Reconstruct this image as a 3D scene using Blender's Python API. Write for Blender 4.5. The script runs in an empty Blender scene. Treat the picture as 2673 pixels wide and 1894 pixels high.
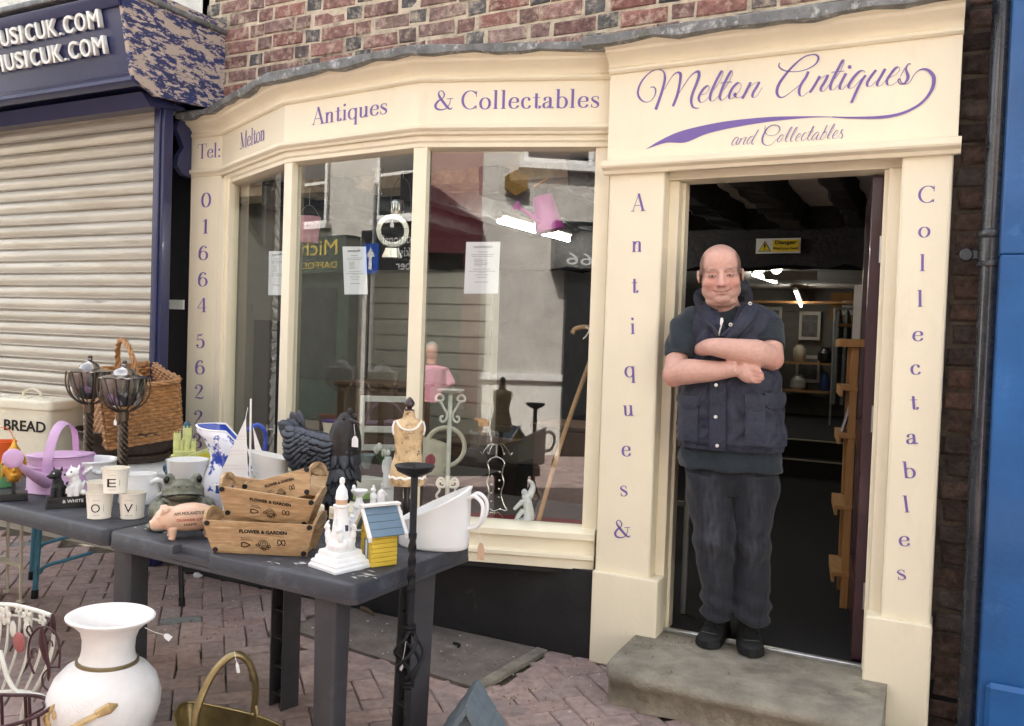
import bpy, bmesh, math, random
import numpy as np
from mathutils import Vector, Matrix, Quaternion
R = math.radians
random.seed(7)
SC = bpy.context.scene
COL = SC.collection
# ---------------------------------------------------------------- camera
W, H, F = 2673.0, 1894.0, 2200.0          # photograph size and focal length, in its pixels
CAMZ = 1.47
YAW, PIT, ROL = R(26.761), R(1.642), R(-1.980)
_f = Vector((-math.sin(YAW)*math.cos(PIT), math.cos(YAW)*math.cos(PIT), -math.sin(PIT)))
_r = Vector((math.cos(YAW), math.sin(YAW), 0)); _d = _f.cross(_r)
CR = _r*math.cos(ROL)+_d*math.sin(ROL); CD = -_r*math.sin(ROL)+_d*math.cos(ROL); CF = _f
cam = bpy.data.objects.new('camera', bpy.data.cameras.new('camera')); COL.objects.link(cam)
cam.data.sensor_width = 36; cam.data.lens = 36*F/W; cam.data.clip_start = .02; cam.data.clip_end = 400
cam.matrix_world = Matrix(((CR.x, -CD.x, -CF.x, 0), (CR.y, -CD.y, -CF.y, 0), (CR.z, -CD.z, -CF.z, CAMZ), (0, 0, 0, 1)))
SC.camera = cam
# ---------------------------------------------------------------- light
wd = bpy.data.worlds.new('World'); SC.world = wd; wd.use_nodes = True
nt = wd.node_tree; bg = nt.nodes['Background']
sky = nt.nodes.new('ShaderNodeTexSky'); sky.sky_type = 'NISHITA'; sky.sun_disc = False
SUN_EL, SUN_AZ = R(52), R(-25)            # azimuth clockwise from +Y: behind the shop, so its front lies in open shade and the far side of the street is sunlit
sky.sun_elevation = SUN_EL; sky.sun_rotation = SUN_AZ; sky.air_density = 1.0; sky.dust_density = 4.0; sky.ozone_density = 1.0
hs = nt.nodes.new('ShaderNodeHueSaturation'); hs.inputs['Saturation'].default_value = .35   # thin bright cloud
nt.links.new(sky.outputs[0], hs.inputs['Color']); nt.links.new(hs.outputs[0], bg.inputs[0]); bg.inputs[1].default_value = .15
sun = bpy.data.objects.new('sun', bpy.data.lights.new('sun', 'SUN')); COL.objects.link(sun)
sun.data.energy = 4.0; sun.data.angle = R(.6); sun.data.color = (1, .97, .925)
_sd = Vector((math.sin(SUN_AZ)*math.cos(SUN_EL), math.cos(SUN_AZ)*math.cos(SUN_EL), math.sin(SUN_EL)))
sun.rotation_euler = _sd.to_track_quat('Z', 'Y').to_euler()
SC.view_settings.view_transform = 'Standard'; SC.view_settings.look = 'None'; SC.view_settings.gamma = 1
SC.view_settings.exposure = 2.22
SC.cycles.max_bounces = 10; SC.cycles.transparent_max_bounces = 16; SC.cycles.caustics_reflective = False; SC.cycles.caustics_refractive = False
# ---------------------------------------------------------------- pixels to places
def ray(x, y): return CR*((x-W/2)/F)+CD*((y-H/2)/F)+CF
def at(x, y, X=None, Y=None, Z=None):
    d = ray(x, y); t = X/d.x if X is not None else Y/d.y if Y is not None else (Z-CAMZ)/d.z
    return Vector((t*d.x, t*d.y, CAMZ+t*d.z))
def plane_at(x, y, p, n):
    d = ray(x, y); c = Vector((0, 0, CAMZ)); t = (p-c).dot(n)/d.dot(n); return c+d*t
def mpp(p): return (Vector(p)-Vector((0, 0, CAMZ))).dot(CF)/F     # metres per photograph pixel at p
# ---------------------------------------------------------------- materials
MATS = {}
def srgb(r, g, b):
    f = lambda c: (c/255/12.92 if c/255 <= .04045 else ((c/255+.055)/1.055)**2.4)
    return (f(r), f(g), f(b))
def mat(name, col=(.5, .5, .5), rough=.5, metal=0, var=.06, vscale=9, bump=0, bscale=60, spec=.5, coat=0, rnd=None,
        dirt=None, emit=None, stretch=None, sss=0, trans=0, ior=1.45, sheen=0, ramp=None, vcol=None, wear=None):
    if name in MATS: return MATS[name]
    m = bpy.data.materials.new(name); m.use_nodes = True; t = m.node_tree; N = t.nodes; L = t.links
    b = N['Principled BSDF']; b.inputs['Roughness'].default_value = rough; b.inputs['Metallic'].default_value = metal
    b.inputs['Specular IOR Level'].default_value = spec; b.inputs['Coat Weight'].default_value = coat; b.inputs['IOR'].default_value = ior
    b.inputs['Coat Roughness'].default_value = .08
    b.inputs['Transmission Weight'].default_value = trans; b.inputs['Sheen Weight'].default_value = sheen
    if sss: b.inputs['Subsurface Weight'].default_value = sss; b.inputs['Subsurface Radius'].default_value = (.012, .005, .003); b.inputs['Subsurface Scale'].default_value = 1
    if emit: b.inputs['Emission Color'].default_value = (*emit[0], 1); b.inputs['Emission Strength'].default_value = emit[1]
    geo = N.new('ShaderNodeNewGeometry'); vec = geo.outputs['Position']
    if stretch:
        mp = N.new('ShaderNodeMapping'); mp.inputs['Scale'].default_value = stretch; L.new(vec, mp.inputs[0]); vec = mp.outputs[0]
    def noise(sc, det=5, ro=.6):
        n = N.new('ShaderNodeTexNoise'); n.inputs['Scale'].default_value = sc; n.inputs['Detail'].default_value = det; n.inputs['Roughness'].default_value = ro
        L.new(vec, n.inputs['Vector']); return n
    def mixc(fac, a, bb, mode='MIX'):
        x = N.new('ShaderNodeMix'); x.data_type = 'RGBA'; x.blend_type = mode
        for s, v in ((0, fac), (6, a), (7, bb)):
            if hasattr(v, 'is_output'): L.new(v, x.inputs[s])
            elif s == 0: x.inputs[0].default_value = v
            else: x.inputs[s].default_value = (*v, 1)
        return x.outputs[2]
    def rampn(src, lo, hi):
        x = N.new('ShaderNodeMapRange'); x.inputs[1].default_value = lo; x.inputs[2].default_value = hi; L.new(src, x.inputs[0]); return x.outputs[0]
    c = None
    if rnd:                                  # each piece its own shade
        oi = N.new('ShaderNodeObjectInfo'); cr = N.new('ShaderNodeValToRGB'); L.new(oi.outputs['Random'], cr.inputs[0])
        e = cr.color_ramp.elements
        while len(e) < len(rnd): e.new(.5)
        for i, k in enumerate(rnd): e[i].position = i/(len(rnd)-1); e[i].color = (*k, 1)
        c = cr.outputs[0]
    if vcol:
        at_ = N.new('ShaderNodeAttribute'); at_.attribute_name = vcol; c = at_.outputs[0]
    if ramp:                                 # wood and the like: several tones of one noise
        n = noise(ramp[0], 6, .65); cr = N.new('ShaderNodeValToRGB'); L.new(n.outputs[0], cr.inputs[0]); e = cr.color_ramp.elements
        while len(e) < len(ramp[1]): e.new(.5)
        for i, k in enumerate(ramp[1]): e[i].position = .3+.4*i/(len(ramp[1])-1); e[i].color = (*k, 1)
        c = cr.outputs[0]
    if c is None: c = mixc(0, col, col)
    if var:
        n = noise(vscale); lo = tuple([1-var*1.6]*3); hi = tuple([1+var]*3)
        v = mixc(rampn(n.outputs[0], .3, .7), lo, hi); c = mixc(1, c, v, 'MULTIPLY')
    for w in ([dirt] if dirt and not isinstance(dirt, list) else dirt or []):   # colour, low, high, scale
        n = noise(w[3], 8, .7); c = mixc(rampn(n.outputs[0], w[1], w[2]), c, w[0])
    L.new(c, b.inputs['Base Color'])
    n2 = noise(vscale*1.7, 4); rr = N.new('ShaderNodeMapRange'); rr.inputs[3].default_value = max(rough-.08, .02); rr.inputs[4].default_value = min(rough+.1, 1)
    L.new(n2.outputs[0], rr.inputs[0]); L.new(rr.outputs[0], b.inputs['Roughness'])
    if bump:
        n = noise(bscale, 6); bp = N.new('ShaderNodeBump'); bp.inputs['Strength'].default_value = min(1, bump); bp.inputs['Distance'].default_value = .004*max(1, bump)
        L.new(n.outputs[0], bp.inputs['Height']); L.new(bp.outputs[0], b.inputs['Normal'])
    MATS[name] = m; return m
def glass(name, tint=(.93, .97, .95), refl=3.7, ior=1.5, rough=.0):
    if name in MATS: return MATS[name]
    m = bpy.data.materials.new(name); m.use_nodes = True; t = m.node_tree; N = t.nodes; L = t.links
    N.remove(N['Principled BSDF']); o = N['Material Output']
    tr = N.new('ShaderNodeBsdfTransparent'); tr.inputs[0].default_value = (*tint, 1)
    gl = N.new('ShaderNodeBsdfGlossy'); gl.inputs['Roughness'].default_value = rough
    ge = N.new('ShaderNodeNewGeometry'); dt = N.new('ShaderNodeVectorMath'); dt.operation = 'DOT_PRODUCT'; L.new(ge.outputs['Incoming'], dt.inputs[0]); L.new(ge.outputs['Normal'], dt.inputs[1])
    def mth(op, a, b=None):
        n = N.new('ShaderNodeMath'); n.operation = op; n.use_clamp = op == 'MULTIPLY_ADD'
        for i, v in enumerate((a, b)):
            if v is None: continue
            if hasattr(v, 'is_output'): L.new(v, n.inputs[i])
            else: n.inputs[i].default_value = v
        return n
    pw = mth('POWER', mth('SUBTRACT', 1.0, mth('ABSOLUTE', dt.outputs['Value']).outputs[0]).outputs[0], 5.0)
    mu = mth('MULTIPLY_ADD', pw.outputs[0], .9); mu.inputs[2].default_value = .04*refl      # Schlick reflectance, two faces
    mx = N.new('ShaderNodeMixShader'); L.new(mu.outputs[0], mx.inputs[0]); L.new(tr.outputs[0], mx.inputs[1]); L.new(gl.outputs[0], mx.inputs[2]); L.new(mx.outputs[0], o.inputs[0])
    MATS[name] = m; return m
# ---------------------------------------------------------------- mesh building
def V3(p): return Vector(p)
def crom(pts, n=8, closed=False):
    P = [Vector(p) for p in pts]; out = []; m = len(P)
    for i in range(m if closed else m-1):
        p0 = P[(i-1) % m] if closed or i > 0 else P[0]*2-P[1]
        p1, p2 = P[i], P[(i+1) % m]
        p3 = P[(i+2) % m] if closed or i+2 < m else P[-1]*2-P[-2]
        for k in range(n):
            t = k/n; out.append(.5*((2*p1)+(p2-p0)*t+(2*p0-5*p1+4*p2-p3)*t*t+(3*p1-p0-3*p2+p3)*t*t*t))
    if not closed: out.append(P[-1].copy())
    return out
def lerp(a, b, t): return a+(b-a)*t
def interp(tab, t):
    for i in range(len(tab)-1):
        if t <= tab[i+1][0]:
            a, b = tab[i], tab[i+1]; u = (t-a[0])/max(1e-9, b[0]-a[0]); return a[1]+(b[1]-a[1])*u
    return tab[-1][1]
class MB:
    def __init__(s): s.v = []; s.f = []; s.c = None
    def add(s, vs, fs):
        o = len(s.v); s.v += [tuple(p) for p in vs]; s.f += [tuple(i+o for i in f) for f in fs]; return s
    def box(s, x0, x1, y0, y1, z0, z1):
        return s.add([(x, y, z) for z in (z0, z1) for y in (y0, y1) for x in (x0, x1)], [(0, 2, 3, 1), (4, 5, 7, 6), (0, 1, 5, 4), (2, 6, 7, 3), (0, 4, 6, 2), (1, 3, 7, 5)])
    def obox(s, c, sz, rot=None):
        M = rot.to_3x3() if rot is not None else Matrix.Identity(3); c = V3(c)
        vs = [c+M @ Vector((x*sz[0]/2, y*sz[1]/2, z*sz[2]/2)) for z in (-1, 1) for y in (-1, 1) for x in (-1, 1)]
        return s.add(vs, [(0, 2, 3, 1), (4, 5, 7, 6), (0, 1, 5, 4), (2, 6, 7, 3), (0, 4, 6, 2), (1, 3, 7, 5)])
    def loft(s, rings, caps=True, closed=True):
        n = len(rings[0]); o = len(s.v)
        for r in rings: s.v += [tuple(p) for p in r]
        m = n if closed else n-1
        for i in range(len(rings)-1):
            for k in range(m): a = o+i*n+k; b = o+i*n+(k+1) % n; s.f.append((a, b, b+n, a+n))
        if caps and closed: s.f.append(tuple(o+n-1-k for k in range(n))); e = o+(len(rings)-1)*n; s.f.append(tuple(e+k for k in range(n)))
        return s
    def tube(s, pts, r, n=8, closed=False, caps=True, flat=1.0, up=None):
        P = [Vector(p) for p in pts]; m = len(P); rings = []
        rad = (lambda i: r[i] if isinstance(r, (list, tuple)) else r(i/(m-1)) if callable(r) else r)
        T = []
        for i in range(m):
            a = P[(i-1) % m] if closed or i else P[0]; b = P[(i+1) % m] if closed or i < m-1 else P[-1]
            t = b-a; T.append(t.normalized() if t.length > 1e-9 else Vector((0, 0, 1)))
        u = (Vector(up) if up else Vector((0, 0, 1)) if abs(T[0].z) < .9 else Vector((1, 0, 0))); u = (u-T[0]*u.dot(T[0])).normalized()
        for i in range(m):
            u = u-T[i]*u.dot(T[i]); u = u.normalized() if u.length > 1e-6 else Vector((1, 0, 0)); w = T[i].cross(u); q = rad(i)
            rings.append([P[i]+u*(math.cos(2*math.pi*k/n)*q)+w*(math.sin(2*math.pi*k/n)*q*flat) for k in range(n)])
        if closed:
            o = len(s.v)
            for g in rings: s.v += [tuple(p) for p in g]
            for i in range(m):
                for k in range(n): j = (i+1) % m; s.f.append((o+i*n+k, o+i*n+(k+1) % n, o+j*n+(k+1) % n, o+j*n+k))
            return s
        return s.loft(rings, caps)
    def cyl(s, a, b, r, r2=None, n=14): return s.tube([a, b], [r, r if r2 is None else r2], n)
    def lathe(s, prof, n=32, c=(0, 0, 0), sx=1, sy=1, M=None, caps=True):
        c = V3(c); rings = []
        for r, z in prof:
            g = [Vector((math.cos(2*math.pi*k/n)*r*sx, math.sin(2*math.pi*k/n)*r*sy, z)) for k in range(n)]
            rings.append([c+(M @ p if M is not None else p) for p in g])
        return s.loft(rings, caps)
    def ell(s, c, r, n=16, m=10, M=None):
        c = V3(c); rings = []
        for i in range(m+1):
            a = math.pi*(i/m)-math.pi/2; a = max(-1.5, min(1.5, a)) if i in (0, m) else a
            g = [Vector((math.cos(a)*math.cos(2*math.pi*k/n)*r[0], math.cos(a)*math.sin(2*math.pi*k/n)*r[1], math.sin(a)*r[2])) for k in range(n)]
            rings.append([c+(M @ p if M is not None else p) for p in g])
        return s.loft(rings)
    def prism(s, poly, off):
        """polygon of 3D points pushed along off"""
        P = [Vector(p) for p in poly]; o = Vector(off); n = len(P)
        s.add(P+[p+o for p in P], [tuple(range(n)), tuple(range(2*n-1, n-1, -1))]+[(i, i+n, (i+1) % n+n, (i+1) % n) for i in range(n)]); return s
    def quad(s, a, b, c, d): return s.add([a, b, c, d], [(0, 1, 2, 3)])
    def mesh(s, name):
        me = bpy.data.meshes.new(name); me.from_pydata(s.v, [], s.f); me.update()
        bm = bmesh.new(); bm.from_mesh(me); bmesh.ops.recalc_face_normals(bm, faces=bm.faces); bm.to_mesh(me); bm.free()
        if s.c is not None:
            a = me.color_attributes.new('col', 'FLOAT_COLOR', 'POINT'); a.data.foreach_set('color', np.array(s.c, dtype=np.float32).ravel())
        return me
    def obj(s, name, m, parent=None, smooth=35, bevel=0, seg=2, loc=None, rot=None, sub=0):
        me = s.mesh(name)
        if smooth:
            me.polygons.foreach_set('use_smooth', [True]*len(me.polygons)); me.set_sharp_from_angle(angle=R(smooth))
        me.materials.append(m); return mkobj(name, me, parent, bevel, seg, loc, rot, sub)
def mkobj(name, me, parent=None, bevel=0, seg=2, loc=None, rot=None, sub=0):
    o = bpy.data.objects.new(name, me); COL.objects.link(o); o.parent = parent
    if loc is not None: o.location = loc
    if rot is not None: o.rotation_euler = rot
    if bevel:
        md = o.modifiers.new('bevel', 'BEVEL'); md.width = bevel; md.segments = seg; md.limit_method = 'ANGLE'; md.angle_limit = R(40); md.harden_normals = False
    if sub: md = o.modifiers.new('sub', 'SUBSURF'); md.levels = sub; md.render_levels = sub
    return o
def tag(o, label, cat, group=None):
    o['label'] = label; o['category'] = cat
    if group: o['group'] = group
    return o
def thing(name, label, cat, loc=(0, 0, 0), rz=0, group=None, rot=None):
    o = bpy.data.objects.new(name, None); COL.objects.link(o); o.location = loc; o.rotation_euler = rot if rot else (0, 0, rz); o.empty_display_size = .1
    return tag(o, label, cat, group)
def struct(o): o['kind'] = 'structure'; return o
def copy_tree(o, parent=None):
    c = o.copy(); COL.objects.link(c); c.parent = parent
    for k in list(o.children): copy_tree(k, c)
    return c
def wob(p, s=1.0, a=1.0):
    """cheap smooth pseudo-noise"""
    x, y, z = p[0]*s, p[1]*s, p[2]*s
    return a*(math.sin(x*1.7+y*2.3+1.3)*math.sin(y*1.9-z*2.7+.7)+.5*math.sin(x*4.1-z*3.7)*math.sin(y*4.7+z*1.3+2.1)+.25*math.sin(9.1*x+3.3*z)*math.sin(8.3*y-5.1*z))
# ================================================================ the setting
CREAM = mat('cream_paint', srgb(238, 228, 202), .42, var=.035, vscale=3, bump=.35, bscale=70, spec=.4, stretch=(1, 1, .45),
            dirt=[(srgb(222, 208, 176), .60, .95, 5), (srgb(206, 182, 138), .62, .98, 2.2), (srgb(120, 100, 70), .755, .80, 26)])
CREAM2 = mat('cream_paint_clean', srgb(242, 232, 205), .4, var=.03, vscale=4, bump=.08, bscale=70, dirt=(srgb(150, 125, 85), .77, .82, 30))
LEAD = mat('weathered_lead', srgb(120, 122, 122), .55, metal=.35, var=.25, vscale=14, bump=.8, bscale=30, dirt=[(srgb(206, 208, 206), .54, .72, 22), (srgb(84, 88, 62), .56, .72, 9)])
MORTAR = mat('lime_mortar', srgb(206, 192, 168), .95, var=.18, vscale=18, bump=1.5, bscale=120, dirt=[(srgb(92, 82, 62), .52, .72, 3.2)])
def brickmat(name, cols): return mat(name, rnd=[srgb(*c) for c in cols], rough=.9, var=.3, vscale=30, bump=2, bscale=95,
    dirt=[(srgb(196, 180, 158), .50, .70, 15), (srgb(76, 64, 50), .56, .74, 2.2), (srgb(84, 70, 40), .6, .72, 40)])
BR = brickmat('red_brick', [(146, 108, 100), (158, 122, 113), (124, 94, 88), (160, 134, 126), (160, 112, 100), (138, 110, 102), (118, 96, 89), (150, 98, 88)])
BG = brickmat('burnt_brick', [(92, 92, 92), (112, 108, 104), (80, 80, 82), (138, 112, 104), (140, 104, 96), (122, 118, 112)])
PAVE = mat('clay_paver', rnd=[srgb(*c) for c in [(170, 149, 141), (160, 143, 137), (177, 153, 145), (151, 135, 130), (174, 148, 139), (164, 147, 141), (183, 160, 151), (156, 133, 126)]],
           rough=.92, var=.16, vscale=26, bump=1.2, bscale=260, dirt=[(srgb(124, 110, 105), .52, .78, 5), (srgb(170, 156, 146), .62, .76, 60)])
PAVEG = mat('grey_paver', srgb(132, 136, 133), .92, var=.14, vscale=30, bump=1.2, bscale=260, dirt=(srgb(84, 82, 78), .5, .72, 6))
SAND = mat('joint_sand', srgb(96, 86, 74), 1, var=.3, vscale=40, bump=2, bscale=300, dirt=[(srgb(120, 102, 66), .56, .68, 14), (srgb(58, 70, 34), .62, .7, 9)])
STONE = mat('worn_sandstone', srgb(148, 141, 126), .9, var=.26, vscale=6, bump=2.6, bscale=34, dirt=[(srgb(116, 110, 94), .52, .68, 5), (srgb(178, 168, 142), .6, .75, 8), (srgb(70, 62, 48), .64, .74, 16)])
BLACKP = mat('black_stallriser_paint', srgb(34, 33, 34), .6, var=.2, vscale=6, bump=.5, bscale=40, dirt=[(srgb(92, 84, 74), .62, .8, 9), (srgb(150, 140, 126), .755, .78, 70)])
NAVY = mat('navy_gloss_paint', srgb(44, 48, 86), .32, var=.12, vscale=5, bump=.25, bscale=25, coat=.2, dirt=(srgb(74, 70, 90), .6, .78, 4))
BLUEP = mat('blue_gloss_paint', srgb(34, 92, 152), .38, var=.22, vscale=1.6, bump=.3, bscale=45, coat=.15, dirt=[(srgb(70, 120, 176), .62, .8, 3), (srgb(150, 170, 190), .77, .8, 40)])
PEEL = mat('peeling_blue_paint', srgb(50, 58, 102), .55, var=.15, vscale=6, bump=1.5, bscale=30, stretch=(1, .6, 1.7),
           dirt=[(srgb(190, 174, 162), .525, .535, 22), (srgb(182, 166, 152), .53, .545, 7), (srgb(132, 118, 104), .62, .68, 26)])
for _n in PEEL.node_tree.nodes:
    if _n.type == 'TEX_NOISE': _n.inputs['Distortion'].default_value = .2; _n.inputs['Detail'].default_value = 10
IRON = mat('black_iron_pipe', srgb(44, 48, 54), .26, var=.25, vscale=10, bump=.4, bscale=30, coat=.6, dirt=[(srgb(70, 62, 52), .6, .75, 8), (srgb(120, 128, 138), .70, .74, 20)])
PURP = mat('purple_vinyl', srgb(118, 98, 164), .45, var=.03)
GLASS = glass('shop_window_glass')
def sweep(mb, path, prof, caps=True):
    """profile of (outward, z) run along a plan path with mitred corners; outward is to the right-hand (street) side"""
    P = [Vector((p[0], p[1])) for p in path]; n = len(P); rings = []
    for i in range(n):
        ds = []
        if i: ds.append((P[i]-P[i-1]).normalized())
        if i < n-1: ds.append((P[i+1]-P[i]).normalized())
        ns = [Vector((d.y, -d.x)) for d in ds]; m = sum(ns, Vector((0, 0))); m = m.normalized(); k = 1/max(.3, m.dot(ns[0]))
        rings.append([(P[i].x+m.x*o*k, P[i].y+m.y*o*k, z) for o, z in prof])
    return mb.loft(rings, caps)
# ---------------------------------------------------------------- ground
g = struct(MB().quad((-60, -40, -.02), (60, -40, -.02), (60, 40, -.02), (-60, 40, -.02)).obj('ground', SAND, smooth=0))
COVER = [(-2.80, 3.20), (-1.69, 3.07), (-1.65, 3.62), (-2.80, 3.62)]
def inpoly(p, poly):
    c = False; j = len(poly)-1
    for i in range(len(poly)):
        if (poly[i][1] > p[1]) != (poly[j][1] > p[1]) and p[0] < (poly[j][0]-poly[i][0])*(p[1]-poly[i][1])/(poly[j][1]-poly[i][1])+poly[i][0]: c = not c
        j = i
    return c
def block_mesh(name, L, Wd, Hh, b, m, jit=0):
    """a brick or paver with worn, chamfered upper arrises; front/top is +Z"""
    mb = MB(); rn = random.Random(name)
    j = lambda: rn.uniform(-jit, jit)
    r0 = [(sx*L/2, sy*Wd/2, -Hh) for sx, sy in ((-1, -1), (1, -1), (1, 1), (-1, 1))]
    r1 = [(sx*L/2+j(), sy*Wd/2+j(), -b+j()) for sx, sy in ((-1, -1), (1, -1), (1, 1), (-1, 1))]
    r2 = [(sx*(L/2-b)+j(), sy*(Wd/2-b)+j(), j()*.5) for sx, sy in ((-1, -1), (1, -1), (1, 1), (-1, 1))]
    me = mb.loft([r0, r1, r2]).mesh(name); me.materials.append(m); return me
pv = thing('pavement', 'pinkish clay block pavement laid in diagonal herringbone before the shop', 'pavement'); del pv['category']; del pv['label']; pv['kind'] = 'structure'
pm = [block_mesh('paver%d' % i, .196, .096, .02, .006, PAVE, .0025) for i in range(5)]; pmg = block_mesh('paver_grey', .196, .096, .02, .006, PAVEG, .0025)
blocks = []; a = R(46.5); ca, sa = math.cos(a), math.sin(a); rp = random.Random(3)
for n in range(-110, 110):
    for k in range(-40, 40):
        for hz in (0, 1):
            u, v = (n+4*k+1, n+.5) if hz else (n+4*k+3.5, n+1)
            u *= .1005; v *= .1005; x, y = u*ca-v*sa-1.95, u*sa+v*ca+2.95
            if not (-9 < x < 3.2 and -5.2 < y < 3.66): continue
            if inpoly((x, y), [(-2.86, 3.12), (-1.64, 3.0), (-1.6, 3.7), (-2.86, 3.7)]) or (-1.2 < x < -.05 and y > 3.24): continue
            v3 = Vector((x, y, -CAMZ)); d = v3.dot(CF)
            vis = d > .3 and -40 < v3.dot(CR)/d*F+W/2 < W+40 and v3.dot(CD)/d*F+H/2 < H+60 and y > 1.9 and x > -5.9
            blocks.append((d if vis else 99+d, x, y, a+(0 if hz else math.pi/2)))
blocks.sort(); stuff = MB(); nvis = 0
tmpl = {}
for d, x, y, rz in blocks:
    z = rp.uniform(-.0025, .0015)+.002*wob((x, y, 0), 2.1); t = (rp.gauss(0, .008), rp.gauss(0, .008), rz+rp.gauss(0, .012))
    if d < 99 and nvis < 300:
        nvis += 1; mkobj('paver', pmg if rp.random() < .02 else rp.choice(pm), pv, loc=(x, y, z), rot=t)
    else:
        M = Matrix.Translation((x, y, z)) @ Matrix.Rotation(rz, 4, 'Z'); me = pm[rp.randrange(5)]
        if me.name not in tmpl: tmpl[me.name] = ([v.co.copy() for v in me.vertices], [tuple(p.vertices) for p in me.polygons])
        vs, fs = tmpl[me.name]; stuff.add([M @ q for q in vs], fs)
PAVE2 = mat('clay_paver_far', srgb(164, 144, 137), .92, var=.22, vscale=7, bump=1, bscale=260, dirt=[(srgb(124, 110, 105), .5, .7, 4)])
so = stuff.obj('paver_field', PAVE2, pv, smooth=0); so['kind'] = 'stuff'
# border course cut along the inspection cover, running with the wall
for i in range(7):
    mkobj('paver', rp.choice(pm), pv, loc=(-2.70+i*.202, 3.125-.021*i*1.13, .001), rot=(0, 0, R(-6.7)+rp.gauss(0, .02)))
for i in range(3):
    mkobj('paver', rp.choice(pm), pv, loc=(-1.535+.01*i, 3.17+i*.2, .001), rot=(0, 0, R(86)+rp.gauss(0, .02)))
# weeds and grit in the joints
GRASS = mat('dry_moss', srgb(120, 108, 52), 1, var=.3, vscale=60)
mb = MB(); rw = random.Random(11)
for cx, cy, sp, n in ((-3.2, 3.02, .35, 90), (-3.35, 2.8, .3, 60), (-1.5, 3.12, .18, 70), (-1.0, 3.16, .3, 60), (-1.1, 3.5, .06, 25), (-.95, 3.62, .06, 30)):
    for _ in range(n):
        x, y = rw.gauss(cx, sp), rw.gauss(cy, sp*.4); h = rw.uniform(.004, .016); t = rw.uniform(0, 6.3); z = .166 if y > 3.25 and -1.15 < x < -.1 else -.003
        if y > 3.6 and z < .1: continue
        mb.add([(x-.004*math.cos(t), y-.004*math.sin(t), z), (x+.004*math.cos(t), y+.004*math.sin(t), z), (x+rw.gauss(0, .008), y+rw.gauss(0, .008), z+h)], [(0, 1, 2)])
o = mb.obj('moss', GRASS, smooth=0); o['kind'] = 'stuff'; 
LITM = mat('litter', srgb(208, 202, 190), .9, var=.2, vscale=80)
mb = MB()
for _ in range(170):
    x, y = rw.uniform(-4.6, -1.2), rw.triangular(2.5, 3.6, 3.45); s = rw.uniform(.0015, .005)
    mb.obox((x, y, .012 if inpoly((x, y), COVER) else .003), (s*2, s, s), Matrix.Rotation(rw.uniform(0, 6), 3, 'Z'))
o = mb.obj('grit', LITM, smooth=0); o['kind'] = 'stuff'
# cover slab with raised studs
COVM = mat('grey_cover_slab', srgb(122, 112, 104), .9, var=.22, vscale=8, bump=1.5, bscale=90, dirt=[(srgb(134, 124, 110), .55, .75, 6), (srgb(60, 54, 46), .6, .75, 12)])
cv = thing('inspection_cover', 'grey studded slab set into the pavement below the bay window', 'cover', (-2.2, 3.35, 0))
q = [(p[0]+2.2, p[1]-3.35, -.01) for p in COVER]; MB().prism(q, (0, 0, .016)).obj('slab', COVM, cv, smooth=0)
mb = MB()
for i in range(15):
    for j in range(6):
        x, y = -2.72+i*.072, 3.55-j*.075-(i*.006)
        if inpoly((x, y-.03), COVER) and inpoly((x+.03, y), COVER):
            c = Vector((x+2.2, y-3.35, .006)); mb.add([c+Vector((-.02, 0, 0)), c+Vector((0, -.02, 0)), c+Vector((.02, 0, 0)), c+Vector((0, .02, 0)), c+Vector((0, 0, .006))], [(0, 1, 4), (1, 2, 4), (2, 3, 4), (3, 0, 4)])
mb.obj('stud', COVM, cv, smooth=0)['kind'] = 'stuff'
MB().prism([(.51, -.29, -.01), (.56, -.30, -.01), (.62, .26, -.01), (.56, .27, -.01)], (0, 0, .02)).obj('kerb_edge', STONE, cv, smooth=0)
# ---------------------------------------------------------------- brick building
bb = thing('brick_building', 'old brick wall in red stretchers and grey burnt headers above the shopfront', 'building', (-2, 3.95, 0))
P0 = Vector((-2, 3.95, 0))
MB().box(-2.3, 3.2, 0, .25, 2.3, 6).obj('mortar_wall', MORTAR, bb, smooth=0)
bs = [block_mesh('brick_s%d' % i, .236, .077, .06, .008, BR, .004) for i in range(6)]; bh = [block_mesh('brick_h%d' % i, .112, .077, .06, .008, BG, .004) for i in range(4)]
rb = random.Random(5); nb = 0
for r in range(12):
    z = 2.705+r*.0875; x = -4.26+(.0 if r % 2 else -.18); st = (r % 2 == 0)
    while x < -.2:
        L = .232 if st else .108; xc = x+L/2
        zmax = lerp(3.52, 2.95, (xc+4.2)/3.9)+.1
        zmin = 2.74
        if zmin < z < zmax and xc > -4.24 and nb < 290:
            nb += 1; hd = (not st) and rb.random() < .85
            me = rb.choice(bh) if not st else rb.choice(bs)
            o = mkobj('brick', me, bb, loc=(xc+2+rb.gauss(0, .004), -.006+rb.gauss(0, .0025), z+rb.gauss(0, .003)+.004*math.sin(xc*2)), rot=(R(90), rb.gauss(0, .012), 0))
        x += L+.0165+rb.uniform(-.003, .004); st = not st
SOOT = mat('sooty_brick', rnd=[srgb(*c) for c in [(86, 70, 62), (100, 80, 70), (74, 62, 56), (92, 84, 78), (108, 84, 72)]], rough=.95, var=.3, vscale=30, bump=2.5, bscale=60, dirt=[(srgb(44, 38, 34), .5, .66, 8), (srgb(150, 138, 122), .64, .74, 16)])
SOOTM = mat('sooty_mortar', srgb(96, 86, 74), .95, var=.3, vscale=14, bump=2, bscale=60, dirt=(srgb(40, 34, 30), .5, .7, 6))
sbs = [block_mesh('brick_d%d' % i, .232, .074, .06, .010, SOOT, .006) for i in range(4)]; sbh = [block_mesh('brick_e%d' % i, .108, .074, .06, .010, SOOT, .006) for i in range(4)]
MB().box(1.98, 2.75, -.20, 0, -.05, 3.3).obj('return_wall', SOOTM, bb, smooth=0)
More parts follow.
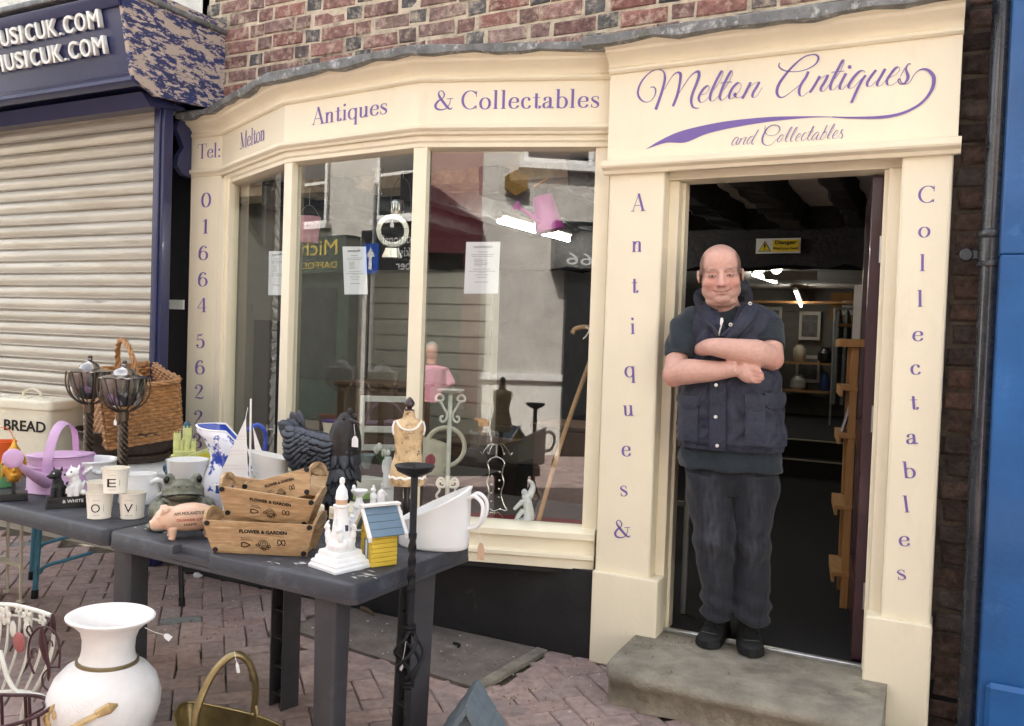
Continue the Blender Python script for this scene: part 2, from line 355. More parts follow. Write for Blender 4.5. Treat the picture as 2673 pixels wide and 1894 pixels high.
for r in range(34):
    z = .06+r*.0875
    for xx, L in (((.045+.054, 1), (.045+.124+.12, 0)) if r % 2 else ((.045+.1, 0), (.045+.29, 1))):
        mkobj('brick', rb.choice(sbh if L else sbs), bb, loc=(xx+2.0, -.212+rb.gauss(0, .004), z), rot=(R(90), rb.gauss(0, .02), 0))
for m_ in bs+bh: pass
# ---------------------------------------------------------------- antique shop front
sf = thing('shopfront', 'cream painted timber shopfront with angled bay window and purple lettering', 'shopfront', (0, 0, 0))
A_, B_, C_, D_ = (-4.03, 3.885), (-3.16, 3.475), (-2.255, 3.392), (-1.385, 3.665)
BAY = [A_, B_, C_, D_]
def off(path, o):
    P = [Vector(p) for p in path]; out = []
    for i in range(len(P)):
        ds = ([(P[i]-P[i-1]).normalized()] if i else [])+([(P[i+1]-P[i]).normalized()] if i < len(P)-1 else [])
        ns = [Vector((d.y, -d.x)) for d in ds]; m = sum(ns, Vector((0, 0))).normalized(); k = 1/m.dot(ns[0]); out.append((P[i].x+m.x*o*k, P[i].y+m.y*o*k))
    return out
def sw(name, path, prof, m=CREAM, par=sf, bevel=.002, smooth=30):
    return sweep(MB(), path, prof).obj(name, m, par, smooth=smooth, bevel=bevel, seg=1)
CORN = [(-.02, 2.672), (.012, 2.672), (.022, 2.680), (.022, 2.692), (.012, 2.698), (.018, 2.712), (.034, 2.730), (.058, 2.742), (.068, 2.748), (.072, 2.762), (.092, 2.770), (.108, 2.778), (.112, 2.792), (-.02, 2.792)]
LEDGE = [(-.02, 2.425), (.006, 2.425), (.012, 2.438), (.026, 2.446), (.030, 2.452), (.030, 2.468), (.004, 2.474), (-.02, 2.474)]
for i in range(3):
    p, q = BAY[i], BAY[i+1]
    sweep(MB(), [p, q], [(0, 2.46), (0, 2.69), (-.025, 2.69), (-.025, 2.46)]).obj('fascia_board', CREAM, sf, smooth=0)
PILL = [(-4.30, 3.885), (-4.03, 3.885)]
sw('cornice', PILL+BAY[1:3]+[(-1.372, 3.668)], CORN); sw('ledge_moulding', PILL+BAY[1:], LEDGE)
sweep(MB(), PILL, [(0, 2.46), (0, 2.69), (-.06, 2.69), (-.06, 2.46)]).obj('fascia_board', CREAM, sf, smooth=0)
# left pilaster
MB().box(-4.297, -4.035, 3.885, 3.97, 0, 2.44).obj('pilaster', CREAM, sf, smooth=0, bevel=.006)
MB().box(-4.315, -4.02, 3.865, 3.97, 0, .42).obj('plinth', CREAM, sf, smooth=0, bevel=.006)
# window frame of the bay
HEAD = [(-.012, 2.43), (-.012, 2.40), (-.022, 2.392), (-.022, 2.372), (-.075, 2.362), (-.12, 2.362), (-.12, 2.43)]
sw('window_head', BAY, HEAD)
sw('window_sill', BAY, [(-.10, .597), (-.03, .592), (.018, .575), (.018, .545), (-.004, .54), (-.004, .478), (.022, .474), (.022, .455), (.006, .45), (.006, .405), (-.10, .405)], CREAM2)
def post(x, y, dirv, wdt, dep, name, z0=.585, z1=2.40):
    d = Vector(dirv).normalized(); n = Vector((-d.y, d.x)); c = Vector((x, y))
    ps = [c-n*wdt/2, c+n*wdt/2, c+n*wdt/2+d*dep*.55, c+n*(wdt/2-.016)+d*dep*.55, c+n*(wdt/2-.016)+d*dep, c-n*(wdt/2-.016)+d*dep, c-n*(wdt/2-.016)+d*dep*.55, c-n*wdt/2+d*dep*.55]
    MB().prism([(p.x, p.y, z0) for p in ps], (0, 0, z1-z0)).obj(name, CREAM2, sf, smooth=0, bevel=.003)
ib = off(BAY, -.030)
post(ib[1][0], ib[1][1], (.25, 1), .072, .075, 'mullion'); post(ib[2][0], ib[2][1], (-.1, 1), .072, .075, 'mullion')
post(-4.0, 3.86, (.35, 1), .075, .09, 'window_jamb'); post(-3.955, 3.862, (.35, 1), .05, .075, 'window_jamb'); post(-1.425, 3.69, (-.2, 1), .07, .085, 'window_jamb')
gp = off(BAY, -.072)
for i in range(3):
    p, q = gp[i], gp[i+1]; MB().quad((*p, .59), (*q, .59), (*q, 2.37), (*p, 2.37)).obj('glass_pane', GLASS, sf, smooth=0)
MB().box(-4.02, -1.36, 3.63, 3.70, 0, .41).obj('stallriser', BLACKP, sf, smooth=0)
sweep(MB(), BAY, [(-.01, .403), (-.3, .403), (-.3, .38), (-.01, .38)]).obj('bay_soffit', BLACKP, sf, smooth=0)
# door surround
MB().box(-1.365, -1.105, 3.62, 3.80, .415, 2.245).obj('pilaster', CREAM, sf, smooth=0, bevel=.012)
MB().box(-.158, .022, 3.62, 3.80, .415, 2.245).obj('pilaster', CREAM, sf, smooth=0, bevel=.012)
MB().box(-1.368, -1.058, 3.598, 3.80, 0, .425).obj('plinth', CREAM, sf, smooth=0, bevel=.008)
MB().box(-.212, .028, 3.598, 3.80, 0, .425).obj('plinth', CREAM, sf, smooth=0, bevel=.008)
DOORP = [(-1.372, 3.60), (.035, 3.60)]
MB().box(-1.37, .033, 3.60, 3.82, 2.27, 2.69).obj('fascia_board', CREAM, sf, smooth=0, bevel=.003)
sw('cornice', DOORP, CORN)
sw('ledge_moulding', [(-1.385, 3.60), (.045, 3.60)], [(-.02, 2.225), (.004, 2.225), (.012, 2.240), (.035, 2.250), (.040, 2.258), (.040, 2.282), (.004, 2.288), (-.02, 2.288)])
MB().box(-1.105, -1.06, 3.70, 3.80, .17, 2.20).obj('door_jamb', CREAM, sf, smooth=0, bevel=.004)
MB().box(-1.06, -1.045, 3.755, 3.82, .17, 2.20).obj('door_stop', CREAM, sf, smooth=0, bevel=.003)
MB().box(-.205, -.158, 3.68, 3.80, .17, 2.20).obj('door_jamb', CREAM, sf, smooth=0, bevel=.004)
MB().box(-.222, -.205, 3.70, 3.765, .17, 2.20).obj('door_stop', CREAM, sf, smooth=0, bevel=.003)
MB().box(-1.105, -.158, 3.69, 3.82, 2.202, 2.27).obj('door_head', CREAM, sf, smooth=0, bevel=.004)
# lead flashing, lapped sheets dressed over the cornice and up the wall
def lead(path, zt, yb, nseg, name='lead_flashing'):
    pts = []
    for i in range(len(path)-1):
        for k in range(nseg): pts.append(lerp(Vector(path[i]), Vector(path[i+1]), k/nseg))
    pts.append(Vector(path[-1])); rings = []
    for i, p in enumerate(pts):
        j = lambda a: a*wob((p.x*3, i*.7, 0), 1.9)
        dn = .030+j(.008)
        rings.append([(p.x, p.y+.006, zt-dn), (p.x+.002, p.y-.010+j(.004), zt-dn+.002), (p.x, p.y-.014+j(.003), zt+.006), (p.x, p.y+.01, zt+.018+j(.003)),
                      (p.x, lerp(p.y, yb, .6), zt+.05+j(.006)), (p.x, yb-.02, zt+.085+j(.01)), (p.x, yb-.018, zt+.13+j(.02)), (p.x, yb+.01, zt+.13), (p.x, yb+.01, zt)])
    return MB().loft(rings).obj(name, LEAD, sf, smooth=50)
cp = off(PILL+BAY[1:3]+[(-1.40, 3.66)], .118)
lead(cp, 2.795, 3.95, 9); lead([(-1.46, 3.475), (.05, 3.475)], 2.797, 3.95, 14)
# ---------------------------------------------------------------- door step
st = thing('door_step', 'worn sandstone step with rounded nosing under the open doorway', 'step', (-.62, 3.45, 0))
mb = MB(); prof = []
for x in np.linspace(-.53, .50, 34):
    e = min((x+.53)/.05, (.50-x)/.05, 1); rr = .05*(1-math.sqrt(max(0, 1-(1-e)**2)))
    y0 = -.27+rr+.012*wob((x, 0, 3), 3)+(.02 if x < -.4 else 0); wv = -.008*math.exp(-((x+.05)/.3)**2)+.004*wob((x, 1, 0), 4)
    prof.append([(x, .30, 0), (x, y0+.035, 0), (x, y0+.03, .085), (x, y0+.012, .10), (x, y0, .118), (x, y0+.002, .142+wv), (x, y0+.018, .160+wv), (x, y0+.06, .166+wv), (x, 0, .168+wv*.8), (x, .30, .168)])
mb.loft(prof).obj('tread', STONE, st, smooth=50)
ALU = mat('scratched_aluminium', srgb(200, 202, 204), .3, metal=.9, var=.1, vscale=40)
MB().box(-.44, .408, .262, .288, .165, .184).obj('threshold_bar', ALU, st, bevel=.005)
# ---------------------------------------------------------------- drainpipe
dp = thing('drainpipe', 'glossy black cast iron drainpipe between the cream pilaster and blue wall', 'drainpipe', (.165, 3.625, 0))
MB().lathe([(.041, .06), (.041, 1.86), (.041, 4.2)], 28).obj('pipe', IRON, dp)
MB().lathe([(.042, 1.80), (.052, 1.802), (.054, 1.812), (.048, 1.82), (.048, 1.905), (.053, 1.912), (.055, 1.925), (.051, 1.935), (.042, 1.94)], 28).obj('collar', IRON, dp)
MB().box(-.095, -.03, .015, .05, 1.83, 1.865).cyl((-.085, .0, 1.848), (-.085, .06, 1.848), .024, n=16).obj('fixing_ear', IRON, dp, bevel=.004)
MB().lathe([(.042, .02), (.046, .022), (.047, .06), (.042, .065)], 28).obj('shoe', IRON, dp)
# ---------------------------------------------------------------- blue shop to the right
bl = thing('blue_shopfront', 'glossy blue painted timber shopfront corner beside the black drainpipe', 'shopfront', (.185, 3.47, 0))
MB().box(0, 1.6, 0, .35, 0, 1.83).obj('panel', BLUEP, bl, smooth=0, bevel=.006); MB().box(-.002, 1.6, .002, .35, 1.832, 4.5).obj('panel', BLUEP, bl, smooth=0, bevel=.006)
MB().prism([(.02, -.03, 0), (1.6, -.03, 0), (1.6, -.03, .30), (.02, -.03, .30)], (0, .032, 0)).obj('plinth_block', BLUEP, bl, smooth=0, bevel=.018, seg=1)
# ---------------------------------------------------------------- music shop to the left
ms = thing('music_shopfront', 'navy shopfront with closed roller shutter and peeling sign box', 'shopfront', (-4.3, 3.7, 0))
mo = Vector((-4.3, 3.7, 0))
SHUT = mat('galvanised_shutter', srgb(198, 193, 180), .42, metal=.3, var=.12, vscale=5, bump=.15, bscale=200, stretch=(.25, 1, 3),
           dirt=[(srgb(160, 144, 120), .50, .78, 3.0), (srgb(88, 80, 68), .62, .8, 4), (srgb(60, 54, 46), .70, .78, 9)])
PITCH = .0835; mb = MB()
pr = [(.0, 0), (-.010, .004), (-.012, .010), (-.006, .015), (-.008, .022), (-.013, .036), (-.015, .048), (-.013, .062), (-.006, .075), (0, .0815)]
mb.loft([[(x, y, z) for y, z in pr]+[(x, .006, .0815), (x, .006, 0)] for x in (-2.6, -.02)])
sme = mb.mesh('shutter_slat'); sme.materials.append(SHUT); sme.polygons.foreach_set('use_smooth', [True]*len(sme.polygons)); sme.set_sharp_from_angle(angle=R(60))
rs = random.Random(2)
for i in range(33): mkobj('shutter_slat', sme, ms, loc=(0, .02+rs.gauss(0, .0012), .05+i*PITCH), rot=(rs.gauss(0, .01), 0, rs.gauss(0, .0012)))
MB().box(-2.6, 0, .03, .06, 0, .05).obj('shutter_foot', SHUT, ms, smooth=0)
MB().box(-.005, .085, -.10, -.03, 0, 2.86).box(.02, .06, -.112, -.10, 0, 2.86).obj('post', NAVY, ms, smooth=0, bevel=.006)
MB().box(-.4, .1, .232, .245, 0, 3).obj('recess_shade_panel', mat('dark_recess', srgb(18, 18, 26), .7), ms, smooth=0)  # near-black sheet behind the gap, the recess's shade painted in
WPL = mat('white_metal_strip', srgb(226, 226, 220), .5, var=.06, dirt=(srgb(60, 50, 44), .72, .76, 50))
MB().box(-.16, .012, .145, .15, 1.585, 1.645).obj('bracket', WPL, ms, smooth=0)
mb = MB(); sc = [(0.0, 2.76), (.05, 2.76), (.06, 2.70), (.045, 2.66), (.03, 2.60), (.05, 2.54), (.055, 2.48), (.03, 2.43), (.0, 2.42)]
mb.prism([(-.02, .17-.0-a*2, z) for a, z in sc], (.04, 0, 0)).obj('console_bracket', NAVY, ms, smooth=0)
# sign box: canted front, side cheek with peeling paint
def sidepts(X, l): return [at(x, y, X=X)-mo for x, y in l]
X0 = -4.09
ck = sidepts(X0, [(345, 180), (352, 205), (408, 250), (548, 276), (561, 48), (440, -3), (318, -8)])
ck[3].y = ck[4].y = .25
MB().prism([(X0+4.3, p.y, p.z) for p in ck], (-.03, 0, 0)).obj('side_cheek', PEEL, ms, smooth=0)
yb, zb, yt, zt = ck[1].y, ck[1].z, ck[6].y, ck[6].z
FB = lambda s: (lerp(yb, yt, s), lerp(zb, zt, s))
mb = MB(); xr = X0+4.3-.031
mb.prism([(-2.6, yb+.01, zb), (-2.6, yt, zt+.02), (-2.6, .25, zt+.03), (-2.6, .25, zb)], (2.6+xr, 0, 0)).obj('sign_box', NAVY, ms, smooth=0, bevel=.004)
mb = MB(); mp = [(yb+.03, zb-.03), (yb-.005, zb-.022), (yb-.022, zb-.01), (yb-.022, zb+.01), (yb-.006, zb+.02), (yb-.012, zb+.034), (yb+.005, zb+.045), (yb+.04, zb+.03)]
mb.loft([[(x, y, z) for y, z in mp] for x in (-2.6, xr+.03)]).obj('lower_moulding', NAVY, ms, smooth=40)
mb = MB(); ex = lambda s, o: (FB(s)[0]-o, FB(s)[1])
mb.loft([[(x, *ex(.93, .0)), (x, *ex(.90, .012)), (x, *ex(.97, .03)), (x, *ex(1.04, .03)), (x, *ex(1.06, -.02))] for x in (-2.6, xr+.02)]).obj('upper_moulding', NAVY, ms, smooth=40)
MB().prism([(-2.6, ck[2].y-.03, zb-.03), (-2.6, .02, ck[3].z-.035), (-2.6, .02, 2.80), (-2.6, -.02, 2.80), (-2.6, ck[2].y+.04, zb-.10)], (2.72, 0, 0)).obj('soffit_board', NAVY, ms, smooth=0)
MB().box(-2.6, 0, -.02, .06, 2.79, 2.86).obj('shutter_box', SHUT, ms, smooth=0)
MB().box(-2.6, xr+.05, yt-.05, .25, zt+.04, zt+.075).obj('lead_coping', LEAD, ms, smooth=0, bevel=.01)
MB().box(-3, .06, .25, .3, 2.3, 6).obj('upper_wall', mat('flaky_white_render', srgb(225, 222, 212), .9, var=.1, vscale=8, bump=2, bscale=20, dirt=(srgb(150, 140, 124), .62, .7, 7)), ms, smooth=0)
# ================================================================ lettering
def ribbon(mb, pts, wf, o, ux, uy, nrm, lift):
    """flat stroke of varying width: pts 2D, wf(i, dirx, diry, t) -> width"""
    P = [Vector(p) for p in pts]; n = len(P); Lr = []; Rr = []
    for i in range(n):
        d = (P[min(i+1, n-1)]-P[max(i-1, 0)]); d = d.normalized() if d.length > 1e-9 else Vector((1, 0))
        w = wf(i, d.x, d.y, i/(n-1))/2; q = Vector((-d.y, d.x)); Lr.append(P[i]+q*w); Rr.append(P[i]-q*w)
    mp = lambda p: o+ux*p.x+uy*p.y+nrm*lift
    k = len(mb.v); mb.v += [tuple(mp(p)) for p in Lr]+[tuple(mp(p)) for p in Rr]
    for i in range(n-1): mb.f.append((k+i, k+i+1, k+n+i+1, k+n+i))
T_, t_ = .125, .034
def arc(cx, cy, rx, ry, a0, a1, n=18): return [(cx+rx*math.cos(R(lerp(a0, a1, i/n))), cy+ry*math.sin(R(lerp(a0, a1, i/n)))) for i in range(n+1)]
def c2(*p): return [(q.x, q.y) for q in crom([(a, b, 0) for a, b in p], 6)]
STEM = lambda x, y0, y1: ('f', [(x, y0), (x, y1)], T_)
HAIR = lambda *p: ('f', list(p), t_)
def SER(x0, x1, y=0.0): return ('f', [(x0, y+t_/2), (x1, y+t_/2)], t_)
def DOT(x, y, r=.075): return ('d', (x, y), r)
X = .60
G = {
 'A': (.74, [HAIR((.06, 0), (.36, 1)), ('f', [(.345, 1.0), (.64, 0)], T_), HAIR((.15, .33), (.53, .33)), SER(-.04, .17), SER(.5, .78)]),
 'M': (1.0, [HAIR((.14, 0), (.14, 1)), ('f', [(.13, 1), (.47, .02)], T_), HAIR((.48, 0), (.82, 1)), STEM(.84, 0, 1), SER(.02, .26), SER(.72, .97), SER(.02, .16, .966), SER(.8, .97, .966)]),
 'T': (.78, [STEM(.38, 0, 1), SER(.24, .52), HAIR((.03, .983), (.73, .983)), HAIR((.03, 1), (.03, .74)), HAIR((.73, 1), (.73, .74))]),
 'C': (.82, [('v', arc(.44, .5, .38, .49, 42, 318, 30)), HAIR((.73, .98), (.73, .66)), HAIR((.73, .02), (.735, .2))]),
 'n': (.60, [STEM(.13, 0, X), SER(.02, .13, X-.034), SER(.02, .25), ('v', c2((.15, .42), (.24, .55), (.34, .59), (.43, .52), (.445, .38))), STEM(.445, 0, .42), SER(.34, .56)]),
 'm': (.9, []),
 't': (.40, [STEM(.18, .12, .80), HAIR((.02, X-.02), (.35, X-.02)), ('v', c2((.18, .15), (.19, .04), (.26, .01), (.33, .04), (.36, .14)))]),
 'i': (.32, [STEM(.15, 0, X), SER(.03, .15, X-.034), SER(.03, .27), DOT(.15, .86)]),
 'l': (.32, [STEM(.15, 0, 1), SER(.03, .15, .966), SER(.03, .27)]),
 'q': (.60, [('v', arc(.27, .295, .22, .30, 20, 340, 24)), STEM(.47, -.32, X), ('f', [(.36, -.32), (.58, -.32)], t_)]),
 'u': (.62, [STEM(.13, .14, X), SER(.02, .13, X-.034), ('v', c2((.13, .2), (.15, .06), (.25, .01), (.36, .06), (.44, .18))), STEM(.45, 0, X), SER(.34, .45, X-.034), SER(.45, .57)]),
 'e': (.54, [('v', c2((.46, .35), (.43, .52), (.28, .595), (.13, .5), (.07, .3), (.12, .1), (.27, .015), (.40, .06), (.48, .17))), HAIR((.08, .335), (.475, .335))]),
 's': (.46, [('w', c2((.37, .45), (.33, .55), (.22, .59), (.1, .53), (.09, .43), (.2, .33), (.32, .25), (.37, .14), (.32, .05), (.2, .01), (.1, .05), (.06, .16)), [.03, .03, .035, .06, .1, .13, .13, .1, .06, .035, .03, .03]), HAIR((.37, .42), (.37, .58)), HAIR((.06, .2), (.06, .02))]),
 'o': (.58, [('v', arc(.28, .30, .225, .30, 0, 360, 28))]),
 'c': (.50, [('v', c2((.41, .46), (.36, .56), (.26, .595), (.12, .5), (.07, .3), (.12, .1), (.26, .01), (.38, .05), (.45, .16))), DOT(.39, .47, .06)]),
 'a': (.56, [('v', c2((.1, .45), (.14, .55), (.26, .595), (.36, .55), (.385, .42))), STEM(.385, .1, .45), ('v', c2((.385, .36), (.24, .32), (.1, .25), (.07, .13), (.13, .03), (.24, .03), (.36, .14))), ('v', c2((.385, .14), (.4, .04), (.46, .015), (.54, .06))), DOT(.12, .44, .05)]),
 'b': (.60, [STEM(.13, 0, 1), SER(.01, .13, .966), ('v', arc(.31, .295, .22, .295, 155, -155, 24))]),
 ':': (.3, [DOT(.15, .5, .08), DOT(.15, .06, .08)]),
 '&': (.92, [('w', c2((.80, .55), (.76, .3), (.58, .06), (.36, .0), (.14, .06), (.07, .24), (.2, .45), (.42, .6), (.5, .78), (.42, .95), (.3, .98), (.22, .86), (.27, .68), (.45, .4), (.66, .12), (.80, .02), (.90, .1)), [.03, .035, .05, .07, .11, .13, .1, .05, .07, .05, .035, .07, .12, .13, .12, .07, .035]), HAIR((.62, .56), (.94, .56))]),
 '0': (.6, [('v', arc(.28, .5, .22, .5, 0, 360, 30))]),
 '1': (.42, [STEM(.22, 0, 1), SER(.08, .36), HAIR((.06, .84), (.22, .98))]),
 '2': (.6, [('w', c2((.1, .76), (.12, .92), (.26, .99), (.42, .92), (.45, .74), (.34, .5), (.16, .26), (.06, .06)), [.05, .05, .05, .1, .125, .09, .04, .035]), ('w', c2((.06, .07), (.2, .09), (.36, .04), (.47, .06), (.5, .2)), [.03, .09, .1, .05, .03]), DOT(.13, .78, .075)]),
 '3': (.58, [('w', c2((.1, .82), (.16, .96), (.28, .99), (.4, .9), (.41, .72), (.32, .57), (.22, .54)), [.04, .04, .05, .11, .12, .06, .034]), ('w', c2((.22, .54), (.38, .48), (.46, .3), (.42, .1), (.27, .01), (.12, .05), (.07, .2)), [.034, .06, .125, .11, .05, .04, .04]), DOT(.12, .8, .07), DOT(.1, .2, .07)]),
 '4': (.62, [STEM(.38, 0, 1), HAIR((.02, .3), (.54, .3)), HAIR((.02, .3), (.37, .99)), SER(.26, .52)]),
 '5': (.58, [HAIR((.12, .54), (.14, .97)), ('w', c2((.14, .95), (.28, .9), (.42, 1.0)), [.06, .1, .03]), ('w', c2((.12, .54), (.25, .62), (.39, .56), (.45, .34), (.4, .1), (.26, .01), (.12, .05), (.07, .18)), [.034, .045, .09, .125, .11, .05, .04, .05]), DOT(.1, .19, .07)]),
 '6': (.6, [('v', arc(.28, .31, .215, .31, 0, 360, 28)), ('w', c2((.07, .34), (.08, .6), (.16, .85), (.28, .97), (.42, .96)), [.12, .125, .11, .06, .03]), DOT(.42, .87, .06)]),
}
def glyph(ch, o, ux, uy, nrm, m, parent, name='letter'):
    mb = MB(); lift = .0015
    for k, s in enumerate(G[ch][1]):
        lf = lift+k*.0003
        if s[0] == 'd':
            a = arc(s[1][0], s[1][1], s[2], s[2], 0, 360, 14)[:-1]; i0 = len(mb.v); mb.v += [tuple(o+ux*p[0]+uy*p[1]+nrm*lf) for p in a]; mb.f.append(tuple(range(i0, i0+len(a))))
        elif s[0] == 'f': ribbon(mb, s[1], lambda i, dx, dy, t, w=s[2]: w, o, ux, uy, nrm, lf)
        elif s[0] == 'v': ribbon(mb, s[1], lambda i, dx, dy, t: t_+(T_-t_)*abs(dy)**1.7, o, ux, uy, nrm, lf)
        else:
            tab = [(j/(len(s[2])-1), w) for j, w in enumerate(s[2])]; ribbon(mb, s[1], lambda i, dx, dy, t, tb=tab: interp(tb, t), o, ux, uy, nrm, lf)
    return mb.obj(name, m, parent, smooth=0)
def word_px(txt, a, b, hpx, pl, sx=1.0, m=None, parent=None, track=0.0):
    """serif word whose baseline runs from pixel a to pixel b on plane pl=(point, normal, along)"""
    p0 = plane_at(*a, pl[0], pl[1]); p1 = plane_at(*b, pl[0], pl[1]); ux = (p1-p0); Lw = ux.length; ux.normalize(); uy = Vector((0, 0, 1)); uy = (uy-ux*uy.dot(ux)).normalized()
    mid = (p0+p1)/2; hgt = hpx*mpp(mid); tot = sum(G[c][0]+track for c in txt)-track; k = Lw/tot
    x = 0
    for c in txt:
        glyph(c, p0+ux*(x*k), ux*k, uy*hgt, pl[1], m or PURP, parent or sf); x += G[c][0]+track
def pl_of(p, q):
    d = Vector((q[0]-p[0], q[1]-p[1], 0)).normalized(); n = Vector((d.y, -d.x, 0)); return (Vector((p[0], p[1], 2)), n, d)
def full(r, sc, ox, oy): return (ox+r[0]/sc, oy+r[1]/sc)
PA, PB, PC = pl_of(A_, B_), pl_of(B_, C_), pl_of(C_, D_)
PD = (Vector((0, 3.60, 2)), Vector((0, -1, 0)), Vector((1, 0, 0))); PP = (Vector((0, 3.62, 1)), Vector((0, -1, 0)), Vector((1, 0, 0))); PL_ = (Vector((0, 3.885, 1)), Vector((0, -1, 0)), Vector((1, 0, 0)))
F1 = lambda x, y: full((x, y), 2.538, 0, 0); F2 = lambda x, y: full((x, y), 2.538, 800, 0)
word_px('Tel:', F1(1310, 1052), F1(1465, 1038), 38, PL_); word_px('Melton', F1(1592, 990), F1(1755, 925), 44, PA)
word_px('Antiques', F2(40, 828), F2(540, 752), 46, PB, track=.03); word_px('&', F2(845, 728), F2(970, 724), 50, PC); word_px('Collectables', F2(1025, 724), F2(1945, 712), 49, PC, track=.06)
def column(txt, pts, hpx, wpx, pl):
    for c, (x, y) in zip(txt, pts):
        w = wpx*G[c][0]; word_px(c, (x-w/2, y+.03*w), (x+w/2, y), hpx, pl)
D1 = 1.1662
NUM = [(462, 463), (460, 522), (456, 581), (455, 640), (454, 698), (450, 778), (449, 837), (447, 892), (446, 950), (444, 1002)]
column('0166456223', [(x*D1, y*D1) for x, y in NUM], 37, 46, PL_)
ANT = [(1429, 472), (1426, 563), (1421, 655), (1417, 747), (1411, 843), (1408, 930), (1403, 1021), (1398, 1110), (1394, 1202)]
column('Antiques&', [(x*D1, y*D1) for x, y in ANT], 46, 47, PP)
CLL = [(2074, 453), (2069, 530), (2065, 606), (2060, 686), (2055, 763), (2050, 838), (2047, 916), (2042, 993), (2037, 1069), (2031, 1146), (2026, 1222), (2020, 1297)]
column('Collectables', [(x*D1, y*D1) for x, y in CLL], 44, 56, PP)
# script sign lettering, pen strokes laid on the fascia board
def script(strokes, sc, ox, oy, wmin, wmax, name):
    pl = PD; o = Vector((0, 3.60, 0)); ux, uy, n = Vector((1, 0, 0)), Vector((0, 0, 1)), Vector((0, -1, 0))
    for k, s in enumerate(strokes):
        ws = None
        if isinstance(s, tuple): s, ws = s
        P = []
        for x, y in s:
            q = plane_at(ox+x/sc, oy+y/sc, pl[0], pl[1]); P.append((q.x, q.z, 0))
        C = [(q.x, q.y) for q in crom(P, 7)]
        mm = mpp(Vector((C[0][0], 3.6, 2.5)))/sc
        if ws: tab = [(j/(len(ws)-1), w*mm) for j, w in enumerate(ws)]; wf = lambda i, dx, dy, t, tb=tab: interp(tb, t)
        else: wf = lambda i, dx, dy, t: (wmin+(wmax-wmin)*max(0, min(1, (-dy*.9-dx*.35)))**1.0)*mm
        mb = MB(); ribbon(mb, C, wf, o, ux, uy, n, .0015+(k % 9)*.0003); mb.obj(name, PURP, sf, smooth=0)
script([
 ([(315, 705), (370, 700), (405, 750), (385, 850), (310, 940), (220, 955), (135, 895), (100, 790), (150, 630), (260, 490), (380, 412), (470, 402), (540, 440), (562, 540), (545, 650), (510, 780), (460, 930), (405, 1085)], [14, 18, 24, 16, 10, 16, 36, 38, 32, 22, 16, 16, 26, 44, 44, 46, 48, 52]),
 ([(555, 745), (610, 640), (690, 515), (770, 452), (825, 470), (828, 560), (805, 700), (770, 850), (700, 1030)], [8, 10, 14, 26, 46, 46, 42, 46, 44]),
 ([(800, 815), (870, 700), (980, 540), (1070, 455), (1135, 440), (1145, 510), (1100, 650), (1040, 800), (1012, 930), (1035, 1030), (1085, 1060), (1145, 1060)], [8, 12, 16, 24, 50, 52, 46, 46, 44, 34, 18, 10]),
 [(1185, 835), (1260, 810), (1315, 740), (1320, 690), (1290, 680), (1225, 730), (1165, 820), (1140, 900), (1165, 955), (1205, 965), (1260, 925), (1315, 870)],
 [(1395, 755), (1480, 640), (1550, 500), (1560, 445), (1535, 432), (1480, 520), (1400, 680), (1345, 820), (1335, 910), (1365, 940), (1410, 925), (1480, 850)],
 [(1560, 755), (1640, 650), (1710, 510), (1720, 440), (1695, 432), (1640, 520), (1570, 660), (1520, 790), (1500, 880), (1530, 925), (1570, 915), (1640, 840)],
 ([(1515, 635), (1600, 622), (1710, 615)], [14, 14, 12]),
 [(1780, 830), (1840, 760), (1868, 680), (1845, 632), (1795, 640), (1720, 720), (1670, 820), (1665, 890), (1700, 905), (1760, 870), (1790, 820), (1770, 810), (1755, 840), (1790, 880), (1850, 875), (1880, 850)],
 [(2030, 620), (1980, 720), (1930, 820), (1885, 900)], [(1925, 810), (2000, 710), (2090, 640), (2170, 615), (2130, 700), (2070, 800), (2060, 860), (2090, 880), (2150, 830), (2225, 710)],
], 6.549, 1650, 120, 8, 46, 'script_letter')
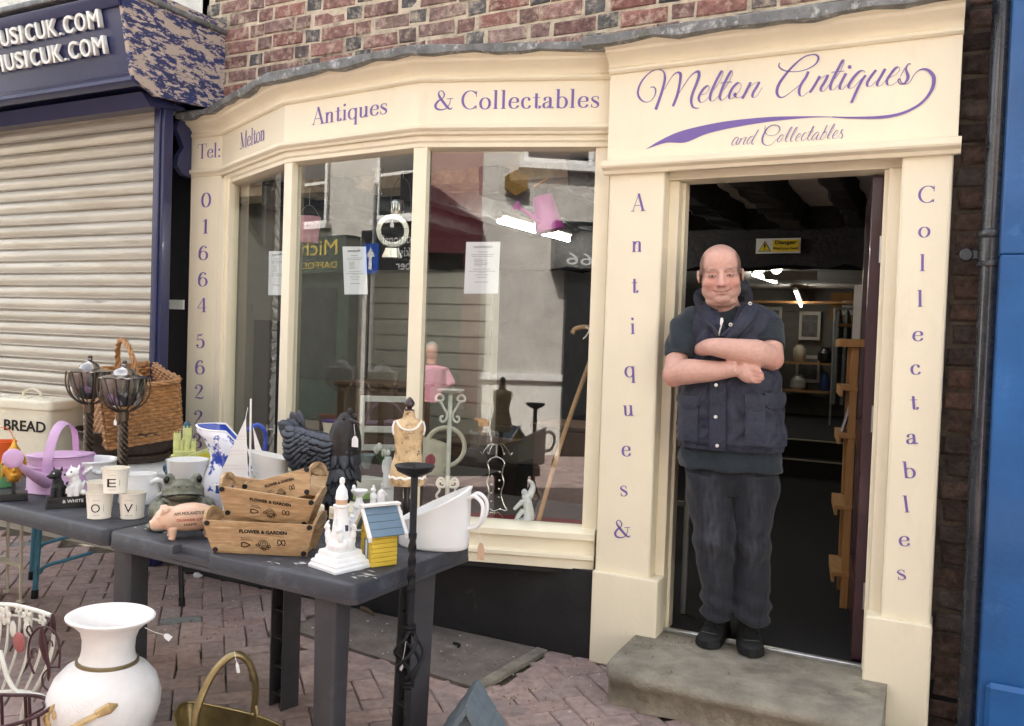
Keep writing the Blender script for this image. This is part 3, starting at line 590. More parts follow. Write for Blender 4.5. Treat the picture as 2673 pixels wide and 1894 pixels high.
script([
 ([(180, 215), (165, 260), (210, 305), (290, 328), (400, 332), (520, 305), (630, 245), (680, 170), (660, 120), (590, 112), (480, 150), (350, 260), (230, 400), (160, 510), (140, 600), (170, 660), (230, 660), (320, 600), (430, 510)], [12, 18, 18, 12, 10, 12, 18, 26, 22, 14, 18, 26, 34, 38, 36, 24, 12, 8, 8]),
 [(550, 330), (520, 400), (455, 500), (430, 580), (440, 640), (480, 650), (540, 600)],
 [(700, 390), (650, 480), (600, 560), (565, 605)], [(620, 530), (690, 440), (770, 385), (800, 385), (760, 470), (715, 540), (715, 580), (745, 590), (790, 545), (820, 500)],
 [(890, 430), (960, 340), (1010, 220), (1015, 185), (990, 200), (930, 310), (860, 450), (835, 530), (850, 570), (890, 560), (930, 510)], ([(850, 342), (930, 335), (1015, 325)], [9, 10, 9]),
 [(1040, 355), (990, 450), (960, 520), (965, 560), (1000, 560), (1050, 500)],
 [(1290, 345), (1270, 322), (1210, 335), (1130, 420), (1075, 510), (1085, 550), (1140, 535), (1210, 460), (1280, 385)], ([(1295, 380), (1240, 460), (1170, 600), (1110, 740)], [30, 34, 34, 32]),
 [(1430, 310), (1360, 400), (1315, 480), (1325, 525), (1370, 515), (1430, 450)], [(1550, 295), (1490, 400), (1445, 480), (1455, 520), (1500, 505), (1560, 440)],
 [(1610, 410), (1690, 370), (1735, 310), (1725, 275), (1680, 290), (1610, 380), (1570, 450), (1585, 505), (1640, 505), (1700, 465)],
 ([(1745, 400), (1800, 300), (1850, 235), (1885, 235)], [8, 10, 14, 8]), ([(1845, 240), (1820, 300), (1845, 390), (1830, 450), (1790, 490), (1740, 490), (1715, 450), (1740, 425), (1755, 470), (1810, 495), (1870, 465), (1930, 370), (1990, 315), (2060, 300), (2130, 330), (2180, 410), (2165, 540), (2080, 680), (1950, 790), (1750, 880), (1500, 925), (1150, 932), (860, 922)], [10, 22, 40, 34, 16, 12, 18, 14, 10, 10, 8, 10, 14, 24, 36, 46, 42, 32, 32, 36, 40, 26, 14]),
], 4.983, 2000, 120, 6, 36, 'script_letter')
mb = MB(); a = arc(1085, 272, 26, 26, 0, 360, 14)[:-1]; mb.v = [tuple(plane_at(2000+x/4.983, 120+y/4.983, PD[0], PD[1])+Vector((0, -.0015, 0))) for x, y in a]; mb.f = [tuple(range(14))]; mb.obj('script_dot', PURP, sf, smooth=0)
# the flourish underline
top = crom([(30, 418, 0), (180, 325, 0), (400, 225, 0), (700, 150, 0), (1000, 100, 0), (1400, 63, 0), (1800, 55, 0), (2100, 60, 0), (2292, 62, 0)], 6)
bot = crom([(30, 420, 0), (250, 350, 0), (465, 345, 0), (700, 250, 0), (1000, 180, 0), (1400, 115, 0), (1800, 75, 0), (2100, 66, 0), (2292, 74, 0)], 6)
mb = MB(); n = len(top); mb.v = [tuple(plane_at(1680+p.x/4.2444, 290+p.y/4.2444, PD[0], PD[1])+Vector((0, -.0012, 0))) for p in list(top)+list(bot)]; mb.f = [(i, i+1, n+i+1, n+i) for i in range(n-1)]; mb.obj('flourish', PURP, sf, smooth=0)
script([
 [(205, 430), (160, 415), (100, 480), (75, 545), (95, 570), (140, 530), (205, 430)], [(205, 430), (165, 510), (160, 555), (185, 550), (220, 510)], [(255, 430), (200, 550)], [(215, 510), (280, 440), (345, 415), (300, 510), (290, 550), (320, 545)],
 [(480, 400), (440, 400), (375, 470), (360, 530), (385, 545), (440, 490), (575, 275)], [(575, 275), (480, 440), (450, 520), (465, 550), (490, 530)],
 ([(705, 195), (695, 280), (730, 360), (810, 388), (900, 365), (965, 300), (970, 230), (910, 188), (820, 195), (730, 260), (665, 380), (645, 470), (670, 540), (740, 568), (830, 540), (920, 440)], [8, 12, 8, 7, 8, 14, 18, 14, 14, 22, 30, 30, 20, 10, 7, 6]),
 [(990, 470), (1040, 400), (1030, 365), (985, 390), (935, 460), (940, 505), (985, 490), (1010, 460)],
 [(1080, 470), (1160, 330), (1205, 240), (1190, 230), (1130, 330), (1085, 440), (1090, 500), (1130, 480)], [(1175, 470), (1255, 330), (1300, 240), (1285, 230), (1225, 330), (1175, 440), (1185, 495), (1220, 480)],
 [(1290, 440), (1350, 390), (1365, 350), (1330, 350), (1275, 430), (1275, 485), (1320, 480)], [(1470, 350), (1440, 330), (1385, 410), (1380, 475), (1420, 475), (1480, 420)],
 [(1520, 400), (1580, 300), (1615, 220), (1600, 215), (1540, 330), (1495, 430), (1510, 475), (1550, 450)], [(1500, 318), (1600, 310)],
 [(1710, 330), (1670, 320), (1600, 390), (1570, 450), (1590, 470), (1640, 430), (1710, 330)], [(1700, 350), (1660, 430), (1665, 465), (1700, 450)],
 [(1860, 190), (1790, 330), (1725, 450), (1760, 460), (1830, 400), (1850, 330), (1830, 310), (1790, 340)], [(1870, 420), (1950, 300), (2005, 190), (1990, 175), (1930, 280), (1870, 400), (1875, 445), (1920, 430)],
 [(1975, 400), (2050, 330), (2060, 290), (2020, 300), (1965, 380), (1965, 435), (2010, 440), (2050, 410)], [(2060, 410), (2110, 320), (2155, 265), (2120, 310), (2145, 380), (2120, 430), (2070, 425)],
], 7.1625, 1900, 300, 6, 17, 'script_letter')
# sans lettering from the built-in font
_tc = {}
def text_mesh(txt, size=1.0, ext=0.0, bev=0.0, align='LEFT'):
    k = (txt, ext, bev, align)
    cu = bpy.data.curves.new('t', 'FONT'); cu.body = txt; cu.size = 1; cu.extrude = ext; cu.bevel_depth = bev; cu.align_x = align
    cu.resolution_u = 3
    o = bpy.data.objects.new('t', cu); COL.objects.link(o); dg = bpy.context.evaluated_depsgraph_get(); dg.update()
    me = bpy.data.meshes.new_from_object(o.evaluated_get(dg)); bpy.data.objects.remove(o); bpy.data.curves.remove(cu); return me
def text_on(txt, o, ux, uy, m, parent, name='lettering', ext=0.0, fit=None, hfit=None, bold=0):
    """text flat on the plane (ux, uy) at o; fit = total width, hfit = cap height"""
    me = text_mesh(txt, ext=ext, bev=bold); xs = [v.co.x for v in me.vertices]; ys = [v.co.y for v in me.vertices]
    w = max(xs)-min(xs); h = max(ys)-min(ys); kx = (fit or w)/w; ky = (hfit/h if hfit else kx); ux = Vector(ux).normalized(); uy = Vector(uy).normalized(); n = ux.cross(uy); x0, y0 = min(xs), min(ys); o = Vector(o)
    for v in me.vertices: c = v.co.copy(); v.co = o+ux*((c.x-x0)*kx)+uy*((c.y-y0)*ky)+n*(c.z*kx+.0012)
    me.materials.clear(); me.materials.append(m); return mkobj(name, me, parent)
WLET = mat('white_plastic_letter', srgb(232, 232, 226), .35, var=.05, dirt=(srgb(170, 165, 150), .6, .8, 20))
# raised sign letters, each one screwed to the canted board
nrm = Vector((0, zb-zt, yt-yb)).normalized()
if nrm.y > 0: nrm = -nrm
bp = mo+Vector((0, yb, zb))
for line, (a, b), hpx in (('MUSICUK.COM', (F1(-42, 340), F1(708, 178)), 45), ('MUSICUK.COM', (F1(-8, 500), F1(742, 352)), 45)):
    p0 = plane_at(*a, bp, nrm); p1 = plane_at(*b, bp, nrm); ux = Vector((1, 0, 0)); uy = Vector((0, yt-yb, zt-zb)).normalized(); adv = {'M': 1.05, 'U': .92, 'S': .78, 'I': .42, 'C': .88, 'K': .86, '.': .4, 'O': 1.0}
    tot = sum(adv[c] for c in line); k = abs(p1.x-p0.x)/tot; x = p0.x; hh = hpx*mpp(p1); z0 = p1
    for c in line:
        w = adv[c]*k*.82; hc = hh if c != '.' else hh*.16
        text_on(c, Vector((x, p1.y, p1.z))-mo+nrm*.012, ux, uy, WLET, ms, 'sign_letter', ext=.08, fit=w if c not in '.I' else w*.55, hfit=hc, bold=.015); x += adv[c]*k
# ================================================================ inside the shop
PLAST = mat('old_white_plaster', srgb(226, 222, 212), .9, var=.1, vscale=6, bump=.8, bscale=30, dirt=(srgb(120, 112, 100), .6, .8, 5))
BEAM = mat('black_oak_beam', srgb(30, 26, 24), .75, var=.3, vscale=20, bump=2, bscale=40, stretch=(1, .3, 1), dirt=(srgb(84, 68, 52), .66, .78, 14))
CARP = mat('black_ribbed_carpet', srgb(34, 33, 34), 1, var=.25, vscale=90, bump=1.5, bscale=220, dirt=(srgb(96, 92, 88), .74, .77, 120))
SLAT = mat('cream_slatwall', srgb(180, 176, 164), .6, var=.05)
SLATD = mat('dimmed_slatwall', srgb(104, 101, 93), .7, var=.08)  # slatwall darkened, the dimness of the shop's back put into its colour
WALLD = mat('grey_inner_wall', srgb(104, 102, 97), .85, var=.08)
PINE = mat('pine_timber', ramp=(14, [srgb(150, 104, 58), srgb(186, 138, 84), srgb(168, 118, 68)]), rough=.55, var=.1, vscale=30, stretch=(1, 1, .12))
struct(MB().box(-3.9, .24, 3.74, 9.0, .05, .168).obj('shop_floor', CARP, smooth=0))
struct(MB().box(-4.15, .26, 9.0, 9.35, .05, .33).box(-4.15, .26, 9.35, 13.1, .05, .50).obj('shop_floor_steps', CARP, smooth=0))
NOSE = mat('brass_nosing', srgb(150, 140, 116), .4, metal=.7)
stp = thing('step_nosing', 'dull metal strip edging the lower step at the back of the shop', 'nosing', (-2, 8.99, .33)); MB().box(-2, 2.2, -.01, .03, 0, .012).obj('strip', NOSE, stp, smooth=0)
stp = thing('step_nosing', 'dull metal strip edging the upper step at the back of the shop', 'nosing', (-2, 9.34, .50)); MB().box(-2, 2.2, -.01, .03, 0, .012).obj('strip', NOSE, stp, smooth=0)
struct(MB().box(-4.15, .24, 3.99, 13.1, 2.36, 2.42).box(-1.4, .24, 3.8, 3.99, 2.36, 2.42).obj('shop_ceiling', PLAST, smooth=0))
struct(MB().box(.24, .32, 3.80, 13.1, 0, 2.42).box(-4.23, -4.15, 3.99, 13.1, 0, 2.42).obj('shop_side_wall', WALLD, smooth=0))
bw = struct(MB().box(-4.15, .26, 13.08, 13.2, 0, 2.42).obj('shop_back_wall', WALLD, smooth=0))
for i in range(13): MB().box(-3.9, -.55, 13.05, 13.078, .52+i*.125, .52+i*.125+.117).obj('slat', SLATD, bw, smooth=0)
# partition behind the bay window, slatted
pw = struct(MB().box(-4.15, -3.0, 5.62, 5.7, .17, 2.36).obj('shop_partition', SLAT, smooth=0))
for i in range(16): MB().box(-4.14, -3.01, 5.60, 5.618, .35+i*.125, .35+i*.125+.115).obj('slat', SLAT, pw, smooth=0)
# beams over the entrance and the low header
rbm = random.Random(8)
for x, w in ((-1.62, .12), (-1.20, .15), (-.83, .15), (-.46, .10), (-.02, .09), (-2.1, .12), (-2.6, .12), (-3.1, .12), (-3.6, .12)):
    rings = []
    for k in range(18):
        y = 3.84+k*.1; j = lambda: rbm.gauss(0, .007)
        rings.append([(x-w/2+j(), y, 2.362), (x-w/2+j(), y, 2.215+j()), (x+w/2+j(), y, 2.215+j()), (x+w/2+j(), y, 2.362)])
    tag(MB().loft(rings).obj('ceiling_beam', BEAM, smooth=0, bevel=.012), 'rough black oak joist crossing the pale ceiling over the entrance', 'beam', 'joists over the entrance')
rings = []
for k in range(46):
    x = -4.1+k*.0965; j = lambda s=.008: rbm.gauss(0, s); rings.append([(x, 5.52+j(), 2.235+j()), (x, 5.505+j(), 2.12+j()), (x, 5.52+j(), 1.985+j()), (x, 5.78, 1.985+j()), (x, 5.78, 2.235)])
tag(MB().loft(rings).obj('header_beam', BEAM, smooth=40), 'thick dark rough header beam carrying the warning sign', 'beam')
struct(MB().box(-4.1, .24, 5.54, 5.76, 2.23, 2.362).obj('shop_bulkhead', BEAM, smooth=0))
# window board, soffit and pelmet inside the bay
WHP = mat('white_gloss_paint', srgb(228, 226, 220), .4, var=.05, vscale=6, dirt=(srgb(180, 170, 150), .65, .8, 6))
wb = thing('window_display', 'low window board and pelmet inside the bay window', 'window board', (0, 0, 0))
io = off(BAY, -.085)
DKW = mat('dark_stained_board', srgb(52, 44, 40), .6, var=.2, vscale=10)
MB().prism([(*p, .50) for p in io]+[(-1.40, 4.25, .50), (-4.0, 4.25, .50)], (0, 0, .085)).obj('window_board', DKW, wb, smooth=0)
MB().prism([(*p, 2.375) for p in io]+[(-1.40, 3.98, 2.375), (-4.0, 3.98, 2.375)], (0, 0, .05)).obj('soffit', WHP, wb, smooth=0)
MB().box(-4.05, -1.38, 3.96, 4.06, 2.375, 2.56).obj('pelmet', WHP, wb, smooth=0, bevel=.004)
MB().box(-4.05, -1.38, 3.955, 4.08, 2.305, 2.375).obj('pelmet_trim', PINE, wb, smooth=0)
RED = mat('red_felt', srgb(120, 26, 30), 1, var=.2, vscale=40)
MB().prism([(*p, .587) for p in off(BAY, -.09)[2:]]+[(*p, .587) for p in reversed(off(BAY, -.22)[2:])], (0, 0, .004)).obj('felt_strip', RED, wb, smooth=0)
MB().box(-1.405, -1.37, 3.80, 4.1, .17, 2.2).obj('side_panel', WALLD, wb, smooth=0)
# lights that are on
TUBE = mat('lit_fluorescent_tube', (1, 1, 1), .5, var=0, emit=((1, .98, .92), 34))
BULB = mat('lit_bulb', (1, 1, 1), .5, var=0, emit=((1, .86, .6), 12))
TUBE2 = mat('lit_tube_dimmer', (1, 1, 1), .5, var=0, emit=((1, .98, .92), 10))
def lamp_tube(p, q, lab, m_=TUBE):
    t = thing('fluorescent_lamp', lab, 'lamp', p); d = Vector(q)-Vector(p)
    MB().cyl((0, 0, -.04), (d.x, d.y, d.z-.04), .013).obj('tube', m_, t); MB().tube([(0, 0, -.005), (d.x, d.y, d.z-.005)], .032, 4).obj('batten', WHP, t, smooth=0)
lamp_tube((-2.39, 4.5, 2.215), (-2.34, 5.45, 2.215), 'lit fluorescent tube on the ceiling seen through the right window pane')
lamp_tube((-1.93, 9.9, 2.34), (-1.88, 11.1, 2.34), 'long lit fluorescent tube at the back of the shop', TUBE2)
lamp_tube((-1.80, 12.2, 2.30), (-1.79, 12.75, 2.12), 'short lit tube hanging near the slatted back wall', TUBE2)
for x, y, w in ((-.95, 7.4, .5), (-1.75, 9.6, .55)):
    tag(MB().box(x, x+w, y, y+.05, 2.22, 2.32).obj('light_box', mat('unlit_diffuser', srgb(196, 192, 184), .6), smooth=0), 'unlit pale diffuser hung under the dark ceiling '+('nearer the header beam' if y < 8 else 'farther back'), 'lamp', 'unlit diffusers inside')
tk = thing('spotlight_track', 'spotlight track with three lit bulbs behind the man', 'spotlights', (-1.3, 7, 2.16)); MB().box(-.5, .2, -.02, .02, -.02, .02).obj('track', SLAT, tk, smooth=0)
for x in (-.36, -.02, .12):
    s = MB().lathe([(.02, 0), (.045, -.03), (.05, -.06)], 14, (x, 0, 0)).obj('spot_shade', SLAT, tk); MB().ell((x, -.02, -.055), (.042, .035, .042)).obj('bulb', BULB, s)
# warning sign
ds = thing('warning_sign', 'small yellow danger mind your head sign on the header beam', 'sign', (-1.06, 5.488, 2.065))
ds.scale = (1.2, 1.2, 1.2)
YEL = mat('sign_yellow', srgb(222, 190, 36), .5, var=.03); BLK = mat('print_black', srgb(20, 20, 20), .5, var=0)
MB().box(0, .225, 0, .006, 0, .078).obj('plate', mat('sign_white', srgb(214, 212, 206), .5, var=.03), ds, smooth=0)
MB().box(.085, .218, -.002, 0, .008, .07).obj('yellow_field', YEL, ds, smooth=0)
MB().prism([(.012, -.002, .010), (.078, -.002, .010), (.045, -.002, .066)], (0, .002, 0)).obj('triangle_border', BLK, ds, smooth=0)
MB().prism([(.017, -.003, .0135), (.073, -.003, .0135), (.045, -.003, .060)], (0, .002, 0)).obj('triangle', YEL, ds, smooth=0)
MB().prism([(.042, -.004, .030), (.048, -.004, .030), (.050, -.004, .050), (.040, -.004, .050)], (0, .002, 0)).box(.0425, .0475, -.004, -.002, .019, .024).obj('exclamation_mark', BLK, ds, smooth=0)
text_on('Danger', (.098, -.003, .040), (1, 0, 0), (0, 0, 1), BLK, ds, fit=.105, hfit=.026, bold=.02); text_on('Mind your head', (.09, -.003, .014), (1, 0, 0), (0, 0, 1), BLK, ds, fit=.122, hfit=.018, bold=.02)
# open door leaf, dark maroon, folded back inside
MAR = mat('maroon_gloss_paint', srgb(66, 38, 44), .35, var=.12, vscale=8, coat=.2, dirt=(srgb(150, 140, 135), .75, .78, 60))
dr = thing('shop_door', 'dark maroon glazed door standing open inside the entrance', 'door', (-.225, 3.79, .175), R(96))
for z0, z1, nm in ((0, .28, 'bottom_rail'), (1.93, 2.02, 'top_rail'), (.84, .96, 'lock_rail')): MB().box(.09, .73, 0, .045, z0, z1).obj(nm, MAR, dr, smooth=0, bevel=.004)
MB().box(0, .09, 0, .045, 0, 2.02).obj('hinge_stile', MAR, dr, smooth=0, bevel=.004); MB().box(.73, .82, 0, .045, 0, 2.02).obj('lock_stile', MAR, dr, smooth=0, bevel=.004)
MB().box(.085, .735, .018, .026, .28, 1.93).obj('glass_panel', glass('door_glass', (.7, .72, .72)), dr, smooth=0)
HNG = mat('galvanised_hinge', srgb(196, 196, 192), .35, metal=.8)
for z in (.22, .96, 1.66):
    h = MB().box(-.006, .034, -.004, 0, z, z+.11).cyl((-.004, .004, z), (-.004, .004, z+.11), .006, n=8).obj('hinge', HNG, dr, smooth=0)
    for k in range(3): MB().cyl((.016, -.004, z+.02+k*.035), (.016, -.007, z+.02+k*.035), .005, n=8).obj('screw', mat('screw_steel', srgb(120, 120, 116), .4, metal=.8), h)
MB().box(.70, .725, -.012, 0, .70, .86).obj('letter_plate', mat('brass', srgb(196, 160, 90), .3, metal=.9, var=.15), dr, smooth=0)
# ladder-like pine shelf by the door
lad = thing('display_ladder', 'tall pine ladder shelf filled with small goods beside the open door', 'shelf', (-.37, 4.55, .168), R(8))
for y in (0, .34):
    for x in (0, .24): MB().obox((x, y, .66), (.036, .022, 1.32)).obj('upright', PINE, lad, smooth=0, bevel=.002)
for z in (.16, .50, .86, 1.10): MB().box(-.05, .30, -.02, .36, z, z+.022).box(-.065, -.05, -.02, .36, z-.03, z+.022).obj('shelf_board', PINE, lad, smooth=0, bevel=.002)
MB().box(-.08, .34, -.05, .38, 1.32, 1.36).obj('top_board', PINE, lad, smooth=0, bevel=.003)
rl = random.Random(4)
def small_goods(p, lab, col, shp, cat, nm):
    o = shp(MB()).obj(nm, mat(nm+'_glaze', srgb(*col), .45, var=.1), smooth=40, loc=p); return tag(o, lab, cat)
small_goods((-.30, 4.63, .35), 'yellow pottery chick on the lowest ladder shelf', (214, 156, 50), lambda m: m.ell((0, 0, .04), (.035, .03, .04)).ell((-.01, -.01, .09), (.022, .022, .022)).cyl((-.02, -.015, .11), (-.02, -.015, .125), .006, .001), 'ornament', 'chick_ornament')
small_goods((-.22, 4.62, .35), 'pale teal book stood on the lowest ladder shelf', (110, 168, 170), lambda m: m.box(-.03, .08, -.015, .015, 0, .19), 'book', 'book')
small_goods((-.29, 4.66, .692), 'cream fabric cushion on the middle ladder shelf', (206, 198, 176), lambda m: m.ell((0, 0, .07), (.05, .06, .07)), 'cushion', 'cushion')
for i, c in enumerate(((196, 190, 200), (118, 50, 120), (190, 170, 120), (150, 40, 60), (90, 60, 110))):
    o = MB().obox((0, 0, .10), (.012, .14, .2), Matrix.Rotation(R(14), 3, 'Y')).obj('record_sleeve', mat('sleeve_card%d' % i, srgb(*c), .6), smooth=0, loc=(-.40+i*.03, 4.70, 1.05)); tag(o, ('white', 'purple', 'buff', 'crimson', 'violet')[i]+' card sleeve leaning on the ladder shelf', 'sleeve')
small_goods((-.30, 4.66, 1.53), 'colourful patchwork pottery figure on top of the ladder shelf', (40, 60, 110), lambda m: m.ell((0, 0, .06), (.04, .035, .06)).ell((0, 0, .14), (.03, .03, .032)).ell((.03, 0, .18), (.015, .01, .022)).ell((-.03, 0, .18), (.015, .01, .022)), 'ornament', 'patchwork_figure')
o = MB().box(-.1, .1, -.006, .006, 0, .34).obj('leaning_picture', WHP, smooth=0, loc=(-.36, 5.4, 1.52)); tag(o, 'small framed white board leaning behind the patchwork figure', 'board')
# goods along the dark back of the shop
for p, w, h_, lab in (((-1.84, 13.0, 1.60), .30, .42, 'framed dark mirror print on the slatted back wall'), ((-1.86, 13.0, .98), .34, .40, 'framed print low on the slatted back wall'), ((-2.35, 12.98, 1.62), .26, .46, 'narrow cream mirror on the slatted back wall')):
    t = thing('picture_frame', lab, 'picture', p); MB().box(0, w, -.02, .02, 0, h_).obj('frame', SLAT, t, smooth=0, bevel=.005); MB().box(.04, w-.04, -.024, -.021, .05, h_-.05).obj('print', mat('dim_print', srgb(96, 94, 92), .5, var=.3, vscale=12), t, smooth=0)
t = thing('cork_board', 'brown notice board with a paper on the back wall', 'notice board', (-1.42, 13.0, 1.88)); MB().box(0, .66, -.02, .02, 0, .42).obj('board', mat('cork', srgb(134, 96, 56), .9), t, smooth=0); MB().box(.16, .44, -.024, -.021, .1, .3).obj('paper', WPL, t, smooth=0)
t = thing('clothes_rail', 'rail of long grey garments against the back wall', 'clothes rail', (-1.2, 11.5, .5)); MB().cyl((0, 0, 1.5), (.9, .2, 1.5), .015).cyl((0, 0, 0), (0, 0, 1.5), .015).cyl((.9, .2, 0), (.9, .2, 1.5), .015).obj('rail', ALU, t)
GAR = mat('grey_garment', srgb(96, 98, 94), .9, var=.2)
for i in range(9):
    c = Vector((.06+i*.095, i*.02, 0)); MB().loft([[(c.x+math.cos(a)*r*.45, c.y+math.sin(a)*r, z) for a in np.linspace(0, 5.6, 8)] for r, z in ((.13, .28), (.12, .8), (.11, 1.3), (.06, 1.45), (.01, 1.49))]).obj('garment', GAR, t)
t = thing('pot_shelf', 'jumble of pots and ribbons on a rail by the door side wall', 'pots', (-.65, 9.6, 1.72)); MB().box(-.3, .75, -.15, .15, 0, .03).obj('shelf_board', PINE, t, smooth=0)
for i, (x, c, r) in enumerate(((-.05, (150, 92, 70), .10), (.2, (60, 90, 70), .08), (.42, (130, 30, 40), .09), (.6, (190, 186, 176), .1))): MB().lathe([(r*.6, .03), (r, .1), (r*.9, .2), (r*.5, .26)], 16, (x, 0, 0)).obj('pot', mat('dim_pot%d' % i, srgb(*c), .5), t)
t = thing('chrome_stand', 'slim grey metal stand just inside the left door jamb', 'stand', (-1.06, 4.0, .168)); GREYM = mat('grey_enamel', srgb(150, 150, 148), .4, metal=.4); MB().box(.0, .025, 0, .02, 0, 1.1).box(-.12, .0, 0, .02, .52, .545).obj('frame', GREYM, t, smooth=0, bevel=.003)
sh_ = thing('stock_shelf', 'long dim shelf of stock against the slatted back wall', 'shelf', (-2.6, 12.75, .5))
for z in (.35, .75, 1.62): MB().box(0, 2.0, -.15, .15, z, z+.03).obj('shelf_board', PINE, sh_, smooth=0)
for x in (0, 1.96): MB().box(x, x+.04, -.15, .15, 0, 1.65).obj('upright', PINE, sh_, smooth=0)
for i, (cn_, c) in enumerate((('red', (140, 44, 40)), ('olive', (96, 96, 52)), ('white', (196, 192, 184)), ('blue', (52, 74, 120)), ('ochre', (168, 124, 54)), ('brown', (88, 60, 42)), ('green', (52, 96, 66)), ('cream', (190, 178, 150)), ('black', (30, 30, 32)), ('pink', (176, 112, 116)))):
    x = -2.5+(i % 5)*.36; z = .5+(.38 if i < 5 else .78); r = .07+.02*(i % 3); t = thing('shelf_jar', 'dim '+cn_+' jar on the long back shelf', 'jar', (x, 12.72, z)); MB().lathe([(r*.7, 0), (r, .04), (r, .14+.04*(i % 2)), (r*.55, .2+.04*(i % 2)), (r*.6, .22+.04*(i % 2))], 16).obj('jar', mat('jar_'+cn_, srgb(*c), .35), t)
# ================================================================ across the street (seen mirrored in the window)
REND = mat('grey_roughcast', srgb(196, 190, 180), .95, var=.12, vscale=3, bump=2.5, bscale=24, dirt=(srgb(150, 144, 134), .56, .75, 2))
REND2 = mat('pale_render', srgb(222, 218, 208), .9, var=.06, vscale=2, bump=1, bscale=20)
OXB = mat('oxblood_paint', srgb(74, 24, 30), .4, var=.1)
PINKW = mat('dusty_pink_render', srgb(150, 112, 104), .9, var=.1)
BLKS = mat('black_shopfront', srgb(26, 27, 30), .4, var=.15)
DGLS = mat('dark_window', srgb(30, 34, 38), .08, var=.2, vscale=2)
SASH = mat('white_sash', srgb(224, 222, 216), .5)
def house(x0, x1, hgt, m, lab, wins, nm='street_house', dep=6):
    t = thing(nm, lab, 'building', (x0, -3.0, 0)); w = x1-x0
    MB().box(0, w, -dep, 0, 0, hgt).obj('wall', m, t, smooth=0); MB().prism([(0, .25, hgt), (0, -dep/2, hgt+2.2), (0, -dep, hgt)], (w, 0, 0)).obj('roof', mat('slate_roof', srgb(84, 84, 88), .8, var=.15), t, smooth=0)
    for x, z, a, b in wins:
        f = MB().box(x, x+a, .0, .05, z, z+.06).box(x, x+a, 0, .05, z+b-.06, z+b).box(x, x+.06, .0, .05, z+.06, z+b-.06).box(x+a-.06, x+a, 0, .05, z+.06, z+b-.06).box(x+.06, x+a-.06, 0, .04, z+b/2-.025, z+b/2+.025).obj('window', SASH, t, smooth=0)
        MB().box(x+.06, x+a-.06, .005, .02, z+.06, z+b-.06).obj('pane', DGLS, f, smooth=0)
        MB().box(x-.06, x+a+.06, 0, .12, z-.08, z-.002).obj('sill', SASH, f, smooth=0)
    return t
h1 = house(-1.33, 4, 5.4, REND, 'grey roughcast house with black barber shopfront across the street', ((-.0+.5, 3.7, .9, 1.3), (2.4, 3.7, .9, 1.3)))
MB().box(0, 1.09, 0, .09, .95, 1.03).obj('ledge', SASH, h1, smooth=0); MB().box(0, 1.09, 0, .04, 0, .95).obj('plinth', REND2, h1, smooth=0)
MB().box(1.09, 5, 0, .14, 0, 2.36).obj('shopfront_panel', BLKS, h1, smooth=0); MB().box(.9, 5, 0, .26, 2.36, 2.96).obj('sign_board', BLKS, h1, smooth=0)
GREYL = mat('grey_sign_letter', srgb(190, 190, 186), .5)
text_on('01664 561666', (3.1, .265, 2.42), (-1, 0, 0), (0, 0, 1), GREYL, h1, 'sign_lettering', fit=2.05, hfit=.15)
alm = thing('alarm_box', 'yellow hexagonal alarm box on the grey house across the street', 'alarm box', (-.92, -2.95, 3.3)); MB().cyl((0, 0, .12), (0, .07, .12), .16, n=6).obj('case', mat('alarm_yellow', srgb(122, 94, 44), .4), alm, smooth=0)
h2 = house(-3.5, -1.33, 5.0, PINKW, 'dusty pink house with oxblood gabled shopfront across the street', ((.6, 3.9, .8, .9),))
MB().prism([(0, 0, 2.9), (1.1, 0, 3.62), (2.17, 0, 2.9), (2.17, 0, 2.5), (0, 0, 2.5)], (0, .2, 0)).obj('gable', OXB, h2, smooth=0)
MB().box(0, .22, 0, .2, 0, 2.5).box(1.95, 2.17, 0, .2, 0, 2.5).box(.22, 1.95, 0, .2, 0, .8).obj('shopfront_frame', OXB, h2, smooth=0); MB().box(.22, 1.95, .02, .06, .8, 2.5).obj('shop_window', DGLS, h2, smooth=0)
h3 = house(-7.6, -3.5, 5.6, REND2, 'pale rendered house with sash windows across the street', ((.5, 3.4, .9, 1.4), (2.4, 3.4, .9, 1.4)))
MB().box(.3, 3.9, 0, .15, 0, 2.9).obj('shopfront_panel', mat('navy_front', srgb(36, 44, 66), .4), h3, smooth=0); MB().box(.6, 3.6, .15, .17, .7, 2.2).obj('shop_window', DGLS, h3, smooth=0)
h4 = house(-15, -7.6, 5.2, REND, 'florist house with dark green front and yellow lettering across the street', ((1, 3.3, 1, 1.4), (3.4, 3.3, 1, 1.4), (5.6, 3.3, 1, 1.4)))
GRN = mat('dark_green_front', srgb(34, 52, 42), .4); YLT = mat('yellow_sign_letter', srgb(196, 170, 60), .5)
MB().box(.2, 5.2, 0, .3, 2.45, 3.05).obj('sign_board', GRN, h4, smooth=0); MB().box(.2, 5.2, 0, .2, 0, 2.45).obj('shopfront_panel', GRN, h4, smooth=0); MB().box(.5, 4.9, .2, .22, .7, 2.2).obj('shop_window', DGLS, h4, smooth=0)
text_on("Michelle's", (5.0, .305, 2.74), (-1, 0, 0), (0, 0, 1), YLT, h4, 'sign_lettering', fit=1.9, hfit=.26); text_on("DAFFODILS and", (5.0, .305, 2.52), (-1, 0, 0), (0, 0, 1), YLT, h4, 'sign_lettering', fit=1.6, hfit=.11)
MB().box(5.5, 7.3, 0, .25, 2.4, 3.1).obj('sign_board', BLKS, h4, smooth=0)
for i, w in enumerate(('Traditional', 'Turkish', 'Barber')): text_on(w, (6.9, .255, 2.86-.2*i), (-1, 0, 0), (0, 0, 1), GREYL, h4, 'sign_lettering', fit=(.9, .62, .6)[i], hfit=.15)
MB().box(5.5, 7.3, 0, .1, 0, 2.4).obj('shopfront_panel', BLKS, h4, smooth=0)
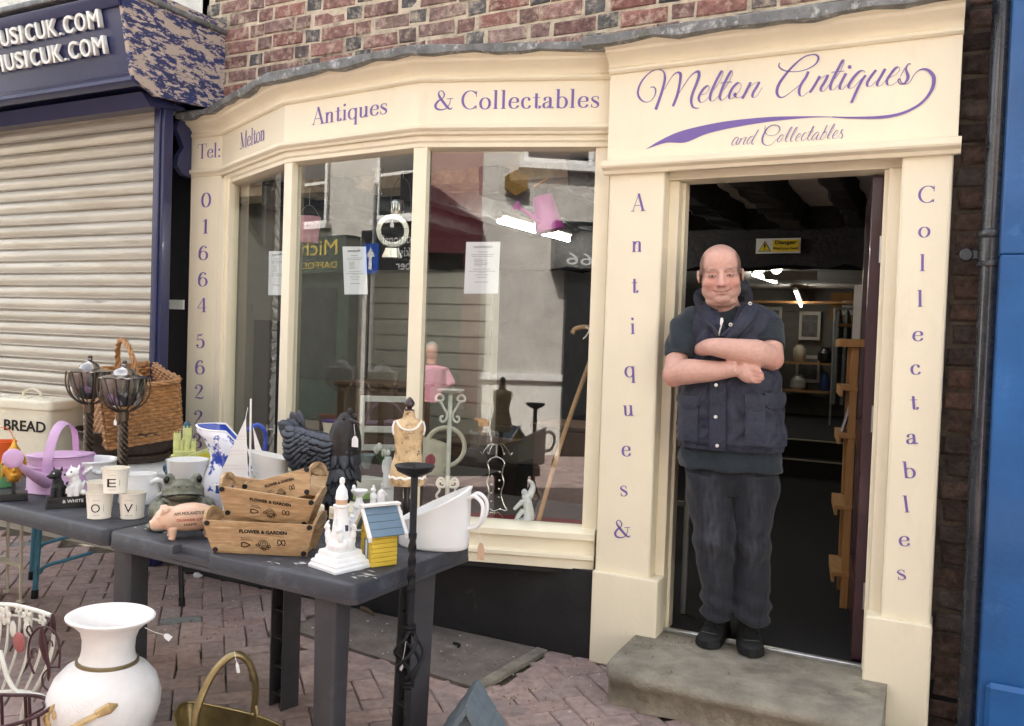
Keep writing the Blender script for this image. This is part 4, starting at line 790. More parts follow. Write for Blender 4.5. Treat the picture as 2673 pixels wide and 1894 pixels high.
h5 = house(-40, -15, 5.5, REND2, 'long pale terrace farther along the street', tuple((1+i*2.4, 3.3, 1, 1.4) for i in range(9))); h6 = house(4, 26, 5.8, REND2, 'long cream terrace to the right across the street', tuple((1+i*2.4, 3.3, 1, 1.4) for i in range(8)))
ow = thing('one_way_sign', 'blue one way arrow sign on a grey post across the street', 'road sign', (-8.3, -1.9, 0)); MB().cyl((0, 0, 0), (0, 0, 3.6), .03).obj('post', GREYM, ow)
MB().box(-.16, .16, .045, .06, 2.33, 2.75).obj('plate', mat('sign_blue', srgb(30, 74, 160), .4), ow, smooth=0); MB().prism([(-.03, .062, 2.38), (.03, .062, 2.38), (.03, .062, 2.56), (.09, .062, 2.56), (0, .062, 2.70), (-.09, .062, 2.56), (-.03, .062, 2.56)], (0, .003, 0)).obj('arrow', WPL, ow, smooth=0)
# same side of the street, beyond the frame
nb_ = thing('neighbour_terrace', 'blue fronted neighbouring terrace carrying on to the right', 'building', (1.8, 3.5, 0)); MB().box(0, 16, .1, 6, 0, 6).obj('wall', BLUEP, nb_, smooth=0)
nb_ = thing('neighbour_terrace', 'pale terrace carrying on to the left of the music shop', 'building', (-30, 3.7, 0)); MB().box(0, 22.9, .1, 6, 0, 6).obj('wall', REND2, nb_, smooth=0)
up = thing('upper_storey', 'upper storeys and roof over the brick shop', 'building', (-7, 3.96, 6)); MB().box(0, 10, 0, 6, 0, .5).obj('eaves', REND2, up, smooth=0)
# ================================================================ the shopkeeper
def remesh(mb, vox, it=4, fac=.5):
    me = mb.mesh('tmp'); o = bpy.data.objects.new('tmp', me); COL.objects.link(o)
    r = o.modifiers.new('r', 'REMESH'); r.mode = 'VOXEL'; r.voxel_size = vox
    if it: s = o.modifiers.new('s', 'SMOOTH'); s.factor = fac; s.iterations = it
    dg = bpy.context.evaluated_depsgraph_get(); dg.update(); out = bpy.data.meshes.new_from_object(o.evaluated_get(dg)); bpy.data.objects.remove(o); bpy.data.meshes.remove(me); return out
def mesh_obj(name, me, m, parent=None, smooth=True):
    me.name = name; me.materials.clear(); me.materials.append(m)
    me.polygons.foreach_set('use_smooth', [smooth]*len(me.polygons)); return mkobj(name, me, parent)
def paint(me, fn):
    co = np.empty(len(me.vertices)*3, dtype=np.float32); me.vertices.foreach_get('co', co); co = co.reshape(-1, 3)
    c = np.ones((len(co), 4), dtype=np.float32); c[:, :3] = fn(co)
    a = me.color_attributes.new('col', 'FLOAT_COLOR', 'POINT'); a.data.foreach_set('color', c.ravel())
PY = 3.68
pb = at(1905, 1690, Y=PY); PB_ = Vector((pb.x, PY, .168)); PRZ = math.atan2(-PB_.x, PB_.y)
man = thing('person', 'man in navy padded vest and dark jeans leaning in the doorway with folded arms', 'person', PB_, PRZ)
MW = Matrix.Translation(PB_) @ Matrix.Rotation(PRZ, 4, 'Z'); MI = MW.inverted(); _mn = (MW.to_3x3() @ Vector((0, -1, 0)))
def L(px, py, dy=0.0):
    """photograph pixel to the man's own frame, dy metres behind his middle plane"""
    return MI @ plane_at(px, py, PB_-_mn*dy, _mn)
def CX(py): return L(1906, py, 0).x
# --- head frame
hc = L(1881, 716, -.10); htilt = Matrix.Rotation(R(-4), 3, 'Y') @ Matrix.Rotation(R(8), 3, 'X') @ Matrix.Rotation(R(3), 3, 'Z'); HS = .975
HX, HZ = 1.085, .95
def hp(x, y, z): return hc+htilt @ (Vector((x*HX, y, z*HZ))*HS)
b = MB()
def he(c, r, n=20, m=14): b.ell(hp(*c), (r[0]*HS*HX, r[1]*HS, r[2]*HS*HZ), n, m, htilt)
he((0, .018, .040), (.080, .097, .095), 28, 18); he((0, -.028, .05), (.072, .058, .068)); he((0, -.028, -.03), (.076, .058, .078)); he((0, -.012, -.070), (.077, .066, .060)); he((0, -.032, -.085), (.062, .054, .040))
for s in (-1, 1):
    he((s*.040, -.054, -.034), (.032, .026, .027)); he((s*.033, -.078, .0235), (.030, .0125, .0085)); he((s*.0335, -.0735, .003), (.018, .012, .0105)); he((s*.0145, -.096, -.040), (.0095, .011, .009))
    he((s*.083, .016, -.008), (.008, .020, .031)); he((s*.087, .025, -.002), (.006, .016, .025))
he((0, -.066, -.104), (.034, .022, .022)); he((0, -.022, -.115), (.064, .052, .034)); he((0, -.082, -.0655), (.029, .010, .0055)); he((0, -.081, -.0785), (.025, .011, .0065)); he((0, -.076, -.052), (.03, .016, .014))
b.tube([hp(0, -.078, .018), hp(0, -.093, -.012), hp(0, -.108, -.034)], [.0095*HS, .0125*HS, .016*HS], 12); he((0, -.109, -.037), (.0165, .0145, .0125))
nk = Vector((CX(830)-.008, -.02, 1.44)); b.tube([hp(0, .02, -.07), hp(0, .03, -.12), nk+Vector((-.005, .02, .0)), nk+Vector((0, .02, -.10))], [.066, .064, .068, .075], 20)
# --- hidden chest that joins head and arms
b.ell((CX(890), .02, 1.32), (.16, .09, .14)); 
def limb(pts, r, n=18): b.tube([p for p in crom(pts, 6)], lambda t: interp([(i/(len(r)-1), v) for i, v in enumerate(r)], t), n)
# his right arm (photo left): lower forearm, fist showing under the other arm
sR = L(1796, 850, -.045); eR = L(1762, 976, -.13); wR = L(1925, 962, -.205); kR = L(1957, 976, -.205)
limb([sR, lerp(sR, eR, .55)+Vector((-.012, 0, 0)), eR], [.044, .046, .049]); b.ell(eR+Vector((-.004, .0, -.004)), (.050, .05, .052))
limb([eR, lerp(eR, wR, .22)+Vector((0, -.015, .006)), lerp(eR, wR, .6)+Vector((0, -.012, .0)), wR], [.050, .055, .044, .031])
b.ell(kR, (.048, .030, .038)); b.ell(lerp(wR, kR, .5), (.034, .028, .034))
for i, (px, py) in enumerate(((1975, 962), (1982, 974), (1984, 985), (1976, 993))):
    k = L(px-10, py, -.226); t1 = L(px+4, py+1, -.224); t2 = L(px+6, py+2, -.20); b.tube(crom([kR+Vector((.0, -.01, 0)), k, t1, t2], 4), [.0105]*9+[.010]*2+[.009]*2, 10)
b.tube(crom([kR+Vector((-.01, -.012, .02)), L(1955, 955, -.20), L(1972, 953, -.19), L(1985, 957, -.18)], 4), .0125, 10)
# his left arm (photo right): upper forearm crossing over, hand tucked into the other armpit
sL = L(1996, 846, -.02); eL = L(2012, 932, -.12); wL = L(1858, 905, -.222); kL = L(1802, 918, .01)
limb([sL, lerp(sL, eL, .55)+Vector((.008, 0, 0)), eL], [.044, .050, .052]); b.ell(eL+Vector((.006, 0, -.006)), (.048, .05, .05))
limb([eL, lerp(eL, wL, .25)+Vector((0, -.025, .006)), lerp(eL, wL, .6)+Vector((0, -.02, .004)), wL, lerp(wL, kL, .5), kL], [.052, .057, .048, .036, .029, .024])
b.ell(kL, (.024, .022, .026))
for i in range(4):
    z = .03-.018*i; p = kL+Vector((.0, .01, z*.7)); b.tube(crom([p, p+Vector((-.006, .03, .002)), p+Vector((-.004, .06, -.004))], 4), .010-.0006*i, 8)
b.tube(crom([kL+Vector((.01, .0, .020)), kL+Vector((.006, .02, .028)), kL+Vector((.0, .05, .028))], 4), .011, 8)
me = remesh(b, .0040, 7)
SKIN = np.array(srgb(212, 168, 152)); hti = np.array(htilt.inverted()); hcv = np.array(hc)
def skin(co):
    q = (co-hcv) @ hti.T/HS; x, y, z = q[:, 0]/HX, q[:, 1], q[:, 2]/HZ; ax = np.abs(x); n = len(co)
    c = np.tile(SKIN, (n, 1)); inh = (z > -.16) & (np.abs(x) < .13) & (z < .2)
    def mix(w, col): nonlocal c; w = np.clip(w, 0, 1)[:, None]; c = c*(1-w)+np.array(srgb(*col))*w
    nz = .5+.5*np.sin(co[:, 0]*90+np.sin(co[:, 2]*70)*2)*np.sin(co[:, 2]*83+co[:, 1]*40)
    mix(.10*nz, (190, 128, 110))
    fr = inh & (y < -.02)
    g = lambda cx, cz, sx, sz: np.exp(-((ax-cx)/sx)**2-((z-cz)/sz)**2)*fr
    mix(.42*g(.045, -.035, .03, .028), (200, 122, 108)); mix(.35*np.exp(-(x/.02)**2-((z+.036)/.016)**2)*fr, (204, 128, 112)); mix(.25*g(0, .07, .06, .03), (226, 170, 150))
    hz_ = inh & (z > -.035) & (y > -.05); side = np.clip((ax-.052)/.014, 0, 1)*np.clip((.115-z)/.03, 0, 1)*np.clip((y+.062)/.02, 0, 1)*(z > -.04)
    back = np.clip((y-.03)/.03, 0, 1)*(z > -.08); top = .30*np.clip((z-.085)/.03, 0, 1)*np.clip((y+.055)/.04, 0, 1)
    ear = (ax > .084)&(z<.03)&(y<.05)
    hairw = np.maximum(np.maximum(side, back), top)*inh*(~ear)
    mix(.80*hairw, (92, 74, 62))
    mix(.85*g(.034, .0275, .022, .0065), (104, 76, 60))
    lid = -.0005-(ax-.034)**2*6; w = np.exp(-((z-lid)/.0056)**2)*np.exp(-((ax-.034)/.0155)**4)*fr*(y < -.06); mix(.95*w, (52, 36, 34))
    mix(.30*np.exp(-((z+.011)/.004)**2)*np.exp(-((ax-.034)/.018)**4)*fr, (178, 116, 100)); mix(.3*np.exp(-((ax-.058)/.008)**2-((z)/.008)**2)*fr, (176, 112, 98))
    ml = -.0715+x*x*7.0; w = np.exp(-((z-ml)/.0026)**2)*(ax < .037)*fr; mix(.9*w, (112, 56, 54)); mix(.35*np.exp(-((z-ml+.008)/.005)**2)*(ax < .028)*fr, (196, 108, 104))
    fold = np.exp(-((ax-(.028+(-.04-z)*.45))/.004)**2)*(z < -.035)*(z > -.085)*fr; mix(.34*fold, (168, 104, 92))
    stub = inh*np.clip((-.055-z)/.02, 0, 1)*np.clip((-y+.03)/.03, 0, 1); mix(.22*stub, (128, 104, 96)); mix(.2*np.exp(-(x/.03)**2-((z+.058)/.007)**2)*fr, (130, 100, 90))
    nos = np.exp(-((ax-.009)/.0045)**2-((z+.0475)/.003)**2)*fr*(y < -.085); mix(.7*nos, (110, 60, 54))
    el = np.exp(-np.sum((co-np.array(eR+Vector((-.03, -.02, -.03))))**2, 1)/.045**2)+np.exp(-np.sum((co-np.array(eL+Vector((.03, -.03, -.03))))**2, 1)/.045**2); mix(.4*el, (206, 128, 112))
    kn = np.exp(-np.sum((co-np.array(kR+Vector((.03, -.02, 0))))**2, 1)/.03**2); mix(.3*kn, (204, 124, 108))
    for py in (968, 979.5, 989.5):  # darker lines in the skin colour paint the shade between the fingers
        zf = L(1975, py, -.21).z; xk = kR.x; w = np.exp(-((co[:, 2]-zf+(co[:, 0]-xk)*.12)/.0022)**2)*np.clip((co[:, 0]-xk-.012)/.006, 0, 1)*(co[:, 0] < xk+.08)*(co[:, 1] < -.16)*(np.abs(co[:, 2]-kR.z) < .05); mix(.6*w, (128, 74, 64))
    return c
paint(me, skin)
SKM = mat('skin', vcol='col', rough=.52, var=.07, vscale=70, bump=.5, bscale=220, sss=.10, spec=.45)
body = mesh_obj('body', me, SKM, man)
EYEW = mat('eye_white', srgb(196, 184, 178), .25, var=0); EYED = mat('eye_iris', srgb(44, 38, 36), .15, var=0)
for s in (-1, 1):
    ey = MB().ell(hp(s*.0335, -.0800, .0005), (.0115, .0052, .0036), 14, 8, htilt).obj('eye', EYEW, man); MB().ell(hp(s*.0335-.001, -.0836, .0007), (.0048, .003, .0034), 12, 8, htilt).obj('iris', EYED, ey)
# --- t-shirt
TEE = mat('dark_green_cotton', srgb(36, 45, 52), .9, var=.14, vscale=16, bump=1.6, bscale=20, sheen=.2)
def tub(mb, rings, n=28, caps=True):
    R_ = []
    for (c, hw, hd, *ex) in rings:
        e = ex[0] if ex else 2.3; g = []
        for k in range(n):
            a = 2*math.pi*k/n; ca, sa = math.cos(a), math.sin(a); f = (abs(ca)**e+abs(sa)**e)**(-1/e); g.append(Vector(c)+Vector((ca*f*hw, sa*f*hd, 0)))
        R_.append(g)
    return mb.loft(R_, caps)
b = MB(); z_ = lambda py: L(1905, py, 0).z
tub(b, [((CX(1222)+.002, .0, z_(1222)), .216, .135), ((CX(1200)+.002, 0, z_(1200)), .217, .138), ((CX(1150), 0, z_(1150)), .205, .135), ((CX(1000), .0, z_(1000)), .19, .12), ((CX(880), .0, z_(880)), .17, .11), ((CX(822), .0, z_(822)), .15, .10), ((CX(800), .0, z_(800)), .085, .08)])
for s, S0, E0, r in ((-1, sR, eR, (.067, .067, .061, .064)), (1, sL, eL, (.066, .067, .063, .066))):
    e = lerp(S0, E0, .66 if s < 0 else .70); b.tube(crom([S0+Vector((-s*.05, .0, .03)), S0+Vector((s*.006, 0, -.004)), lerp(S0, E0, .4)+Vector((s*.006, 0, 0)), e], 6), lambda t, r=r: interp([(0, .062), (.33, r[0]), (.66, r[1]), (.92, r[2]), (1, r[3])], t), 22)
me = remesh(b, .006, 3)
co = np.empty(len(me.vertices)*3, dtype=np.float32); me.vertices.foreach_get('co', co); co = co.reshape(-1, 3)
nrm_ = np.empty(len(me.vertices)*3, dtype=np.float32); me.vertices.foreach_get('normal', nrm_); nrm_ = nrm_.reshape(-1, 3)
w = .0055*np.sin(co[:, 2]*60+co[:, 0]*38+np.sin(co[:, 1]*30)*2)*np.clip((np.abs(co[:, 0])-.15)/.05, 0, 1)+.004*np.sin(co[:, 0]*34+co[:, 2]*12)*(co[:, 2] < 1.0)
me.vertices.foreach_set('co', (co+nrm_*w[:, None]).ravel()); mesh_obj('t_shirt', me, TEE, man)
# --- padded vest: shaped shell, open at the throat
VEST = mat('navy_padded_nylon', srgb(38, 42, 60), .6, var=.16, vscale=14, bump=2.2, bscale=22, sheen=.15)
VSEAM = mat('navy_seam', srgb(28, 31, 48), .8, var=.1)
b = MB()
VR = [(1168, .000, .243, .158, 2.7), (1150, .002, .247, .165, 2.7), (1100, .002, .243, .166, 2.6), (1040, .0, .236, .164, 2.5), (980, -.002, .230, .158, 2.5), (930, -.002, .204, .152, 2.4), (880, -.002, .196, .145, 2.5), (850, -.002, .212, .136, 2.6), (828, -.002, .226, .122, 2.5), (812, -.002, .205, .108, 2.4), (800, -.002, .160, .098, 2.4), (790, -.002, .12, .09, 2.2)]
def vest_pt(py, a, out=0):
    z = z_(py)
    for i in range(len(VR)-1):
        if VR[i][0] >= py >= VR[i+1][0]:
            u = (VR[i][0]-py)/(VR[i][0]-VR[i+1][0]); cx, hw, hd, e = [lerp(VR[i][k], VR[i+1][k], u) for k in (1, 2, 3, 4)]; hw *= .905; hd *= .95; cx += CX(py); break
    ca, sa = math.cos(a), math.sin(a); f = (abs(ca)**e+abs(sa)**e)**(-1/e); return Vector((cx+ca*f*(hw+out), sa*f*(hd+out)-.004, z))
rows = list(np.linspace(1168, 790, 120)); NA = 192; rings = []
for py in rows:
    g = []
    for k in range(NA):
        a = 2*math.pi*k/NA; puff = .0045*abs(math.sin((py-1168)/378*math.pi*5.2)) if py < 1155 else -.004
        fold = .0045*math.sin(a*19+py*.03+2*math.sin(py*.05))*math.sin(py*.035+a*3)+.0035*math.sin(py*.13+3*math.sin(a*5))*math.sin(a*7+1); g.append(vest_pt(py, a, puff+fold))
    rings.append(g)
# drop the faces in front of the throat so that the collar opening shows shirt and neck
mb = MB(); mb.loft(rings, caps=False); keep = []
nr = len(rows)
for i in range(nr-1):
    for k in range(NA):
        p = rings[i][k]; py = (rows[i]+rows[i+1])/2; half = max(0, (868-py)/82*.062) if py < 868 else 0
        if p.y < -.02 and abs(p.x-CX(py)+.012) < half: continue
        keep.append(mb.f[i*NA+k])
mb.f = keep; mb.f.append(tuple(range(NA-1, -1, -1)))
vo = mb.obj('vest', VEST, man, smooth=180); sd = vo.modifiers.new('solid', 'SOLIDIFY'); sd.thickness = .008; sd.offset = -1
def strip(rows_, aoff, wd, th, nm, m, seg=1):
    """raised band following the vest front: rows_ of (py, x_centre)"""
    mb = MB(); R_ = []
    for py, x in rows_:
        a = math.atan2(-1, 1e-6); best = None
        def pt(xx, o):
            lo, hi = math.pi, 2*math.pi
            for _ in range(24):
                mid = (lo+hi)/2
                if vest_pt(py, mid).x < xx: lo = mid
                else: hi = mid
            return vest_pt(py, (lo+hi)/2, o)
        R_.append([pt(x-wd/2, .001), pt(x-wd/2, th), pt(x, th+.001), pt(x+wd/2, th), pt(x+wd/2, .001)])
    mb.loft(R_); return mb.obj(nm, m, man, smooth=40)
xp = lambda px, py: L(px, py, -.15).x
strip([(py, xp(1875+(1168-py)*.005, py)) for py in np.linspace(1166, 872, 24)], 0, .064, .012, 'placket', VEST)
for dx in (-.033, .033): strip([(py, xp(1875+(1168-py)*.005, py)+dx) for py in np.linspace(1166, 872, 24)], 0, .003, .0135, 'seam', VSEAM)
# collar flaps: stand collar falling open to either side, from the nape round to the zip
def flap(pts_in, pts_out, nm):
    A = crom(pts_in, 6); B = crom(pts_out, 6); n = min(len(A), len(B)); R_ = []
    for i in range(n):
        p, q = A[i], B[i]; d = (q-p); t = Vector((0, -.006, .004)); R_.append([p, lerp(p, q, .5)+Vector((0, -.012, .004)), q, q+Vector((0, .010, -.004)), lerp(p, q, .5)+Vector((0, .004, -.004)), p+Vector((0, .012, -.002))])
    return MB().loft(R_).obj(nm, VEST, man, smooth=60)
zb_ = L(1880, 876, -.172)
flap([L(1905, 775, .09), L(1842, 776, .03), L(1836, 800, -.06), L(1856, 840, -.125), zb_], [L(1905, 745, .095), L(1828, 752, .045), L(1810, 780, -.06), L(1840, 832, -.150), zb_+Vector((-.012, -.006, .0))], 'collar_flap')
flap([L(1905, 775, .09), L(1940, 770, .03), L(1942, 800, -.06), L(1915, 840, -.125), zb_], [L(1905, 745, .095), L(1948, 735, .05), L(1966, 782, -.075), L(1935, 838, -.152), zb_+Vector((.02, -.006, -.004))], 'collar_flap')
flap([L(1950, 790, -.10), L(1930, 822, -.150), L(1905, 860, -.168), L(1876, 898, -.176)], [L(1982, 800, -.105), L(1962, 836, -.160), L(1926, 875, -.176), L(1888, 905, -.178)], 'storm_flap')
SNAP = mat('steel_snap', srgb(206, 204, 198), .3, metal=.85); SNAPD = mat('snap_centre', srgb(50, 50, 50), .5)
def snap(px, py, dy, ring=True, r=.0085):
    p = L(px, py, dy); s = MB().tube([p, p+Vector((0, -.006, .001))], [r, r*.8], 16).obj('snap_button', SNAP, man)
    if ring: MB().tube([p+Vector((0, -.005, 0)), p+Vector((0, -.0072, .001))], r*.42, 12).obj('snap_hole', SNAPD, s)
snap(1958, 792, -.135); snap(1907, 847, -.178); snap(1869, 1005, -.190, False); snap(1868, 1088, -.196, False); snap(1872, 1163, -.188, False)
p = L(1884, 838, -.178); MB().tube([p+Vector((0, 0, .014)), p, p+Vector((-.003, -.001, -.016))], [.005, .007, .0035], 8, flat=.4).obj('zip_pull', mat('zip_white', srgb(226, 226, 222), .4), man)
zl = crom([L(1884, 846, -.172), L(1879, 862, -.175), L(1876, 876, -.176)], 5); MB().tube(zl, .004, 6).obj('zip', SNAP, man)
# pockets
def patch(x0, x1, p0, p1, th, nm, cut=0):
    mb = MB(); n = 9; R_ = []
    for i in range(n):
        x = lerp(x0, x1, i/(n-1)); c = cut*max(0, 1-min(i, n-1-i)/1.6)
        lo, hi = math.pi, 2*math.pi; col = []
        for py, o in ((p1+.1, .002), (p1, th), (lerp(p1, p0-c, .35), th+.004), (lerp(p1, p0-c, .7), th+.004), (p0-c, th), (p0-c+.1, .002)):
            l, h2 = lo, hi
            for _ in range(22):
                mid = (l+h2)/2
                if vest_pt(py, mid).x < xp(x, py): l = mid
                else: h2 = mid
            col.append(vest_pt(py, (l+h2)/2, o))
        R_.append(col)
    return mb.loft(R_).obj(nm, VEST, man, smooth=40)
patch(1774, 1832, 1066, 1034, .016, 'pocket_flap', 14); patch(1776, 1826, 1148, 1060, .011, 'pocket', 0)
patch(1942, 1990, 1061, 1022, .017, 'pocket_flap', 10); patch(1944, 1992, 1148, 1052, .013, 'pocket', 0); patch(1990, 2043, 1055, 1016, .016, 'pocket_flap', 10)
for y in (1108,): strip([(py, xp(x, 1100)) for py, x in ((1106, 1845), (1107, 1846))], 0, .05, .006, 'seam', VSEAM)
for (a, b2) in (((1828, 1040), (1822, 1160)), ((1896, 1025), (1898, 1160))): strip([(py, xp(lerp(a[0], b2[0], (py-a[1])/(b2[1]-a[1])), py)) for py in np.linspace(a[1], b2[1], 8)], 0, .0025, .008, 'seam', VSEAM)
# --- jeans
JEAN = mat('black_denim', vcol='col', rough=.92, var=.16, vscale=30, bump=1.4, bscale=26, sheen=.12)
b = MB(); J = lambda px, py, dy=0: L(px, py, dy)
tub(b, [((CX(1180)+.004, .0, z_(1180)), .195, .11), ((CX(1230)+.004, .005, z_(1230)), .195, .112), ((CX(1285)+.004, .01, z_(1285)), .185, .10)])
def leg(pts, nm):
    R_ = []
    P = crom([p for p, a, d in pts], 7); n = len(P)
    for i in range(n):
        t = i/(n-1)*(len(pts)-1); k = min(int(t), len(pts)-2); u = t-k; hw = lerp(pts[k][1], pts[k+1][1], u); hd = lerp(pts[k][2], pts[k+1][2], u); g = []
        low = max(0, (i/(n-1)-.80)/.2)
        for q in range(28):
            a = 2*math.pi*q/28; f = 1+.05*low*math.sin(i*2.6+a*1.0)+.022*math.sin(a*3+i*.5)*math.sin(i*.33); g.append(P[i]+Vector((math.cos(a)*hw*f, math.sin(a)*hd*f, .012*low*math.sin(a*2+1))))
        R_.append(g)
    b.loft(R_)
leg([(J(1852, 1235), .106, .118), (J(1853, 1290, .0), .108, .118), (J(1860, 1350, -.02), .098, .104), (J(1864, 1405, -.045), .092, .096), (J(1868, 1460, -.03), .081, .088), (J(1873, 1530, -.02), .073, .082), (J(1874, 1580, -.03), .072, .084), (J(1873, 1604, -.03), .074, .088)], 'l')
leg([(J(1964, 1235), .108, .118), (J(1968, 1290, .0), .100, .116), (J(1968, 1350, -.01), .084, .100), (J(1967, 1405, -.02), .078, .092), (J(1965, 1470, -.01), .075, .086), (J(1962, 1540, -.02), .074, .084), (J(1962, 1590, -.04), .078, .09), (J(1962, 1616, -.04), .076, .092)], 'r')
me = remesh(b, .006, 2); co = np.empty(len(me.vertices)*3, dtype=np.float32); me.vertices.foreach_get('co', co); co = co.reshape(-1, 3); me.vertices.foreach_get('normal', nrm_ := np.empty(len(me.vertices)*3, dtype=np.float32)); nv = nrm_.reshape(-1, 3)
w = .007*np.sin(co[:, 2]*52+co[:, 0]*30+2*np.sin(co[:, 0]*25))*np.exp(-((co[:, 2]-.48)/.09)**2)+.005*np.sin(co[:, 0]*55+co[:, 2]*9+3*np.sin(co[:, 2]*8))*np.clip((co[:, 2]-.2)/.2, 0, 1)+.008*np.sin(co[:, 2]*85+co[:, 0]*26+2*np.sin(co[:, 1]*20))*np.exp(-((co[:, 2]-.19)/.07)**2)+.003*np.sin(co[:, 0]*40+co[:, 2]*20)*np.exp(-((co[:, 2]-.72)/.1)**2)
me.vertices.foreach_set('co', (co+nv*w[:, None]).ravel()); 
def denim(co):
    x, z = co[:, 0]+co[:, 2]*.026, co[:, 2]; base = np.array(srgb(30, 32, 39)); fade = np.array(srgb(78, 80, 88)); w = np.zeros(len(co))
    for cx, cz, sx, sz, a in ((-.075, .47, .035, .10, .75), (-.085, .66, .04, .12, .45), (.09, .62, .03, .16, .40), (.085, .43, .03, .08, .45), (-.05, .30, .03, .08, .3)): w += a*np.exp(-((x-cx)/sx)**2-((z-cz)/sz)**2)
    w *= .6+.4*np.sin(x*210+np.sin(z*40))*np.sin(z*33+x*50); w = np.clip(w+.06*np.sin(x*300)*np.sin(z*9), 0, 1)[:, None]; c = base*(1-w)+fade*w
    sx_ = (np.abs(x-.205+.25*(.75-z)*(.75-z)) < .004)|(np.abs(x-(.012+.02*np.sin(z*9))) < .0035)&(z < .72); c[sx_] *= .45; return c
paint(me, denim); mesh_obj('jeans', me, JEAN, man)
# --- shoes
SHOE = mat('black_suede', srgb(30, 31, 32), .75, var=.2, vscale=40, bump=.5, bscale=120); SOLE = mat('black_rubber_sole', srgb(22, 23, 25), .6, var=.1); LACE = mat('black_lace', srgb(34, 34, 36), .85); STIT = mat('grey_stitch', srgb(96, 98, 98), .8)
def shoe(toe, heel_len, yaw, lab):
    """toe: world point of the sole's front edge on the step"""
    q = MI @ toe; e = bpy.data.objects.new('shoe', None)
    Mx = Matrix.Translation((q.x, q.y, 0.0)) @ Matrix.Rotation(yaw, 4, 'Z')
    T = lambda p: Mx @ Vector(p)
    out = []
    for s in np.linspace(0, 1, 16):
        y = .002+s*.285; w = .050*math.sin(min(1, s/.16)*math.pi/2)**.7*(1-.22*s+.1*math.sin(s*math.pi)) if s < .9 else .042*math.cos((s-.9)/.1*1.2); h = interp([(0, .03), (.08, .052), (.25, .068), (.42, .088), (.6, .115), (.8, .12), (1, .10)], s)
        out.append((y, max(w, .012), h))
    up = []
    for y, w, h in out:
        g = []
        for k in range(16):
            a = math.pi*k/15; g.append(T((math.cos(a)*w*(1.0), y, .026+(h-.026)*math.sin(a)**.75)))
        up.append(g)
    sh = MB().loft(up).obj('shoe', SHOE, man, smooth=60)
    sl = [[T((x*w*1.06, y-.004 if y < .05 else y, z)) for x, z in ((-1, .002), (-1.04, .014), (-1.0, .032), (1.0, .032), (1.04, .014), (1, .002))] for y, w, h in out]
    MB().loft(sl).obj('sole', SOLE, sh, smooth=30)
    for i in range(5):
        y = .095+i*.022; h = interp([(o[0], o[2]) for o in out], y)+.004; MB().tube(crom([T((-.026, y+.004, h-.012)), T((0, y-.004, h+.001)), T((.026, y+.004, h-.012))], 4), .0036, 6).obj('lace', LACE, sh)
    for sgn in (-1, 1): MB().tube(crom([T((0, .10, .078)), T((sgn*.02, .085, .090)), T((sgn*.032, .09, .075)), T((sgn*.012, .095, .075))], 5), .003, 6).obj('lace_bow', LACE, sh)
    MB().tube(crom([T((-.046, .09, .042)), T((-.03, .052, .056)), T((0, .040, .060)), T((.03, .052, .056)), T((.046, .09, .042))], 5), .0016, 5).obj('stitching', STIT, sh)
    tg = MB(); tn = [T((x, y, z)) for x, y, z in ((-.03, .175, .105), (.03, .175, .105), (.032, .20, .135), (-.032, .20, .135))]; tg.prism(tn, Mx.to_3x3() @ Vector((0, .01, 0))); tg.obj('tongue', SHOE, sh, smooth=0, bevel=.004)
tL = at(1840, 1693, Z=.170); tR = at(1964, 1716, Z=.170)
shoe(tL, .28, R(-14), ''); shoe(tR, .28, R(6), '')
# ================================================================ tables and things on the ground
PLST = mat('charcoal_moulded_plastic', srgb(58, 60, 66), .42, var=.14, vscale=12, bump=.35, bscale=180, dirt=[(srgb(94, 96, 102), .52, .78, 9), (srgb(110, 110, 112), .66, .74, 40), (srgb(190, 190, 188), .74, .77, 18)])
PLSTG = mat('charcoal_plastic_leg', srgb(66, 65, 68), .42, var=.12, vscale=9, bump=.2, bscale=120, dirt=(srgb(90, 88, 90), .58, .8, 6))
TZ = .72
def face(p): return math.atan2(-p[0], p[1])
def rrect(x0, x1, y0, y1, r, n=5):
    out = []
    for cx, cy, a0 in ((x1-r, y0+r, -90), (x1-r, y1-r, 0), (x0+r, y1-r, 90), (x0+r, y0+r, 180)):
        out += [(cx+r*math.cos(R(a0+90*k/n)), cy+r*math.sin(R(a0+90*k/n))) for k in range(n+1)]
    return out
SCUF = mat('white_paint_scuff', srgb(214, 212, 206), .7, var=.2, vscale=60)
def folding_table(name, loc, rz, x0, x1, y0, y1, lab, notch=None, cr_=.03):
    t = thing(name, lab, 'table', loc, rz)
    ol = rrect(x0, x1, y0, y1, cr_)
    if notch:   # hand slot in the front lip
        i = max(range(len(ol)), key=lambda k: (ol[k][1] == min(p[1] for p in ol), -ol[k][0])); a, b2 = notch
        ol = ol+[(a, y0), (a+.008, y0+.028), (b2-.008, y0+.028), (b2, y0)]
    rings = [[(x, y, z) for x, y in q] for q, z in ((ol, .662),)]
    ins = lambda d: [(max(x0+d, min(x1-d, x)), (max(y0+d, min(y1-d, y)) if y in (y0, y1) or abs(y-y0) > .03 else y+d), ) for x, y in ol]
    rings.append([(x, y, .712) for x, y in ol]); rings.append([(x, y, .719) for x, y in ins(.007)])
    MB().loft(rings).obj('top', PLST, t, smooth=50)
    MB().loft([[(x, y, z) for x, y in [(lerp((x0+x1)/2, p[0], 1.003), lerp((y0+y1)/2, p[1], 1.003)) for p in rrect(x0, x1, y0, y1, cr_)]] for z in (.657, .670)]).obj('rim', PLSTG, t, smooth=50)
    if notch: MB().box(notch[0], notch[1], y0, y0+.03, .672, .690).obj('slot_floor', PLSTG, t, smooth=0)
    return t
